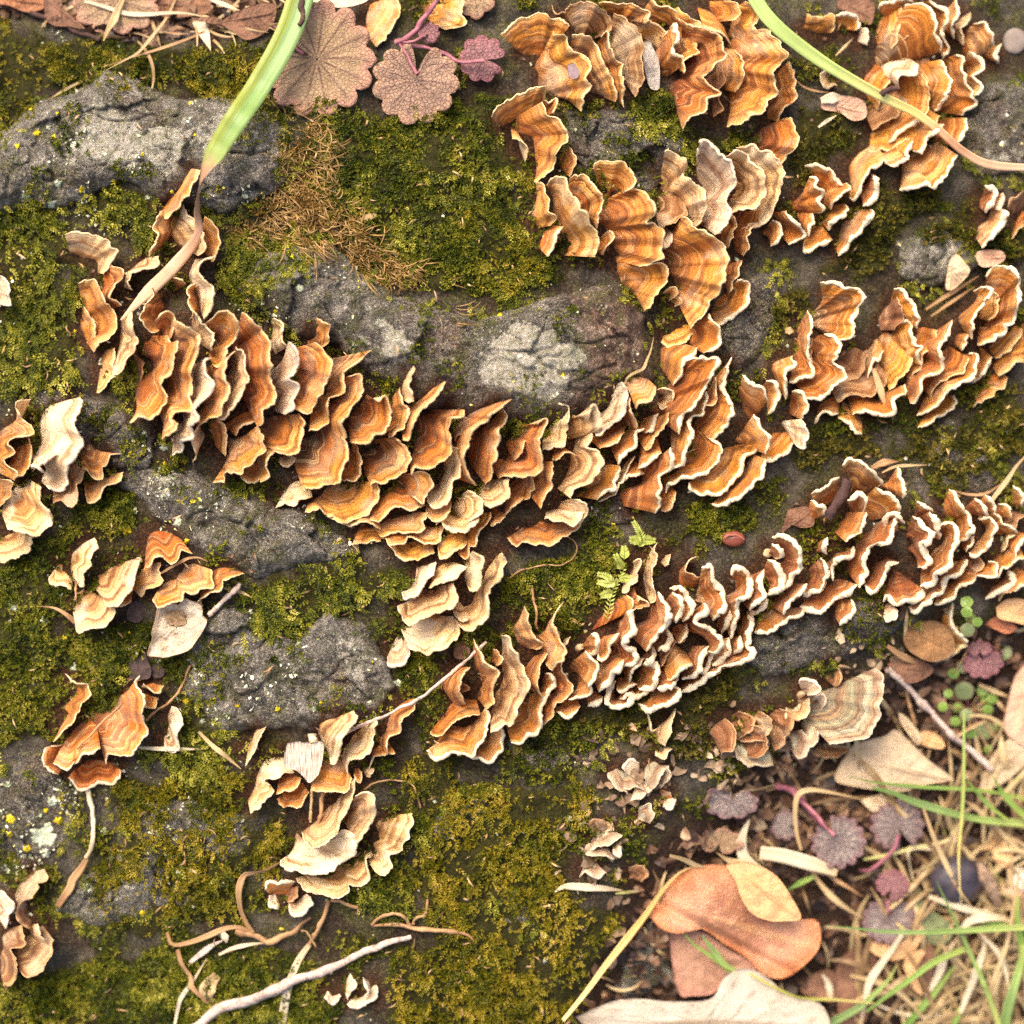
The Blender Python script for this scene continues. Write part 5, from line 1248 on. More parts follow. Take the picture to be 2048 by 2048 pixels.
def sheet(name, label, cat, outline, zfun, mat, rings=14, n=96, axis=None, veins=7, vdepth=2.6, thick=1.6, parent=None, group=None, seed=1, crinkle=3.0):
    """a leaf-like body: fan of rings from its middle to its outline, thickness, midrib and side veins."""
    o2 = np.vstack([outline, outline[:1]])
    C = curve(o2, n + 1)[:-1]
    c0 = C.mean(0)
    rho = np.concatenate([[0.0], np.linspace(0.06, 1, rings)])
    X = c0[0] + (C[None, :, 0] - c0[0]) * rho[:, None]
    Y = c0[1] + (C[None, :, 1] - c0[1]) * rho[:, None]
    vein = np.zeros(X.shape)
    if axis is not None:
        a, b = np.array(axis[0], float), np.array(axis[1], float)
        L = np.linalg.norm(b - a); d = (b - a) / L
        al = ((X - a[0]) * d[0] + (Y - a[1]) * d[1]) / L
        ac = np.abs(-(X - a[0]) * d[1] + (Y - a[1]) * d[0]) / L
        ac = np.abs(ac + 0.012 * np.sin(al * 7))
        mid = sstep(0.022, 0.004, ac)
        lat = np.abs((((al - ac * 0.75) * veins) % 1.0) - 0.5) * 2
        vein = np.maximum(mid, 0.7 * sstep(0.86, 0.97, lat) * sstep(0.5, 0.2, ac))
    z = zfun(X, Y) + vein * vdepth + crinkle * fbm(X / 22, Y / 22, seed, 3) 
    top = P(X, Y, z)
    edge = np.clip((1 - rho) * 8, 0.25, 1)[:, None]
    bot = P(X, Y, z - thick * edge)
    m = grid_faces(len(rho), n, True)
    V = np.vstack([top.reshape(-1, 3), bot.reshape(-1, 3)])
    off = len(rho) * n
    last = (len(rho) - 1) * n
    i = np.arange(n); j = (i + 1) % n
    side = np.stack([last + i, last + j, off + last + j, off + last + i], 1)
    F = np.vstack([m[:, ::-1], m + off, side])
    r2 = np.broadcast_to(rho[:, None], X.shape)
    uv = np.stack([X / 100, Y / 100], -1).reshape(-1, 2)
    o = mesh(name, V, F, mat, parent, uv=np.vstack([uv, uv]), attrs={'vein': np.concatenate([vein.ravel()] * 2), 'rim': np.concatenate([r2.ravel()] * 2)})
    return o if parent is not None else tag(o, label, cat, group)

def pts(t, s): return tile(t, parse(s))

def leafy(name, c_in, c_mid, c_edge, c_vein, rough=0.55, scale=90, spec=0.35, mott=0.5, bump=0.4, vk=0.5):
    m = N(name); pos = m.geo()
    f = m.noise(pos, scale, 5, 0.65); g = m.noise(pos, 700, 4, 0.7)
    col = m.ramp(f, [(0.32, srgb(*c_in)), (0.62, srgb(*c_mid))])
    col = m.mix(m.math('MULTIPLY', m.step(m.math('ADD', m.attr('rim'), m.math('MULTIPLY', m.math('SUBTRACT', f, 0.5), 0.5)), 0.72, 1.0), 0.8), col, srgb(*c_edge))
    col = m.mix(m.math('MULTIPLY', m.attr('vein'), vk), col, srgb(*c_vein))
    col = m.mix(m.math('MULTIPLY', m.step(g, 0.5, 0.72), mott * 0.6), col, shade(srgb(*c_in), 0.55))
    sp = m.noise(pos, 210, 3, 0.6)
    col = m.mix(m.math('MULTIPLY', m.step(sp, 0.62, 0.7), mott), col, shade(srgb(*c_vein), 0.5))
    net = m.node('ShaderNodeTexVoronoi', feature='DISTANCE_TO_EDGE'); m.l.new(pos, net.inputs[0]); net.inputs['Scale'].default_value = 420
    col = m.mix(m.math('MULTIPLY', m.step(net.outputs[0], 0.08, 0.02), 0.14), col, srgb(*c_vein))
    m.bump(m.math('ADD', g, m.math('MULTIPLY', m.step(net.outputs[0], 0.0, 0.16), 0.8)), bump, 0.0009)
    m.b.inputs['Specular IOR Level'].default_value = spec
    return m.done(col, rough)

def along(name, stops, rough=0.5, lines=30, spec=0.35, bump=0.3, half=None):
    """colour that changes along a blade, with fine parallel veins."""
    m = N(name); uv = m.uv(); sep = m.node('ShaderNodeSeparateXYZ'); m.l.new(uv, sep.inputs[0]); pos = m.geo()
    v = m.math('ADD', sep.outputs[1], m.math('MULTIPLY', m.math('SUBTRACT', m.noise(pos, 110, 4), 0.5), 0.10))
    col = m.ramp(v, [(p, srgb(*c)) for p, c in stops])
    if half: col = m.mix(m.math('MULTIPLY', m.step(sep.outputs[0], 0.40, 0.32), m.step(sep.outputs[1], 0.52, 0.46)), col, srgb(*half))
    cmb = m.node('ShaderNodeCombineXYZ'); m.put(cmb.inputs[0], m.math('MULTIPLY', sep.outputs[0], lines)); m.put(cmb.inputs[1], m.math('MULTIPLY', sep.outputs[1], 5)); m.put(cmb.inputs[2], m.math('MULTIPLY', m.rand(), 40))
    f = m.noise(cmb.outputs[0], 1.0, 3)
    col = m.mix(m.math('MULTIPLY', m.step(f, 0.45, 0.7), 0.35), col, m.mix(0.5, col, srgb(70, 50, 30), 'MULTIPLY'))
    m.bump(f, bump, 0.0008)
    m.b.inputs['Specular IOR Level'].default_value = spec
    return m.done(col, rough)

STRAW = along('straw', [(0, (168, 138, 94)), (0.5, (188, 162, 120)), (1, (158, 128, 84))], 0.6)
PALESTRAW = along('bleached_straw', [(0, (196, 178, 146)), (0.5, (208, 192, 164)), (1, (182, 158, 120))], 0.6)
BROWNST = along('brown_stem', [(0, (150, 112, 76)), (0.5, (184, 144, 102)), (1, (134, 96, 64))], 0.7)
TWIGM = simple('twig_bark', (142, 116, 104), (196, 172, 158), 260, 0.85, 0.7, 900, c3=(214, 194, 180))
DARKTWIG = simple('dark_bark', (52, 38, 36), (92, 66, 60), 200, 0.85, 0.7, 900)
PURPLE = simple('purple_stalk', (122, 66, 78), (168, 104, 112), 160, 0.5, 0.3, 900, 0.4)
GREEN1 = along('grass_green', [(0, (98, 124, 60)), (0.35, (112, 134, 76)), (0.75, (134, 154, 80)), (1, (154, 160, 86))], 0.45, 24)
GREEN2 = along('grass_deep_green', [(0, (92, 120, 44)), (0.5, (118, 146, 66)), (1, (138, 152, 70))], 0.45, 24)
YELGRN = along('grass_yellow_green', [(0, (170, 164, 74)), (0.5, (164, 160, 76)), (1, (196, 176, 110))], 0.5, 24)

# the big blade: green above, withered and twisted below
big1 = along('withering_blade', [(0, (122, 150, 92)), (0.40, (116, 144, 78)), (0.50, (128, 146, 74)), (0.535, (160, 124, 96)), (0.7, (192, 150, 120)), (0.9, (206, 170, 138)), (1, (196, 164, 132))], 0.42, 18, half=(136, 148, 66))
blade('grass_blade', 'broad green grass blade turning dry and twisted where it meets the fungi', 'grass blade', None,
      '612,-40,70 575,70,66 520,170,62 470,245,54 425,320,48 402,365,46 394,420,44 396,470,40 350,530,30 300,580,22 242,640,12', 52, big1, dz=26, fold=0.42, flat=0.1,
      twist=(0, 0, 4, 8, 10, 24, 100, 150, 176, 180, 180), taper=(1.05, 1.0, .98, .95, .92, .82, .40, .40, .5, .5, .08), n=90, thick=1.2)
big2 = along('yellowing_blade', [(0, (146, 168, 98)), (0.35, (156, 172, 98)), (0.5, (214, 206, 128)), (0.6, (212, 190, 116)), (0.68, (200, 150, 110)), (1, (226, 186, 152))], 0.45, 18)
blade('grass_blade', 'narrow green grass blade turning yellow then pink across the upper fungus column', 'grass blade', None,
      '1490,-40,40 1540,40,46 1640,120,46 1765,192,42 1830,225,36 1880,262,40 1930,305,34 1985,330,26 2090,336,10', 29, big2, dz=34, fold=0.35, flat=0.2, twist=(0, -8, 0, 10, 30, 20, 40, 10, 0), taper=(1, 1, .95, .8, .8, .62, .7, .6, .4), n=80)
tube('twig_stub', 'short reddish twig end lying over the broad green blade', 'twig', 'B', '350,-20 345,60 360,90 340,150 318,185', 46, DARKTWIG, dz=105, taper=(1, 1, .8, .6), n=20)
_po = pts('B', '400,-60 380,-5 450,15 530,38 620,56 710,48 790,28 850,-5 860,-60')
sheet('leaf_scrap', 'pale cupped scrap beside the broad green blade at the top edge', 'leaf scrap', _po, lambda X, Y: 44 + float(Z(665, 0)) - ((X - 675) / 60) ** 2 * 14, simple('pale_scrap', (200, 176, 146), (232, 216, 190), 80, 0.6), thick=3, seed=91)

# ------------------------------------------------ round scalloped leaves
def round_leaf(label, x, y, r, notch, lobes, mat, dz=22, cup=0.0, tilt=(0, 0), squash=1.0, sq_ang=0.0, stalk=None, stalk_w=7, stalk_mat=None, depth=0.17, curl=0.0, group='round scalloped leaves', lift=0):
    nA, nR = 132, 16
    th = np.linspace(0, 2 * np.pi, nA + 1)[:-1]
    rel = (th - math.radians(notch) + np.pi) % (2 * np.pi) - np.pi      # 0 at the notch
    nd = np.abs(rel)
    rad = r * (0.92 + 0.06 * noise(th * 1.2, r, 3))
    t = (nd - 0.12) / (np.pi - 0.12)
    sc_ = np.abs(np.sin(np.pi * np.clip(t, 0, 1) * lobes / 2))
    rad = rad * (1 - depth + depth * 1.2 * sc_ ** 0.55)
    rad = rad * (0.20 + 0.80 * sstep(0.03, 0.34, nd) * (0.86 + 0.14 * sstep(0.2, 1.2, nd)))
    rho = np.linspace(0.02, 1, nR)
    ca, sa = math.cos(sq_ang), math.sin(sq_ang)
    ux, uy = np.cos(th) * rad, np.sin(th) * rad
    lx, ly = ux * ca + uy * sa, (-ux * sa + uy * ca) * squash
    ux, uy = lx * ca - ly * sa, lx * sa + ly * ca
    X = x + ux[None] * rho[:, None]; Y = y + uy[None] * rho[:, None]
    ph = (np.clip(t, 0, 1) * lobes / 2) % 1.0
    main = sstep(0.16, 0.02, np.abs(ph - 0.5))[None] * 1.0
    wdt = 0.05 + 0 * rho[:, None]
    ang_d = np.abs(ph - 0.5)[None] * (2 * np.pi / lobes) * rho[:, None] * 2
    vein = sstep(0.05, 0.012, ang_d) * sstep(0.02, 0.15, rho)[:, None] * sstep(1.0, 0.75, rho)[:, None]
    fork = sstep(0.05, 0.012, np.abs(np.abs(ph - 0.5)[None] * (2 * np.pi / lobes) * 2 - (rho[:, None] - 0.55) * 0.55)) * sstep(0.55, 0.62, rho)[:, None]
    vein = np.maximum(vein, 0.7 * fork)
    puff = np.sin(np.pi * np.clip(t, 0, 1) * lobes / 2)[None] ** 2
    z0 = float(Z(x, y)) + dz
    z = z0 + tilt[0] * (X - x) + tilt[1] * (Y - y) + cup * r * (rho[:, None] ** 2) + 0.02 * r * (rho[:, None]) * (puff - 0.5) * 2 - vein * 0.012 * r - curl * r * rho[:, None] ** 3 * np.cos(th - 1.2)[None] ** 2 + 1.2 * fbm(X / 9, Y / 9, 5, 2)
    z = np.maximum(z, Z(X, Y) + 3)
    root = empty('round_leaf', tuple(P(x, y, z0)))
    tag(root, label, 'leaf', group)
    V = np.vstack([P(X, Y, z).reshape(-1, 3), P(X, Y, z - 1.5).reshape(-1, 3)])
    f = grid_faces(nR, nA, True); off = nR * nA; last = (nR - 1) * nA
    i = np.arange(nA); j = (i + 1) % nA
    side = np.stack([last + i, last + j, off + last + j, off + last + i], 1)
    rr = np.broadcast_to(rho[:, None], X.shape).ravel()
    uv = np.stack([X / 100, Y / 100], -1).reshape(-1, 2)
    mesh('leaf_blade', V, np.vstack([f, f[:, ::-1] + off, side]), mat, root, uv=np.vstack([uv, uv]), attrs={'vein': np.concatenate([vein.ravel()] * 2), 'rim': np.concatenate([rr] * 2)})
    if stalk: tube('leaf_stalk', None, None, None, stalk, stalk_w, stalk_mat or PURPLE, dz=0, n=24, parent=root, taper=(1, .8))
    return root

IVY1 = leafy('brownish_leaf', (138, 110, 80), (162, 132, 98), (172, 122, 102), (92, 56, 50), 0.45, 60, 0.45, 0.3, 0.6, vk=0.75)
IVY2 = leafy('pinkish_leaf', (138, 108, 88), (164, 130, 106), (176, 136, 106), (100, 62, 62), 0.4, 60, 0.5, 0.3, 0.8, vk=0.7)
IVY3 = leafy('purplish_leaf', (112, 78, 76), (150, 104, 104), (148, 90, 98), (96, 56, 62), 0.5, 60, 0.4, 0.3, 0.8)
IVY4 = leafy('silvery_purple_leaf', (112, 94, 90), (150, 134, 126), (130, 88, 90), (72, 50, 54), 0.42, 80, 0.5, 0.35, 0.8, vk=0.85)
round_leaf('large brownish scalloped leaf partly under the broad green blade', 634, 118, 122, 205, 13, IVY1, dz=34, cup=0.05, tilt=(0.05, -0.06), stalk='610,110,58 590,95,44 560,60,24 520,40,8')
round_leaf('heart shaped pinkish scalloped leaf resting on the cushion moss', 830, 160, 92, 281, 11, IVY2, dz=26, cup=0.03, tilt=(0, -0.10), stalk='834,148,58 820,120,40 800,88,30')
round_leaf('small curled purple leaf at the end of its stalk over the moss', 966, 118, 52, 10, 9, IVY3, dz=30, cup=0.12, tilt=(-0.1, 0.05), squash=0.95, curl=0.25, stalk='968,122,52 915,122,44 870,100,40 800,86,34', stalk_w=8)
round_leaf('tiny crumpled purple leaf on the forked stalk', 858, 66, 24, 140, 7, IVY3, dz=44, cup=0.4, curl=0.5, stalk='850,70,60 830,80,52 806,86,40')
tube('purple_stalk', 'thick purple stalk rising from the fork between the round leaves', 'stalk', 'B', '1060,320,0 1130,290,10 1220,200,24 1300,90,34 1390,-40,44', 44, PURPLE, dz=30, n=40)
round_leaf('brownish lobed leaf cut by the top edge above the far moss', 235, 2, 96, 262, 11, IVY1, dz=36, cup=0.02, tilt=(0, 0.02), squash=0.75)
round_leaf('second brownish lobed leaf beside it at the top edge', 330, -8, 60, 262, 9, IVY1, dz=30, cup=0.02)
round_leaf('brown folded leaf peeping in at the top above the moss', 950, -6, 46, 262, 7, IVY1, dz=24, cup=-0.1)
round_leaf('silvery purple scalloped leaf over the litter with a pink stalk', 1676, 1682, 62, 235, 13, IVY4, dz=52, cup=0.03, tilt=(0.05, 0.05), stalk='1668,1672,76 1640,1640,64 1612,1612,50 1580,1580,36', stalk_w=10)
round_leaf('darker round leaf beside the silvery leaf', 1796, 1650, 58, 70, 13, IVY4, dz=50, cup=-0.04, tilt=(-0.04, 0.04), stalk='1800,1668,66 1782,1705,56 1745,1738,40 1720,1742,24', stalk_w=9)
round_leaf('scalloped leaf crossed by a green blade near the curled brown leaf', 1777, 1840, 56, 270, 13, IVY4, dz=44, cup=0.06, tilt=(0, 0.05), stalk='1777,1828,56 1774,1800,40')
round_leaf('small pink crinkled young leaf above the crossed leaf', 1786, 1772, 36, 120, 13, IVY3, dz=52, cup=0.2, curl=0.3)
round_leaf('dull purple leaf lying under the withered heap', 1462, 1604, 62, 285, 9, IVY4, dz=26, cup=-0.03, squash=0.62)
round_leaf('small brown lobed leaf in the shade above the orange leaf', 1440, 1684, 50, 100, 7, IVY1, dz=30, cup=-0.02, squash=0.6)
round_leaf('shaded leaf half hidden beside the pink stalk', 1572, 1650, 34, 20, 9, IVY4, dz=24, cup=0)
tube('pink_stalk', 'pink stalk running up under the litter leaves', 'stalk', 'P', '60,130 200,180 300,300 420,430', 46, PURPLE, dz=30, n=24)

# ------------------------------------------------ fallen leaves
ORANGE = leafy('orange_dead_leaf', (168, 92, 52), (206, 152, 120), (190, 110, 60), (222, 170, 116), 0.28, 24, 0.6, 0.35, 0.6)  # pale pink mid tone paints glossy highlights into the leaf colour
TANLEAF = leafy('tan_dead_leaf', (192, 146, 98), (212, 168, 120), (200, 152, 104), (176, 128, 84), 0.45, 40, 0.4, 0.15)
MAUVE = leafy('mauve_leaf_back', (156, 116, 92), (178, 134, 110), (166, 116, 100), (140, 98, 80), 0.6, 40, 0.3, 0.2)
BEIGE = leafy('beige_dead_leaf', (182, 156, 124), (204, 180, 148), (190, 162, 128), (156, 126, 92), 0.55, 50, 0.3, 0.1)
WHITEL = leafy('bleached_dead_leaf', (170, 156, 138), (194, 182, 166), (186, 168, 146), (118, 98, 76), 0.55, 50, 0.3, 0.3, vk=0.8)
PINKL = leafy('pinkish_dead_leaf', (196, 150, 118), (212, 168, 140), (200, 156, 128), (196, 148, 118), 0.5, 50, 0.35, 0.1)
BROWNL = leafy('brown_dead_leaf', (92, 64, 50), (138, 100, 78), (120, 84, 64), (84, 58, 46), 0.7, 60, 0.25, 0.3)
lf = empty('curled_leaf', tuple(P(1480, 1850, -200)))
tag(lf, 'glossy orange curled leaf with a folded tan lobe in the litter', 'dead leaf')
zb_ = float(Z(1470, 1850))
sheet('leaf_blade', None, None, np.vstack([pts('O', '1040,1120 1080,960 1200,850 1400,742 1620,742 1760,860 1900,1130'), pts('P', '60,1150 260,1142 380,1160 388,1350 250,1510 90,1592 -60,1540'), pts('O', '1780,1440 1620,1340 1420,1210 1260,1250 1120,1210')]),
      lambda X, Y: zb_ + 72 - ((X - 1440) / 130) ** 2 * 10 - ((Y - 1800) / 100) ** 2 * 12 + 20 * np.sin((X + Y) / 62.0) - 34 * sstep(18, 0, np.abs((Y - 1842) - (X - 1380) * 0.52)) * 0.5 + 9 * np.sin((X - 0.6 * Y) / 24.0), ORANGE, axis=((1310, 1800), (1640, 1900)), veins=6, thick=2, parent=lf, seed=31, rings=20)
sheet('folded_lobe', None, None, np.vstack([pts('O', '1610,730 1650,800 1690,860 1720,960 1800,1090 1932,1150'), pts('P', '120,1156 250,1130 170,960 80,830 -10,760'), pts('O', '1840,730 1720,705')]),
      lambda X, Y: zb_ + 104 - ((X - 1560) / 90) ** 2 * 12 - ((Y - 1790) / 80) ** 2 * 10, TANLEAF, axis=((1440, 1710), (1600, 1840)), veins=6, thick=2, parent=lf, seed=32)
sheet('leaf_underside', None, None, np.vstack([pts('O', '1190,1240 1420,1230 1640,1370 1860,1500 1660,1570 1520,1700 1360,1720 1260,1700 1200,1420')]),
      lambda X, Y: zb_ + 30 + 0 * X, MAUVE, axis=((1340, 1870), (1480, 1990)), veins=6, thick=2, parent=lf, seed=33)
def dead(label, t, s, mat, dz, axis, curl=(0, 0), seed=1, name='dead_leaf', thick=1.8, veins=7, wave=5):
    o = pts(t, s); c = o.mean(0); r = np.ptp(o, 0).max() / 2
    zc = float(np.max(Z(o[:, 0], o[:, 1]))) * 0.6 + float(Z(*c)) * 0.4
    a = tile(t, parse(axis))
    sheet(name, label, 'dead leaf', o, lambda X, Y: np.maximum(zc + dz + curl[0] * ((X - c[0]) / r) ** 2 + curl[1] * ((Y - c[1]) / r) ** 2 + wave * np.sin((X * 0.6 - Y) / (r * 0.35) + seed), Z(X, Y) + 4), mat, axis=(a[0], a[1]), seed=seed, thick=thick, veins=veins, group='fallen leaves')
dead('bleached white leaf curling up at the bottom edge below the orange leaf', 'O', '480,1880 760,1760 960,1740 1200,1760 1500,1740 1600,1580 1740,1510 1900,1560 2100,1720 2350,1800 2360,2100 1800,2300 900,2250', WHITEL, 44, '500,1900 2200,1960', (-8, 10), 41, veins=9, wave=17)
dead('flat beige leaf with a pointed tip above the silvery leaves', 'L', '640,1760 760,1720 880,1690 960,1640 1060,1720 1200,1860 1400,2010 1350,2030 1180,2060 1000,2110 640,2070 500,2000', BEIGE, 34, '560,1850 1380,2020', (-6, -6), 42)
dead('pale pinkish leaf cut by the right edge above the grass', 'L', '1932,1150 1860,1250 1820,1400 1780,1600 1830,1700 2000,1760 2150,1500 2100,1200', PINKL, 40, '1950,1200 1900,1740', (6, -8), 43)
dead('cream leaf below the pinkish one at the right edge', 'L', '1932,1640 1780,1740 1680,1860 1600,2060 1620,2100 1780,2040 1990,1860 2100,1700', BEIGE, 34, '2000,1700 1620,2080', (-6, -6), 44)
dead('small tan scrap above the beige leaf tip', 'L', '1130,1680 1200,1650 1290,1690 1335,1760 1300,1790 1200,1770 1120,1740', TANLEAF, 26, '1130,1700 1320,1770', (0, 6), 45)
dead('tan flake pointing at the scrap above the beige leaf', 'L', '980,1510 1040,1540 1110,1620 1160,1700 1130,1760 1070,1690 1000,1590', BEIGE, 24, '980,1510 1140,1740', (0, 3), 46)
dead('brown shrivelled leaf at the bottom under the white leaf edge', 'P', '500,1560 560,1420 700,1350 820,1430 840,1600 780,1800 700,1960 560,1990 520,1760', BROWNL, 26, '660,1360 640,1960', (-8, 0), 47)
dead('dark purplish leaf bit beside the dangling white straw', 'P', '240,1640 330,1560 460,1520 520,1600 500,1760 360,1740 260,1700', BROWNL, 20, '250,1650 510,1600', (0, 0), 48)
dead('curled rough brown leaf below the crossed scalloped leaf', 'P', '750,1300 800,1360 900,1390 1020,1350 1100,1270 1160,1180 1160,1280 1090,1390 960,1450 830,1420 760,1360', TANLEAF, 38, '760,1320 1150,1220', (0, 6), 49)
dead('rolled brown leaf standing among straws at the bottom', 'P', '1040,1440 1130,1360 1230,1330 1260,1420 1240,1560 1190,1700 1110,1650 1050,1560', BROWNL, 40, '1150,1350 1150,1690', (18, 0), 50)
dead('hooked tan strip at the side of the rolled leaf', 'P', '1020,1500 1040,1420 1130,1370 1190,1390 1140,1450 1110,1560 1130,1640 1170,1710 1090,1660', TANLEAF, 52, '1040,1440 1140,1690', (6, 0), 51)
dead('cream square cornered leaf scrap above the dark berry', 'P', '1600,620 1680,560 1690,450 1760,500 1885,540 1850,660 1780,750 1710,690 1680,600', TANLEAF, 34, '1620,620 1840,560', (0, 6), 52)
dead('dull grey green leaf behind the crossed scalloped leaf', 'P', '1060,940 1150,920 1180,1040 1290,1110 1400,1200 1360,1310 1250,1330 1160,1240 1090,1100', leafy('dull_green_leaf', (96, 104, 66), (128, 134, 92), (120, 116, 80), (90, 92, 60)), 26, '1080,950 1350,1290', (0, 0), 53)
dead('torn beige leaf flap under the beige leaf', 'P', '690,240 860,200 900,260 850,310 790,330 740,290', BEIGE, 30, '700,240 890,260', (0, 0), 54)
dead('brown leaf flap hanging in the litter at the top edge', 'A', '330,-40 340,120 400,190 520,200 640,215 560,140 480,60 440,-40', BROWNL, 30, '350,0 620,210', (0, 4), 55)
dead('dark crumpled leaf at the top beside the green blade', 'A', '1650,170 1740,110 1850,60 1990,20 2080,40 2060,180 1960,270 1850,300 1760,240', BROWNL, 30, '1660,170 2050,100', (-10, 0), 56)
dead('brown curled leaf at the top under the white straw', 'A', '1420,150 1500,130 1620,130 1720,170 1690,210 1560,170', BROWNL, 38, '1430,150 1700,190', (0, 4), 57)
dead('reddish brown leaf bed at the top left corner', 'A', '-60,-60 120,-60 330,-20 330,60 200,90 60,40 -60,20', leafy('reddish_dead_leaf', (120, 72, 44), (168, 110, 70), (140, 90, 60), (110, 66, 44)), 26, '-40,-20 320,30', (0, 0), 58)
dead('wide brown leaf in shade under the top straws', 'A', '930,-60 1280,-60 1560,-40 1600,80 1450,120 1200,140 1000,90', leafy('shaded_brown_leaf', (104, 70, 48), (146, 98, 64), (124, 84, 58), (92, 60, 44)), 20, '940,20 1590,40', (0, 0), 59)
dead('grey beige flat flake between the moss and the right terrace', 'H', '1370,30 1420,-20 1480,40 1525,110 1470,190 1390,255 1340,240 1350,130', BEIGE, 20, '1400,-10 1370,250', (0, 0), 60)
dead('pink brown papery flake under the edge bracket', 'H', '1560,0 1600,-40 1760,-40 1790,20 1720,70 1610,80', PINKL, 24, '1560,20 1780,10', (0, 4), 61)
dead('brown flake on the moss beside the thin pale stem', 'J', '1490,1050 1530,980 1600,980 1615,1060 1570,1110 1500,1100', BROWNL, 10, '1500,1090 1610,990', (0, 0), 62)
dead('pinkish cracked flake stuck in the upper fungus column', 'D', '400,730 570,720 720,760 740,880 640,910 540,850 410,820', PINKL, 16, '410,770 730,850', (0, 0), 63)
dead('grey brown leaf patch behind the head of the upper column', 'D', '520,-20 700,-20 800,20 790,160 740,180 600,90 530,60', BROWNL, 10, '540,0 780,140', (0, 0), 64)
dead('brown crinkled leaf tip above the lower row start', 'L', '150,-20 300,-40 350,60 330,110 250,120 180,100 100,160', BROWNL, 16, '110,150 330,0', (0, 0), 65)
dead('reddish curled leaf near the right edge below the curls', 'L', '1640,850 1720,790 1840,840 1880,880 1800,920 1700,880', leafy('rust_leaf', (142, 82, 54), (178, 112, 78), (160, 98, 70), (120, 70, 50)), 24, '1650,850 1870,890', (0, 8), 66)
dead('round pale leaf with a glossy top at the right edge', 'L', '1720,720 1800,660 1932,660 2020,740 1980,850 1850,830 1740,800', TANLEAF, 24, '1730,740 1980,780', (-8, 0), 67)
dead('brown leaf mass in the gap beside the old greyish shelf', 'L', '900,1150 1000,1080 1160,1120 1250,1200 1100,1290 960,1260', BROWNL, 18, '910,1170 1230,1200', (0, 0), 68)
dead('mottled brown leaf under the hanging curled brackets', 'L', '1050,850 1250,820 1380,900 1400,1060 1240,1130 1080,1060 1020,960', leafy('mottled_leaf', (112, 78, 44), (158, 114, 70), (130, 94, 60), (96, 68, 44)), 12, '1040,880 1390,1050', (0, 0), 69)

# ------------------------------------------------ straws, stems and twigs
def straw(label, t, s, w, mat=STRAW, dz=12, **k): return blade('straw', label, 'straw', t, s, w, mat, dz=dz, fold=k.pop('fold', 0.3), group='straws in the litter', **k)
straw('long white bent straw across the top litter', 'A', '560,-10 720,30 880,80 980,105 1120,108 1250,98 1400,100 1570,132', 36, PALESTRAW, 44)
straw('curved tan straw dipping from the top edge to the moss', 'A', '1330,-20 1260,130 1160,260 1050,390 950,450 800,530', 26, STRAW, 36)
straw('thin brown straw crossing the curved one over the moss', 'A', '1660,195 1530,245 1400,300 1200,370 1000,430 820,492', 24, BROWNST, 24)
straw('frayed husk hanging in the top litter', 'A', '935,-20 890,70 860,150 820,215 780,310', 62, STRAW, 46, fold=0.5)
straw('white pointed leaf tip standing below the bent straw', 'A', '1490,150 1540,250 1592,385', 90, PALESTRAW, 24, taper=(1, .9, .02))
straw('short tan straw lying on the moss above the pale boulder', 'A', '668,590 580,630 500,672 355,758', 24, STRAW, 10)
straw('dim straw in the shade below the white bent straw', 'A', '880,130 930,200 985,270', 34, BROWNST, 22)
straw('dark strand in the top litter behind the husk', 'A', '1250,245 1350,255 1440,255', 16, BROWNST, 24)
straw('pale strip at the very top beside the dark crumpled leaf', 'A', '1560,-20 1680,30 1810,80', 40, PALESTRAW, 40)
tube('twig', 'dark purplish twig along the top moss edge', 'twig', 'A', '-60,30 130,62 300,122 420,160 560,220 680,270 745,302', 34, DARKTWIG, dz=16)
tube('twig', 'long pinkish grey twig at the bottom beside the pale stem', 'twig', None, '380,2065 440,2018 512,1996 592,1960 671,1932 731,1902 780,1884 822,1874', 19, TWIGM, dz=18, taper=(1.05, 1, 1, .95, .8, .45), n=60)
straw('creamy stem passing under the pinkish grey twig', 'N', '180,2000 205,1850 232,1700 285,1530 340,1420 405,1330', 74, PALESTRAW, 8, taper=(1, .9, .8, .7, .5))
tube('stem', 'thin grey brown upper end of the creamy stem', 'stem', 'N', '405,1335 450,1250 500,1160 535,1080 552,1000', 34, BROWNST, dz=14)
tube('root', 'branching tan root left of the creamy stem', 'root', 'N', '-160,1240 0,1268 70,1310 150,1290 230,1250 300,1220 340,1170 410,1130', 48, BROWNST, dz=16, taper=(1, 1, .8, .4))
tube('root', 'twisted tan root ending right of the twig tip', 'root', 'N', '880,1190 950,1185 1080,1180 1170,1212 1290,1218 1400,1230 1570,1250 1640,1315', 40, BROWNST, dz=12, taper=(.5, .8, 1, .9, .35))
tube('root', 'fine rootlet forking above the twisted root', 'root', 'N', '1175,1200 1120,1130 1040,1100 960,1120 870,1180', 26, BROWNST, dz=14)
tube('root', 'fine rootlet curving up from the twisted root', 'root', 'N', '1190,1190 1210,1140 1270,1110 1290,1040 1290,990', 22, BROWNST, dz=12)
tube('root', 'tangled fibre below the pale bracket clump', 'root', 'N', '560,1000 620,1000 690,1030 760,1050 785,1100', 24, BROWNST, dz=14)
tube('root', 'crooked hair root across the creamy stem', 'root', 'N', '340,1230 380,1240 400,1280 450,1350', 16, BROWNST, dz=24)
tube('stem', 'pale dangling stem under the orange bracket clump', 'stem', 'M', '655,130 680,280 697,400 692,520 680,620 650,690', 36, PALESTRAW, dz=18)
straw('split brown end of the dangling stem', 'M', '655,680 610,760 550,840 530,900 490,960 435,1045', 60, BROWNST, 16, taper=(.6, 1, 1, .7))
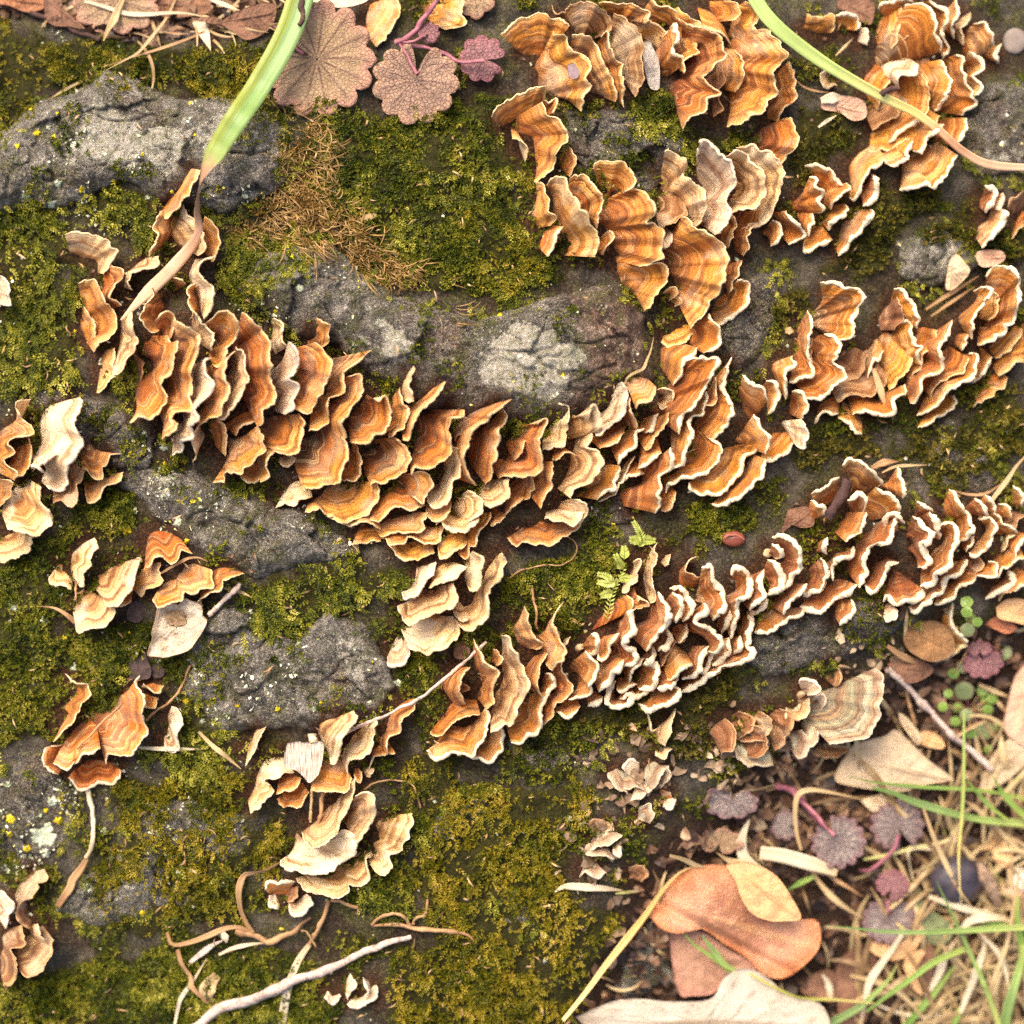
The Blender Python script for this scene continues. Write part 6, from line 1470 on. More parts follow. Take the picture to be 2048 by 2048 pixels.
straw('brown strap leaf looping up beside the pale clump', 'N', '-20,1245 -80,1160 -120,1060 -130,920 -90,810 0,790 90,760 200,700', 52, BROWNST, 20, twist=(0, 40, 0, 60, 0))
straw('long brown strap running along the bottom moss', 'M', '1260,1240 1300,1330 1420,1320 1560,1270 1700,1212 1820,1205 1932,1262 2020,1290', 46, BROWNST, 18)
straw('twisted tan strap dropping below the long brown strap', 'M', '1340,1370 1370,1470 1430,1560 1450,1650 1500,1710 1570,1775', 56, BROWNST, 18, twist=(0, 60, 20, 0))
straw('pale straw rising from the bottom edge under the strap', 'M', '1310,1990 1340,1830 1370,1730 1450,1620 1510,1520 1560,1440', 34, PALESTRAW, 16)
straw('grey strip beside the long brown strap', 'M', '1430,1470 1520,1400 1600,1340 1680,1300', 50, TWIGM, 14)
straw('pale strap end at the left of the creamy stem', 'M', '1650,1410 1760,1360 1900,1330 2000,1320', 36, PALESTRAW, 16)
straw('bleached husk beside the twisted tan strap', 'M', '1680,1240 1700,1280 1710,1320', 60, PALESTRAW, 20)
straw('greenish husk standing below the grey strip', 'M', '1640,1560 1580,1640 1560,1720 1610,1800', 130, STRAW, 10, fold=0.6)
tube('stem', 'thin grey stem leaning between bottom clump and lower row', 'stem', 'J', '660,1675 780,1620 900,1570 1050,1500 1180,1430 1330,1330 1450,1230 1600,1110 1735,985', 26, TWIGM, dz=40, n=60)
tube('hair_root', 'fine looping hair below the end of the long row', 'hair', 'K', '-20,505 60,450 130,420 260,395 400,390 470,340 492,280 470,220 410,180', 12, BROWNST, dz=10, n=60)
tube('stem', 'single dry seta standing in the moss above the lower row', 'stem', 'K', '145,570 160,660 180,760 190,880', 20, BROWNST, dz=22)
tube('twig', 'short pale stick beside the broken nut', 'twig', 'I', '1565,785 1640,720 1720,640 1805,540', 40, TWIGM, dz=24)
straw('thin tan strip beyond the pale stick', 'I', '1690,575 1760,590 1830,610 1900,645', 30, STRAW, 12)
straw('arched strip between the two striped clumps', 'I', '1210,465 1320,400 1420,350 1500,345 1570,375', 26, BROWNST, 24)
straw('pale straw lying right of the orange clump', 'I', '1020,1775 1150,1785 1300,1790 1420,1790 1545,1790', 36, PALESTRAW, 14)
straw('diagonal pale straw pointing at the bottom clump', 'I', '1500,1660 1600,1760 1700,1840 1820,1940', 40, STRAW, 20)
tube('stem', 'thin dry stalk crossing the orange clump', 'stem', 'I', '580,1790 680,1680 800,1560 940,1440', 18, BROWNST, dz=62)
tube('hair_root', 'bent brown root hair under the broken nut', 'hair', 'I', '1105,1575 1180,1500 1280,1440 1340,1370 1400,1260 1432,1160', 18, BROWNST, dz=16)
tube('stem', 'fine stalk ending below the left small bracket', 'stem', 'I', '560,660 570,580 575,510', 16, BROWNST, dz=30)
straw('frayed dry tip left of the striped bracket', 'I', '300,712 400,722 480,760 570,830', 44, BROWNST, 20, taper=(.1, .5, 1))
straw('straw wedged between dark boulder and long row', 'G', '845,1000 870,920 930,880 990,850 1020,780 1045,720 1070,610', 24, STRAW, 22)
tube('stem', 'pair stalk hanging from the white wood chip', 'stem', 'N', '425,160 415,260 405,410', 24, STRAW, dz=20)
tube('stem', 'second crooked stalk hanging beside the pair stalk', 'stem', 'N', '520,170 490,240 485,320 465,420', 30, BROWNST, dz=20)
tube('hair_root', 'thin arching hair above the bottom moss', 'hair', 'N', '820,165 900,120 1020,95 1130,100 1200,150 1225,230 1240,300', 12, BROWNST, dz=12)
straw('tan twig straw lying against the right terrace', 'H', '795,850 830,950 870,1080 905,1170', 58, STRAW, 40)
straw('dry twig pair reaching the right shelf from the moss', 'H', '1190,405 1300,330 1400,270 1590,150', 34, BROWNST, 20)
straw('second dry twig under the pair by the right shelf', 'H', '1230,455 1380,350 1560,230', 26, BROWNST, 18)
straw('long bent straw entering at the right edge above the curls', 'H', '1590,1990 1700,1830 1800,1700 1880,1580 1980,1470', 40, STRAW, 34)
straw('thin straw branching from the bent one at the right', 'H', '1400,1770 1520,1800 1650,1790 1800,1690', 24, BROWNST, 24)
straw('short straw above the top of the lower row', 'H', '860,1635 960,1590 1080,1580 1200,1578', 26, STRAW, 34)
straw('flat brown strip behind the top of the lower row', 'H', '780,1600 870,1560 980,1550', 56, BROWNST, 12)
tube('twig', 'dark stubby twig across the top of the lower row', 'twig', 'H', '440,1990 500,1890 560,1800 610,1690', 84, DARKTWIG, dz=52, n=24, rough=0.2)
straw('white twig piece sticking out of the upper column', 'D', '380,960 450,910 520,870', 30, PALESTRAW, 20)
straw('thin pale needle beside the second green blade', 'D', '510,420 580,350 640,290', 22, STRAW, 24)
straw('long arched brown hair below the second green blade', 'D', '215,610 280,660 380,690 500,700', 16, BROWNST, 20)
straw('needle lying over the head of the upper column', 'D', '1030,290 1090,240 1160,175', 16, STRAW, 62)
straw('frayed pale wood splinter below the second green blade', 'D', '400,760 480,740 580,740', 90, PALESTRAW, 26)
straw('tan splinter stump beside the moss near the curls', 'H', '130,570 160,565 195,570', 62, STRAW, 16)
tube('twig', 'dark knob where the second green blade turns yellow', 'twig', 'D', '850,720 890,690 980,670', 44, DARKTWIG, dz=92, n=14)
straw('long tan straw slanting up to the orange leaf', 'O', '385,1905 560,1690 700,1500 850,1310 1000,1120 1110,960 1200,850 1290,775 1385,745', 58, along('golden_straw', [(0, (226, 200, 140)), (0.6, (204, 160, 92)), (1, (196, 156, 100))]), 40, fold=0.4)
straw('bleached spindle husk lying in the lower moss', 'O', '325,935 400,895 560,900 720,912 835,925', 60, PALESTRAW, 14, taper=(.2, .9, 1, .7, .1))
straw('tan strap over the orange leaf top', 'O', '1190,660 1290,690 1380,730 1500,760', 40, STRAW, 60)
straw('pointed tan leaf strip beside the folded lobe', 'O', '1545,640 1640,700 1760,740 1900,800', 90, STRAW, 76, taper=(.05, .8, 1))
straw('upright cream husk left of the silvery leaf', 'O', '1790,390 1740,520 1740,650 1810,740 1932,820', 90, PALESTRAW, 46, taper=(.2, .8, 1, .9))
straw('broad pale leaf strip below the silvery leaf', 'P', '-60,640 100,660 250,700 380,740 520,795', 110, PALESTRAW, 62, taper=(.9, 1, 1, .5))
straw('long pale strap from the silvery leaf to the crossed leaf', 'P', '330,780 400,880 480,970 580,1050 720,1135', 48, STRAW, 44)
straw('narrow brown strap above the long pale strap', 'P', '390,765 520,850 620,910 710,970', 30, BROWNST, 46)
straw('looped tan grass leaf left of the silvery leaf', 'P', '250,620 215,480 205,320 230,200 330,165 500,190 700,235', 42, STRAW, 66)
straw('straight straw from darker round leaf down to the berry', 'P', '1175,310 1250,520 1340,720 1450,930 1545,1060', 42, STRAW, 80)
straw('straw passing under the darker round leaf', 'P', '720,690 880,660 1080,610 1270,570 1370,530 1460,390', 34, along('fading_straw', [(0, (170, 168, 100)), (.5, (208, 190, 130)), (1, (214, 188, 140))]), 44)
straw('folded pale strip hanging between round leaf and berry', 'P', '1250,610 1120,600 1060,630 1075,750 1100,860', 54, PALESTRAW, 44, twist=(0, 30, 90, 20))
straw('long tan straw over the bottom brown leaf', 'P', '620,1565 800,1610 950,1670 1080,1780 1210,1940', 46, STRAW, 54)
straw('broad pale blade folded down at the bottom', 'P', '1015,1255 930,1380 840,1500 770,1610 740,1720 690,1990', 62, PALESTRAW, 56)
straw('white loop straw arching by the bottom right grass', 'P', '1440,1250 1520,1160 1640,1130 1820,1145', 70, PALESTRAW, 66)
straw('white upright straw bundle leaf near the corner', 'P', '1450,1850 1510,1700 1570,1550 1640,1300 1580,1240', 60, PALESTRAW, 60)
straw('tall straw crossing the corner grass', 'P', '1895,790 1850,1080 1800,1340 1700,1600 1560,1990', 36, STRAW, 84)
straw('wide pale straw below the dark berry', 'P', '1215,970 1380,1030 1560,1080 1800,1125', 58, PALESTRAW, 56)
straw('curled white tip in the shade by the orange leaf', 'P', '410,1560 450,1620 470,1710 460,1740', 54, PALESTRAW, 40, taper=(.3, 1, .8))
straw('bent straw over the rolled leaf', 'P', '1340,1350 1440,1460 1540,1570', 30, STRAW, 60)
straw('curved pale straw behind the corner blades', 'P', '1190,1720 1280,1570 1350,1400 1430,1290', 66, PALESTRAW, 52)
straw('drooping straw at the very corner', 'P', '1620,1270 1740,1400 1800,1560 1815,1700', 44, PALESTRAW, 70)
straw('flat straw along the bottom of the corner', 'P', '830,1790 1000,1850 1200,1880 1420,1850', 34, PALESTRAW, 40)
straw('straw looping at the right edge beside the pebble', 'P', '1932,960 1860,950 1760,910', 60, PINKL, 40)
tube('stem', 'grey straight stem across the litter below the curls', 'stem', 'L', '890,1190 1050,1320 1200,1480 1330,1620 1450,1730 1690,1940', 48, TWIGM, dz=40)
tube('stem', 'thin stem crossing under the grey straight stem', 'stem', 'L', '1035,1310 1060,1430 1090,1530 1115,1610', 28, BROWNST, dz=28)
straw('upright straw under the hanging white bracket', 'L', '1050,740 1040,860 1025,980', 30, STRAW, 16)
straw('brown strand beside the old greyish shelf', 'L', '900,1010 1000,1080 1120,1140 1180,1165', 56, BROWNST, 30)
straw('pale twig bit pointing at the berries', 'L', '1590,1300 1700,1350 1830,1400', 40, STRAW, 34)

def green(label, s, w, mat, dz, **k): blade('grass_blade', label, 'grass blade', 'P', s, w, mat, dz=dz, fold=0.45, group='green grass blades in the corner', **k)
green('thin olive blade lying along the beige leaf', '610,65 760,100 900,120 1200,145 1500,160 1750,190 2000,250', 28, GREEN2, 62, taper=(.2, 1, 1, .9))
green('broad blade running below the beige leaf to the edge', '790,150 950,190 1100,255 1400,345 1650,395 1960,420', 62, GREEN1, 66, taper=(.3, 1, .8, 1))
green('upright blade crossing the beige leaf corner', '1478,-430 1478,-100 1475,150 1460,400 1440,650 1445,850 1460,1020', 30, along('up_blade', [(0, (138, 160, 80)), (.5, (160, 170, 90)), (.7, (208, 190, 110)), (1, (196, 176, 120))]), 90)
green('short broad blade leaning in from the right edge', '1695,60 1760,170 1850,280 1960,380', 52, GREEN2, 84, taper=(.1, .8, 1))
green('level green blade across the scalloped leaf', '450,1190 700,1215 900,1235 1200,1240 1500,1225 1900,1205 2000,1195', 46, GREEN1, 108, taper=(.1, .7, 1, 1))
green('bright blade curving under the rolled leaf', '740,1840 900,1720 1100,1575 1230,1480 1350,1420 1490,1365', 50, GREEN2, 84, taper=(.3, .8, 1, .9))
green('pale green blade rising from the bottom edge', '420,1960 560,1880 700,1800 830,1680 920,1580 970,1490', 62, GREEN1, 70, taper=(1, .9, .6, .1))
green('long thin blade dropping to the corner from the berry', '1270,845 1330,980 1400,1120 1550,1450 1650,1680 1750,1960', 36, GREEN1, 100, taper=(.1, .8, 1, 1))
green('thick blade standing in the corner', '1775,1990 1815,1800 1860,1640 1915,1450 1930,1330', 78, GREEN1, 90, taper=(1, 1, .8, .6))
green('dark blade at the right edge above the thick one', '1940,1500 1910,1300 1880,1120 1890,960', 60, GREEN2, 86, taper=(1, .9, .2))
green('yellowish blade lying over the white leaf', '-140,1550 0,1630 120,1690 250,1740 500,1748 850,1782', 28, YELGRN, 78)
green('shaded blade behind the rolled leaf', '1030,1960 1150,1820 1260,1690 1420,1480', 56, GREEN2, 50, taper=(1, .9, .3))
green('slender blade over the right straws', '1500,90 1600,210 1700,310 1800,385', 34, GREEN2, 80, taper=(.3, 1, .6))
green('small blade tip beside the orange leaf', '150,920 240,870 350,820', 46, GREEN2, 46, taper=(.2, 1, .6))
green('pair blade lying on the mauve leaf back', '-640,1240 -560,1330 -420,1430 -270,1560', 26, GREEN2, 62, taper=(.3, 1, .8))
green('second pair blade on the mauve leaf back', '-500,1260 -420,1370 -330,1480 -240,1530', 58, GREEN1, 64, taper=(.1, 1, .5))
green('blade at the bottom edge right of the brown leaf', '1400,1960 1430,1860 1480,1780', 60, GREEN2, 50)
green('low blade under the loop straw', '1600,1170 1700,1165 1820,1180', 56, GREEN2, 56)

# a mat of dry grass under them, too many to count
DRYG = moss_material('dry_grass', [(0.1, (110, 84, 56)), (0.35, (146, 118, 80)), (0.6, (184, 160, 118)), (0.85, (166, 140, 96)), (0.95, (120, 134, 62))])
def strands(name, mat, n, region, ln, wd, ang, spread, dz0, dz1):
    V, F, TI = [], [], []; off = 0; k = 9
    x0, x1, y0, y1, fn = region
    c = 0
    while c < n:
        x, y = rng.uniform(x0, x1), rng.uniform(y0, y1)
        if fn(x, y) < rng.random(): continue
        c += 1
        a = ang + rng.normal(0, spread); L = ln * rng.uniform(0.5, 1.4); cv = rng.normal(0, 0.9)
        s = np.linspace(0, 1, k); an = a + cv * s
        px = x + np.cumsum(np.cos(an)) * L / k; py = y + np.sin(an).cumsum() * L / k
        e = rng.uniform(dz0, dz1); pz = Z(px, py) + e + rng.uniform(0, 18) * np.sin(s * 3.14)
        w = wd * rng.uniform(0.6, 1.4) * np.sin(np.pi * (0.08 + 0.88 * s)) ** 0.6
        sx, sy = -np.sin(an), np.cos(an)
        tl = rng.normal(0, 0.5)
        v = np.stack([np.stack([px - sx * w / 2, py - sy * w / 2, pz - tl * w / 2], 1), np.stack([px, py, pz + w * 0.2], 1), np.stack([px + sx * w / 2, py + sy * w / 2, pz + tl * w / 2], 1)], 1)
        V.append(v.reshape(-1, 3)); F.append(grid_faces(k, 3, off=off)); off += k * 3; TI.append(np.full(k * 3, rng.random()))
    V = np.vstack(V)
    tag(mesh(name, P(*V.T), np.vstack(F), mat, attrs={'tint': np.concatenate(TI)}), kind='stuff')
strands('dry_grass', DRYG, 260, (1700, 2120, 1480, 2120, lambda x, y: 0.15 + 0.85 * float(sstep(1780, 1980, x + (y - 1700) * 0.35))), 150, 9, -1.1, 0.7, 8, 44)
strands('litter_straws', DRYG, 130, (1150, 2080, 1200, 2080, lambda x, y: float(sstep(0, 60, sample(LITD, x, y)))), 70, 6, 0.6, 1.0, 3, 18)
strands('top_litter_straws', DRYG, 60, (-60, 620, -80, 80, lambda x, y: float(sstep(0, 14, sample(TOPD, x, y)))), 90, 5, 0.2, 0.6, 4, 20)
strands('withered_strands', moss_material('withered_strand', [(0.1, (96, 74, 36)), (0.5, (138, 106, 58)), (0.95, (176, 140, 86))]), 800, (400, 1130, 170, 700, lambda x, y: float(sample(MOSSD['b'], x, y) > -6)), 46, 1.9, 0.45, 0.55, 0, 5)
strands('moss_debris', moss_material('debris', [(0.1, (110, 82, 58)), (0.5, (168, 132, 92)), (1, (214, 180, 138))]), 420, (0, 2048, 0, 2048, lambda x, y: 0.15 + 0.85 * float(sample(MOSSALL, x, y) > 5)), 20, 2.6, 0.3, 1.5, 4, 12)

# crumbs of rotten leaf in the litter
def crumbs(name, mat, n, maskf, r0, r1, dz=4):
    V, F, TI = [], [], []; off = 0; c = 0
    while c < n:
        x, y = rng.uniform(-40, 2088), rng.uniform(-40, 2088)
        if maskf(x, y) < rng.random(): continue
        c += 1
        r = rng.uniform(r0, r1) * rng.uniform(0.5, 1); k = 8
        th = np.linspace(0, 2 * np.pi, k + 1)[:-1] + rng.uniform(0, 6)
        rr = r * (0.5 + 0.9 * rng.random(k)); el = rng.uniform(0.25, 0.9)
        tx, ty = rng.normal(0, 0.35, 2); ph = rng.uniform(0, 6)
        lx, ly = np.cos(th) * rr, np.sin(th) * rr * el
        px = x + lx * np.cos(ph) - ly * np.sin(ph); py = y + lx * np.sin(ph) + ly * np.cos(ph)
        z0 = float(Z(x, y)) + dz + r * 0.35
        pz = z0 + tx * (px - x) + ty * (py - y) + rng.normal(0, r * 0.12, k)
        v = np.vstack([[x, y, z0 + r * rng.normal(0, 0.15)], np.column_stack([px, py, pz])])
        V.append(v); F.append(np.array([[0, 1 + i, 1 + (i + 1) % k] for i in range(k)]) + off); off += k + 1; TI.append(np.full(k + 1, rng.random()))
    V = np.vstack(V)
    tag(mesh(name, P(*V.T), np.vstack(F), mat, smooth=False, attrs={'tint': np.concatenate(TI)}), kind='stuff')
CRUMB = moss_material('leaf_crumbs', [(0.05, (30, 20, 15)), (0.4, (62, 42, 32)), (0.66, (104, 74, 54)), (0.85, (144, 110, 82)), (0.97, (190, 158, 124))])
crumbs('leaf_litter', CRUMB, 1500, lambda x, y: float(sstep(10, 60, sample(LITD, x, y))), 7, 26)
crumbs('top_leaf_litter', CRUMB, 260, lambda x, y: float(sstep(2, 20, sample(TOPD, x, y))), 8, 28)
HEAP = [(1450, 1520, 85), (1370, 1540, 50), (1260, 1560, 70), (1210, 1660, 60), (1230, 1760, 45), (1300, 1480, 40), (1540, 1480, 60), (1560, 1600, 60), (1780, 1330, 90), (1700, 1420, 60), (1250, 1900, 50)]
heap = lambda x, y: max(math.exp(-((x - a) ** 2 + (y - b) ** 2) / (r * r)) for a, b, r in HEAP)
OLDC = moss_material('old_fungus_scraps', [(0.05, (56, 42, 32)), (0.4, (100, 78, 58)), (0.7, (142, 116, 90)), (0.88, (190, 168, 138)), (0.97, (150, 92, 48))])
crumbs('old_fungus_scraps', OLDC, 330, heap, 6, 20, 4)
LSP = moss_material('lichen_specks', [(0.1, (136, 144, 104)), (0.4, (186, 190, 156)), (0.65, (224, 220, 200)), (0.8, (206, 190, 70)), (0.95, (196, 170, 30))])
SPK = (0.12 + 0.88 * sstep(900, 250, GX + 0.25 * np.abs(GY - 800))) * sstep(0.15, 0.5, fbm(GX / 55, GY / 55, 411, 3)) * NOT_LIT * (0.25 + 0.75 * (ROCKD > -6))
crumbs('lichen_specks', LSP, 1500, lambda x, y: float(sample(SPK, x, y)), 1.6, 5.5, 1)
fung_pts = np.vstack([b for _s, _h, _r, b in fungi])
crumbs('moss_crumbs', CRUMB, 700, lambda x, y: 0.10 + 0.9 * float(np.min((fung_pts[:, 0] - x) ** 2 + (fung_pts[:, 1] - y) ** 2) < 1200), 3, 8, 2)

# ------------------------------------------------ lichens
def lichen(label, x, y, r, mat, kind, seed):
    n, rings = 40, 6
    th = np.linspace(0, 2 * np.pi, n + 1)[:-1]
    rad = r * (0.75 + 0.22 * noise(th * 2.2 + seed, seed * 3.1, seed) + 0.26 * np.abs(np.sin(th * 4 + seed)) * noise(th * 5, seed, 2))
    rho = np.linspace(0.03, 1, rings)[:, None]
    X = x + np.cos(th)[None] * rad[None] * rho; Y = y + np.sin(th)[None] * rad[None] * rho
    z = Z(X, Y) + (3.5 - 6.0 * rho ** 3) + 2.6 * noise(X / 3.2, Y / 3.2, seed)
    z[-1] -= 5
    tag(mesh('yellow_lichen' if kind == 'y' else 'pale_lichen', P(X, Y, z).reshape(-1, 3), grid_faces(rings, n, True), mat), label, 'lichen', 'yellow lichen tufts on stone and moss' if kind == 'y' else 'pale lichen rosettes on stone and moss')
YL = simple('yellow_lichen', (176, 150, 20), (226, 202, 44), 500, 0.9, 0.8, 1600)
PL = simple('pale_lichen', (150, 160, 130), (214, 218, 190), 400, 0.9, 0.8, 1600)
WHERE = [(260, 240, 'on the big pale boulder'), (800, 650, 'on the dark wet boulder'), (560, 1330, 'on the olive faced grey rock'), (100, 640, 'in the moss by the dry grass tip'), (60, 1600, 'near the left edge below the orange clump'),
         (250, 1050, 'above the striped brackets'), (380, 1580, 'on the flat stone by the bottom clump'), (150, 1250, 'in the moss below the striped brackets'), (350, 900, 'under the long row'), (280, 1850, 'in the moss near the bottom corner')]
SPEC = [('y', *tile('A', np.array([a]))[0], r) for a, r in (((280, 1010), 11), ((405, 1035), 9), ((130, 1100), 8), ((435, 855), 6), ((235, 820), 8), ((620, 1430), 11), ((890, 1430), 11), ((865, 1370), 7), ((540, 1540), 7), ((1470, 1020), 6), ((1075, 1165), 6), ((30, 1770), 9), ((1300, 1450), 6))]
SPEC += [('y', *tile(t, np.array([a]))[0], r) for t, a, r in (('E', (100, 440), 12), ('E', (265, 770), 15), ('E', (565, 570), 6), ('E', (300, 690), 6), ('E', (150, 755), 7), ('E', (985, 1490), 6), ('E', (1390, 1550), 9), ('E', (1245, 1570), 7), ('E', (1375, 1610), 6),
  ('I', (945, 130), 18), ('I', (1410, 220), 9), ('I', (1400, 1430), 11), ('I', (485, 950), 8), ('I', (975, 915), 7), ('I', (1725, 938), 5), ('I', (1790, 1465), 6), ('I', (1620, 1415), 6), ('J', (165, 1490), 9), ('J', (490, 1440), 6), ('J', (880, 1135), 4), ('J', (330, 930), 10),
  ('M', (1285, 130), 20), ('M', (80, 385), 17), ('M', (440, 400), 13), ('M', (1555, 375), 10), ('M', (70, 500), 10), ('M', (200, 610), 12), ('M', (350, 320), 8), ('M', (1095, 270), 5), ('M', (1075, 1095), 10), ('M', (190, 1805), 8), ('F', (1840, 440), 8), ('F', (985, 970), 11), ('F', (145, 420), 7), ('G', (385, 900), 6), ('F', (270, 10), 9))]
SPEC += [('p', *tile(t, np.array([a]))[0], r) for t, a, r in (('M', (330, 510), 36), ('M', (340, 640), 14), ('M', (400, 260), 18), ('I', (340, 820), 14), ('I', (90, 710), 18), ('I', (550, 1170), 12), ('I', (700, 1170), 8), ('A', (200, 1480), 15), ('A', (390, 1540), 14), ('A', (440, 1380), 12), ('A', (40, 1660), 14), ('A', (1110, 1490), 9), ('E', (1090, 1345), 10), ('E', (1240, 1440), 12), ('E', (1220, 1600), 9), ('E', (345, 500), 9),
  ('J', (1075, 1290), 12), ('J', (440, 1490), 9), ('M', (660, 900), 14), ('M', (820, 830), 18), ('M', (790, 470), 12), ('I', (1530, 880 + 700), 9), ('F', (740, 680), 10), ('F', (330, 240), 12), ('A', (365, 965), 8), ('A', (1850, 1480), 10), ('N', (1350, 1155 - 900), 6), ('J', (860, 1440), 8), ('M', (1240, 1390), 12), ('I', (1345, 80), 14), ('O', (250, 1460), 7))]
cnt = {}
for j, (kd, x, y, r) in enumerate(SPEC):
    k = min(range(len(WHERE)), key=lambda q: (x - WHERE[q][0]) ** 2 + (y - WHERE[q][1]) ** 2)
    cnt.setdefault((kd, k), []).append((x, y, r, j))
for (kd, k), L in cnt.items():
    L.sort(); n = len(L)
    for q, (x, y, r, j) in enumerate(L):
        pos = '' if n == 1 else ('leftmost' if q == 0 else 'rightmost' if q == n - 1 else ORD[q])
        sz = 'tiny' if r < 7 else ('broad' if r > 13 else '')
        nm = 'yellow lichen tuft' if kd == 'y' else 'pale green lichen rosette'
        lab = f'{sz} {nm} {WHERE[k][2]}, {pos} from left' if pos in ORD else f'{pos} {sz} {nm} {WHERE[k][2]}'
        lichen(' '.join(lab.split()), x, y, r, YL if kd == 'y' else PL, kd, j + 1)

# ------------------------------------------------ other small things
def chip(name, label, cat, t, s, mat, dz, thick, rough=1.5, seed=1, flat=0.0):
    o = pts(t, s); c = o.mean(0); z0 = float(Z(*c)) + dz
    return sheet(name, label, cat, o, lambda X, Y: z0 + flat * (X - c[0]), mat, rings=8, n=64, thick=thick, seed=seed, crinkle=rough)
WOODM = N('weathered_wood')
_uv = WOODM.uv(); _mp = WOODM.node('ShaderNodeMapping'); WOODM.l.new(_uv, _mp.inputs[0]); _mp.inputs['Scale'].default_value = (46, 3, 1)
_f = WOODM.noise(_mp.outputs[0], 1.0, 4)
WOODM.bump(_f, 0.8, 0.0016)
WOODM.done(WOODM.ramp(_f, [(0.32, srgb(120, 98, 82)), (0.45, srgb(186, 168, 150)), (0.58, srgb(212, 198, 182)), (0.7, srgb(160, 138, 120))]), 0.85)
chip('wood_chip', 'weathered white wood chip lodged on the bottom brackets', 'wood chip', 'J', '235,1745 330,1730 360,1740 500,1735 505,1850 480,1960 455,2000 400,2045 360,2000 300,1950 220,1925 210,1850', WOODM.m, 62, 9, 1.6, 71)
tube('wood_splinter', 'rounded pale stub above the white wood chip', 'wood chip', 'J', '425,1665 432,1700 440,1745', 70, PALESTRAW, dz=56, n=14)
BARK = simple('dark_bark_flake', (58, 46, 46), (88, 72, 68), 300, 0.9, 0.9, 1100)
chip('bark_flake', 'dark square bark flake below the broken nut', 'bark flake', 'I', '978,1080 1020,1045 1085,1050 1110,1110 1140,1180 1125,1255 1040,1260 980,1250 970,1160', BARK, 8, 6, 1.4, 72)
chip('bark_flake', 'purplish bark flake between striped bracket and nut', 'bark flake', 'I', '960,740 1000,680 1060,670 1105,720 1090,790 1040,835 970,820 955,780', BARK, 10, 6, 1.4, 73)
chip('bark_flake', 'small dark flake right of the square bark flake', 'bark flake', 'I', '1150,1150 1200,1140 1240,1170 1230,1240 1160,1250 1140,1200', BARK, 6, 5, 1.2, 74)
chip('wood_flake', 'tiny straw coloured flake on the withered moss', 'wood chip', 'B', '800,1630 870,1605 915,1620 880,1650 815,1665', STRAW, 16, 5, .6, 75)
chip('bark_flake', 'purple grey spot flake on the top amber bracket', 'bark flake', 'C', '420,490 460,475 505,530 500,580 450,595 425,550', simple('mauve_flake', (120, 100, 104), (150, 128, 130), 300), 74, 4, .6, 76)
tag(chip('fluff', 'grey downy fluff between the brown brackets at the top', 'fluff', 'C', '985,320 1040,310 1075,380 1110,450 1115,640 1090,680 1040,660 1010,560 990,440', simple('fluff', (150, 140, 130), (206, 196, 184), 500, 1, 0.9, 1500), 34, 14, 5, 77))

# broken nut: shell, white flesh, brown hole
nut = empty('broken_nut', tuple(P(360, 1245, float(Z(360, 1245)))))
tag(nut, 'broken half nut with white flesh below the small fringed brackets', 'nut')
no = pts('I', '1190,725 1240,715 1300,690 1350,700 1390,650 1440,672 1500,690 1530,740 1525,780 1562,820 1530,900 1490,960 1440,1030 1380,1062 1320,1080 1240,1098 1170,1090 1118,1082 1128,1020 1150,960 1148,900 1170,830')
nc = no.mean(0); nz = float(Z(*nc))
SHELL = simple('nut_shell', (150, 106, 68), (200, 156, 108), 260, 0.6, 0.5, 900)
FLESH = simple('nut_flesh', (160, 134, 106), (200, 180, 156), 130, 0.85, 1.0, 500, 0.25, 0.002, c3=(216, 202, 182))
CORE = simple('nut_core', (120, 92, 66), (172, 142, 108), 500, 0.95, 0.9, 1300)
Cn = curve(np.vstack([no, no[:1]]), 65)[:-1]
rows = []
for a, zz in ((1.0, 44), (1.03, 34), (0.98, 20), (0.8, 6), (0.4, 0)):
    q = nc + (Cn - nc) * a; rows.append(np.column_stack([q, np.full(64, nz + zz)]))
rows = np.array(rows)
mesh('shell', P(*rows.reshape(-1, 3).T), grid_faces(5, 64, True), SHELL, nut)
rho = np.concatenate([[0.02], np.linspace(0.12, 1, 12)])[:, None]
Xf = nc[0] + (Cn[None, :, 0] - nc[0]) * rho; Yf = nc[1] + (Cn[None, :, 1] - nc[1]) * rho
hole = tile('I', np.array([[1335, 800]]))[0]
dh = np.hypot((Xf - hole[0]) / 1.25, Yf - hole[1])
zf = nz + 44 - 10 * sstep(1.0, 0.9, rho) - 10 * sstep(22, 14, dh) + 6 * fbm(Xf / 26, Yf / 20, 81, 4) + 5 * sstep(0.8, 0.86, rho) * sstep(0.99, 0.9, rho)
mesh('flesh', P(Xf, Yf, zf).reshape(-1, 3), grid_faces(13, 64, True), FLESH, nut)
th = np.linspace(0, 2 * np.pi, 33)[:-1]; rr = 15 * (1 + 0.5 * noise(th * 1.6, 3, 9) + 0.2 * noise(th * 5, 3, 9))
Xc = hole[0] + np.cos(th)[None] * rr[None] * 1.2 * np.linspace(0.05, 1, 6)[:, None]; Yc = hole[1] + np.sin(th)[None] * rr[None] * np.linspace(0.05, 1, 6)[:, None]
mesh('core', P(Xc, Yc, nz + 29 + 3 * np.cos(np.linspace(0, 1.5, 6))[:, None] + 1.5 * fbm(Xc / 5, Yc / 5, 83, 3)).reshape(-1, 3), grid_faces(6, 32, True), CORE, nut)

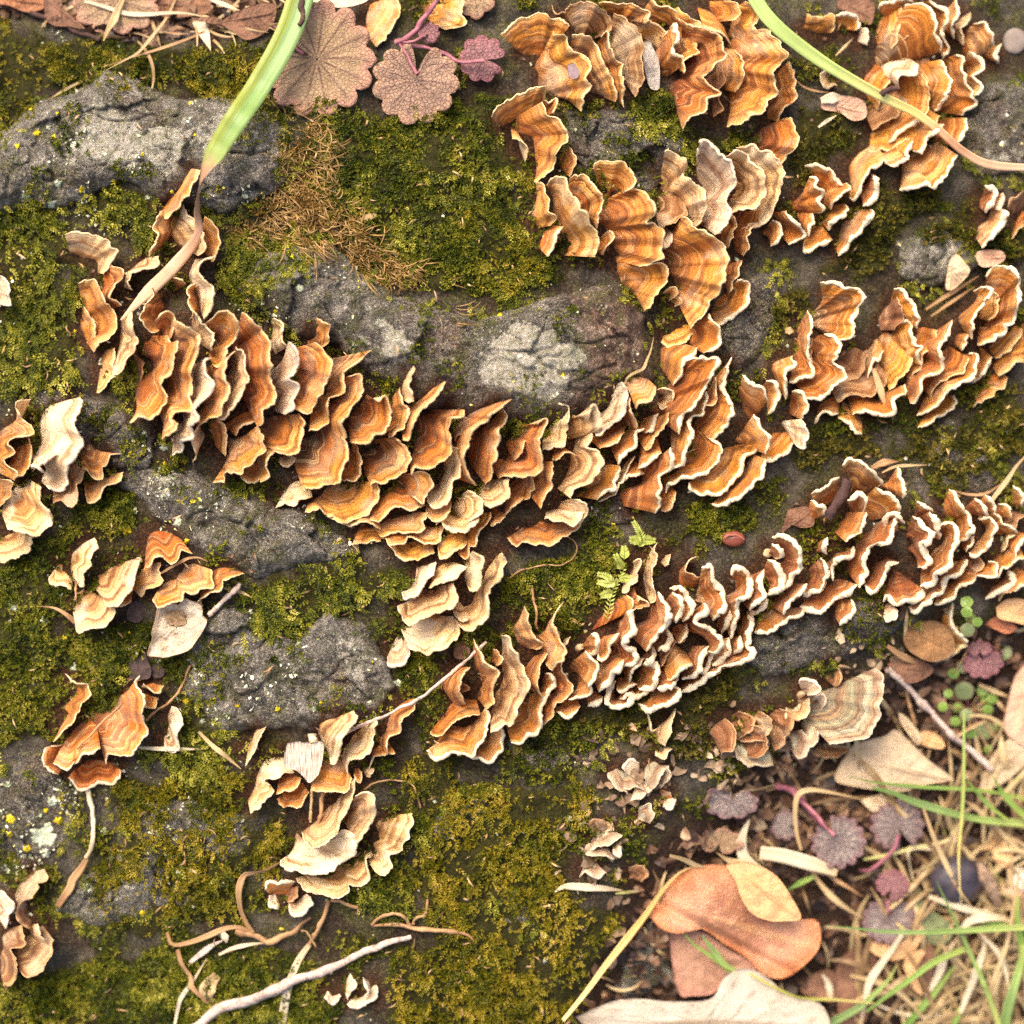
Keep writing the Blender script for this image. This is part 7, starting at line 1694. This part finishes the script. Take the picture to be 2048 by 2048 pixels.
def ball(name, label, cat, x, y, rx, ry, rz, mat, dz=0.0, ang=0.0, parent=None, group=None, dents=0.03, n=28, m=16):
    z0 = float(Z(x, y)) + dz + rz * 0.7
    u = np.linspace(0, 2 * np.pi, n + 1)[:-1]; v = np.linspace(0.02, np.pi - 0.02, m)[:, None]
    k = 1 + dents * fbm(np.cos(u)[None] * 2 + v, np.sin(u)[None] * 2 + v, int(x) % 97, 3)
    lx = np.sin(v) * np.cos(u)[None] * rx * k; ly = np.sin(v) * np.sin(u)[None] * ry * k; lz = np.cos(v) * rz * k
    X = x + lx * math.cos(ang) - ly * math.sin(ang); Y = y + lx * math.sin(ang) + ly * math.cos(ang)
    o = mesh(name, P(X, Y, z0 + lz + 0 * X).reshape(-1, 3), grid_faces(m, n, True), mat, parent)
    return o if parent is not None else tag(o, label, cat, group)
seed_ = empty('red_seed', tuple(P(1467, 1078, float(Z(1467, 1078)))))
tag(seed_, 'reddish brown oval seed on the moss above the lower row', 'seed')
SEEDM = simple('seed_coat', (112, 56, 44), (160, 90, 72), 200, 0.4, 0.4, 900, 0.5)
ball('seed_body', None, None, 1467, 1078, 23, 16, 13, SEEDM, 6, 0.05, seed_)
tube('seam', None, None, None, '1446,1077,14 1456,1071,19 1467,1070,21 1479,1072,19 1489,1079,14', 4, simple('seed_seam', (150, 88, 70), (186, 122, 98), 200, 0.5), dz=6, n=20, parent=seed_)
BERRY = simple('dark_berry', (34, 30, 34), (64, 58, 66), 70, 0.35, 0.35, 800, 0.5, c3=(96, 72, 58))
ball('berry', 'round blackish berry half hidden by straws in the corner', 'berry', 1914, 1762, 56, 52, 46, BERRY, 4)
tube('seed_pod', 'warty brown pod leaning on the dark berry', 'seed pod', 'P', '1590,720,30 1640,820,20 1700,930,10 1735,1040,0', 105, simple('warty_pod', (110, 82, 64), (186, 156, 130), 500, 0.9, 1.0, 1000), dz=40, n=24, taper=(.5, 1, 1, .6), rough=0.2)
ball('white_pebble', 'whitish round pebble at the right edge by the straws', 'pebble', 2040, 1765, 26, 30, 16, simple('white_pebble', (196, 184, 166), (226, 216, 200), 120), 10)
ball('pale_pebble', 'blurred pinkish pebble beside the upper column', 'pebble', 2030, 82, 24, 26, 7, simple('dull_pebble', (104, 94, 88), (142, 128, 118), 120), 0)

# seedling clusters with round green leaves
SG = leafy('seedling_leaf', (92, 120, 44), (120, 148, 58), (140, 158, 74), (150, 172, 90), 0.4, 60, 0.5, 0.1, 0.2)
SGD = leafy('seedling_dark_leaf', (92, 106, 66), (124, 136, 90), (128, 112, 84), (150, 158, 110), 0.5, 60, 0.4, 0.2, 0.3)
def seedling(label, t, spots, hub):
    h = tile(t, np.array([hub], float))[0]; z0 = float(Z(*h))
    root = empty('seedling', tuple(P(h[0], h[1], z0))); tag(root, label, 'seedling', 'round leaved seedlings')
    for k, (x, y, r, m) in enumerate(spots):
        x, y = tile(t, np.array([[x, y]], float))[0]; r *= 512 / 1932
        dz = 26 + 14 * math.sin(k * 2.1) + (8 if m is SG else 0); zc = float(Z(x, y)) + dz
        a = np.linspace(0, 2 * np.pi, 29)[:-1]; rad = r * (1 - 0.07 * np.abs(np.sin(a * 2.5 + k)))
        rh = np.linspace(0.03, 1, 6)[:, None]; tx, ty = 0.35 * math.sin(k * 1.7), 0.35 * math.cos(k * 2.3)
        X = x + np.cos(a)[None] * rad * rh; Y = y + np.sin(a)[None] * rad * 0.92 * rh
        zz = zc + tx * (X - x) + ty * (Y - y) - r * 0.16 * rh ** 2
        mesh('leaf', P(X, Y, zz).reshape(-1, 3), grid_faces(6, 28, True), m, root, attrs={'vein': np.zeros(X.size), 'rim': np.broadcast_to(rh, X.shape).ravel()})
        q = np.linspace(0, 1, 5)
        tube('stalk', None, None, None, ' '.join(f'{h[0] + (x - h[0]) * u:.1f},{h[1] + (y - h[1]) * u:.1f},{(dz - 2) * u ** 0.6 + 1:.1f}' for u in q), 2.6, PURPLE if m is SGD else BROWNST, dz=0, n=12, parent=root, seg=6)
seedling('upper seedling with bright green round leaves beside the hanging brackets', 'L', [(1500, 680, 50, SG), (1500, 755, 46, SG), (1530, 805, 42, SG), (1580, 830, 40, SG), (1505, 890, 60, SGD), (1780, 1060, 66, SGD), (1475, 1165, 58, SGD), (1400, 1220, 44, SG)], (1560, 960))
seedling('lower seedling cluster of round green leaves above the cream leaf', 'L', [(1360, 1370, 37, SG), (1320, 1470, 40, SG), (1430, 1475, 38, SG), (1415, 1580, 40, SG), (1480, 1350, 78, SGD), (1620, 1350, 46, SG), (1690, 1410, 42, SG), (1660, 1490, 42, SG), (1600, 1480, 34, SGD), (1630, 1650, 78, SGD), (1530, 1670, 42, SG), (1740, 1620, 38, SG), (1660, 1790, 34, SG), (1500, 1530, 56, SGD), (1635, 1420, 30, SG)], (1520, 1500))
round_leaf('purple crinkled leaf between the two seedlings', 1966, 1326, 42, 260, 9, IVY3, dz=34, cup=0.1, squash=0.8)
round_leaf('small purplish leaf above the crinkled one', 1960, 1298, 26, 90, 7, IVY3, dz=30, cup=0.1, squash=0.7)

# bright moss sprigs
SPRIG = moss_material('bright_sprig', [(0.1, (120, 132, 48)), (0.5, (168, 176, 84)), (1, (206, 208, 128))])
def sprig(label, t, lines):
    root = empty('moss_sprig', tuple(P(*tile(t, parse(lines[0])[:1])[0], 0))); tag(root, label, 'moss sprig')
    for s in lines:
        C = centreline(t, s, 16, 26); T, sd, up = frame(C)
        tube('stem', None, None, t, s, 6, SPRIG, dz=15, n=16, parent=root, seg=5)
        V, F = [], []
        for i in range(1, 26, 2):
            for sg in (-1, 1):
                L = 15 * (1.1 - 0.6 * i / 26); d = T[i] * 0.62 + sd[i] * sg * 0.72 + up[i] * 0.25; d = d / np.linalg.norm(d)
                b = C[i] - sd[i] * sg * 0.5; w = np.cross(d, up[i]) * 1.9
                V += [b, b + d * L * 0.45 + w + up[i], b + d * L, b + d * L * 0.45 - w + up[i]]; k = len(V) - 4
                F += [[k, k + 1, k + 2, k + 3]]
        V = np.array(V)
        o = mesh('leaflets', P(*V.T), np.array(F), SPRIG, root, smooth=False, attrs={'tint': np.repeat(rng.random(len(V) // 4), 4)})
        o['kind'] = 'stuff'
sprig('bright yellow green feathery sprig left of the lower row tip', 'K', ['720,820 740,680 760,600 800,520 840,440', '790,560 720,490 660,470', '780,520 720,540 660,530', '800,480 860,500 915,500', '840,430 800,370 785,330', '850,360 850,310 845,270', '760,610 710,620 680,630'])
sprig('paler small sprig above the feathery sprig', 'K', ['960,270 980,200 950,130 920,80', '980,200 1040,215 1070,215', '975,230 930,210 900,205'])
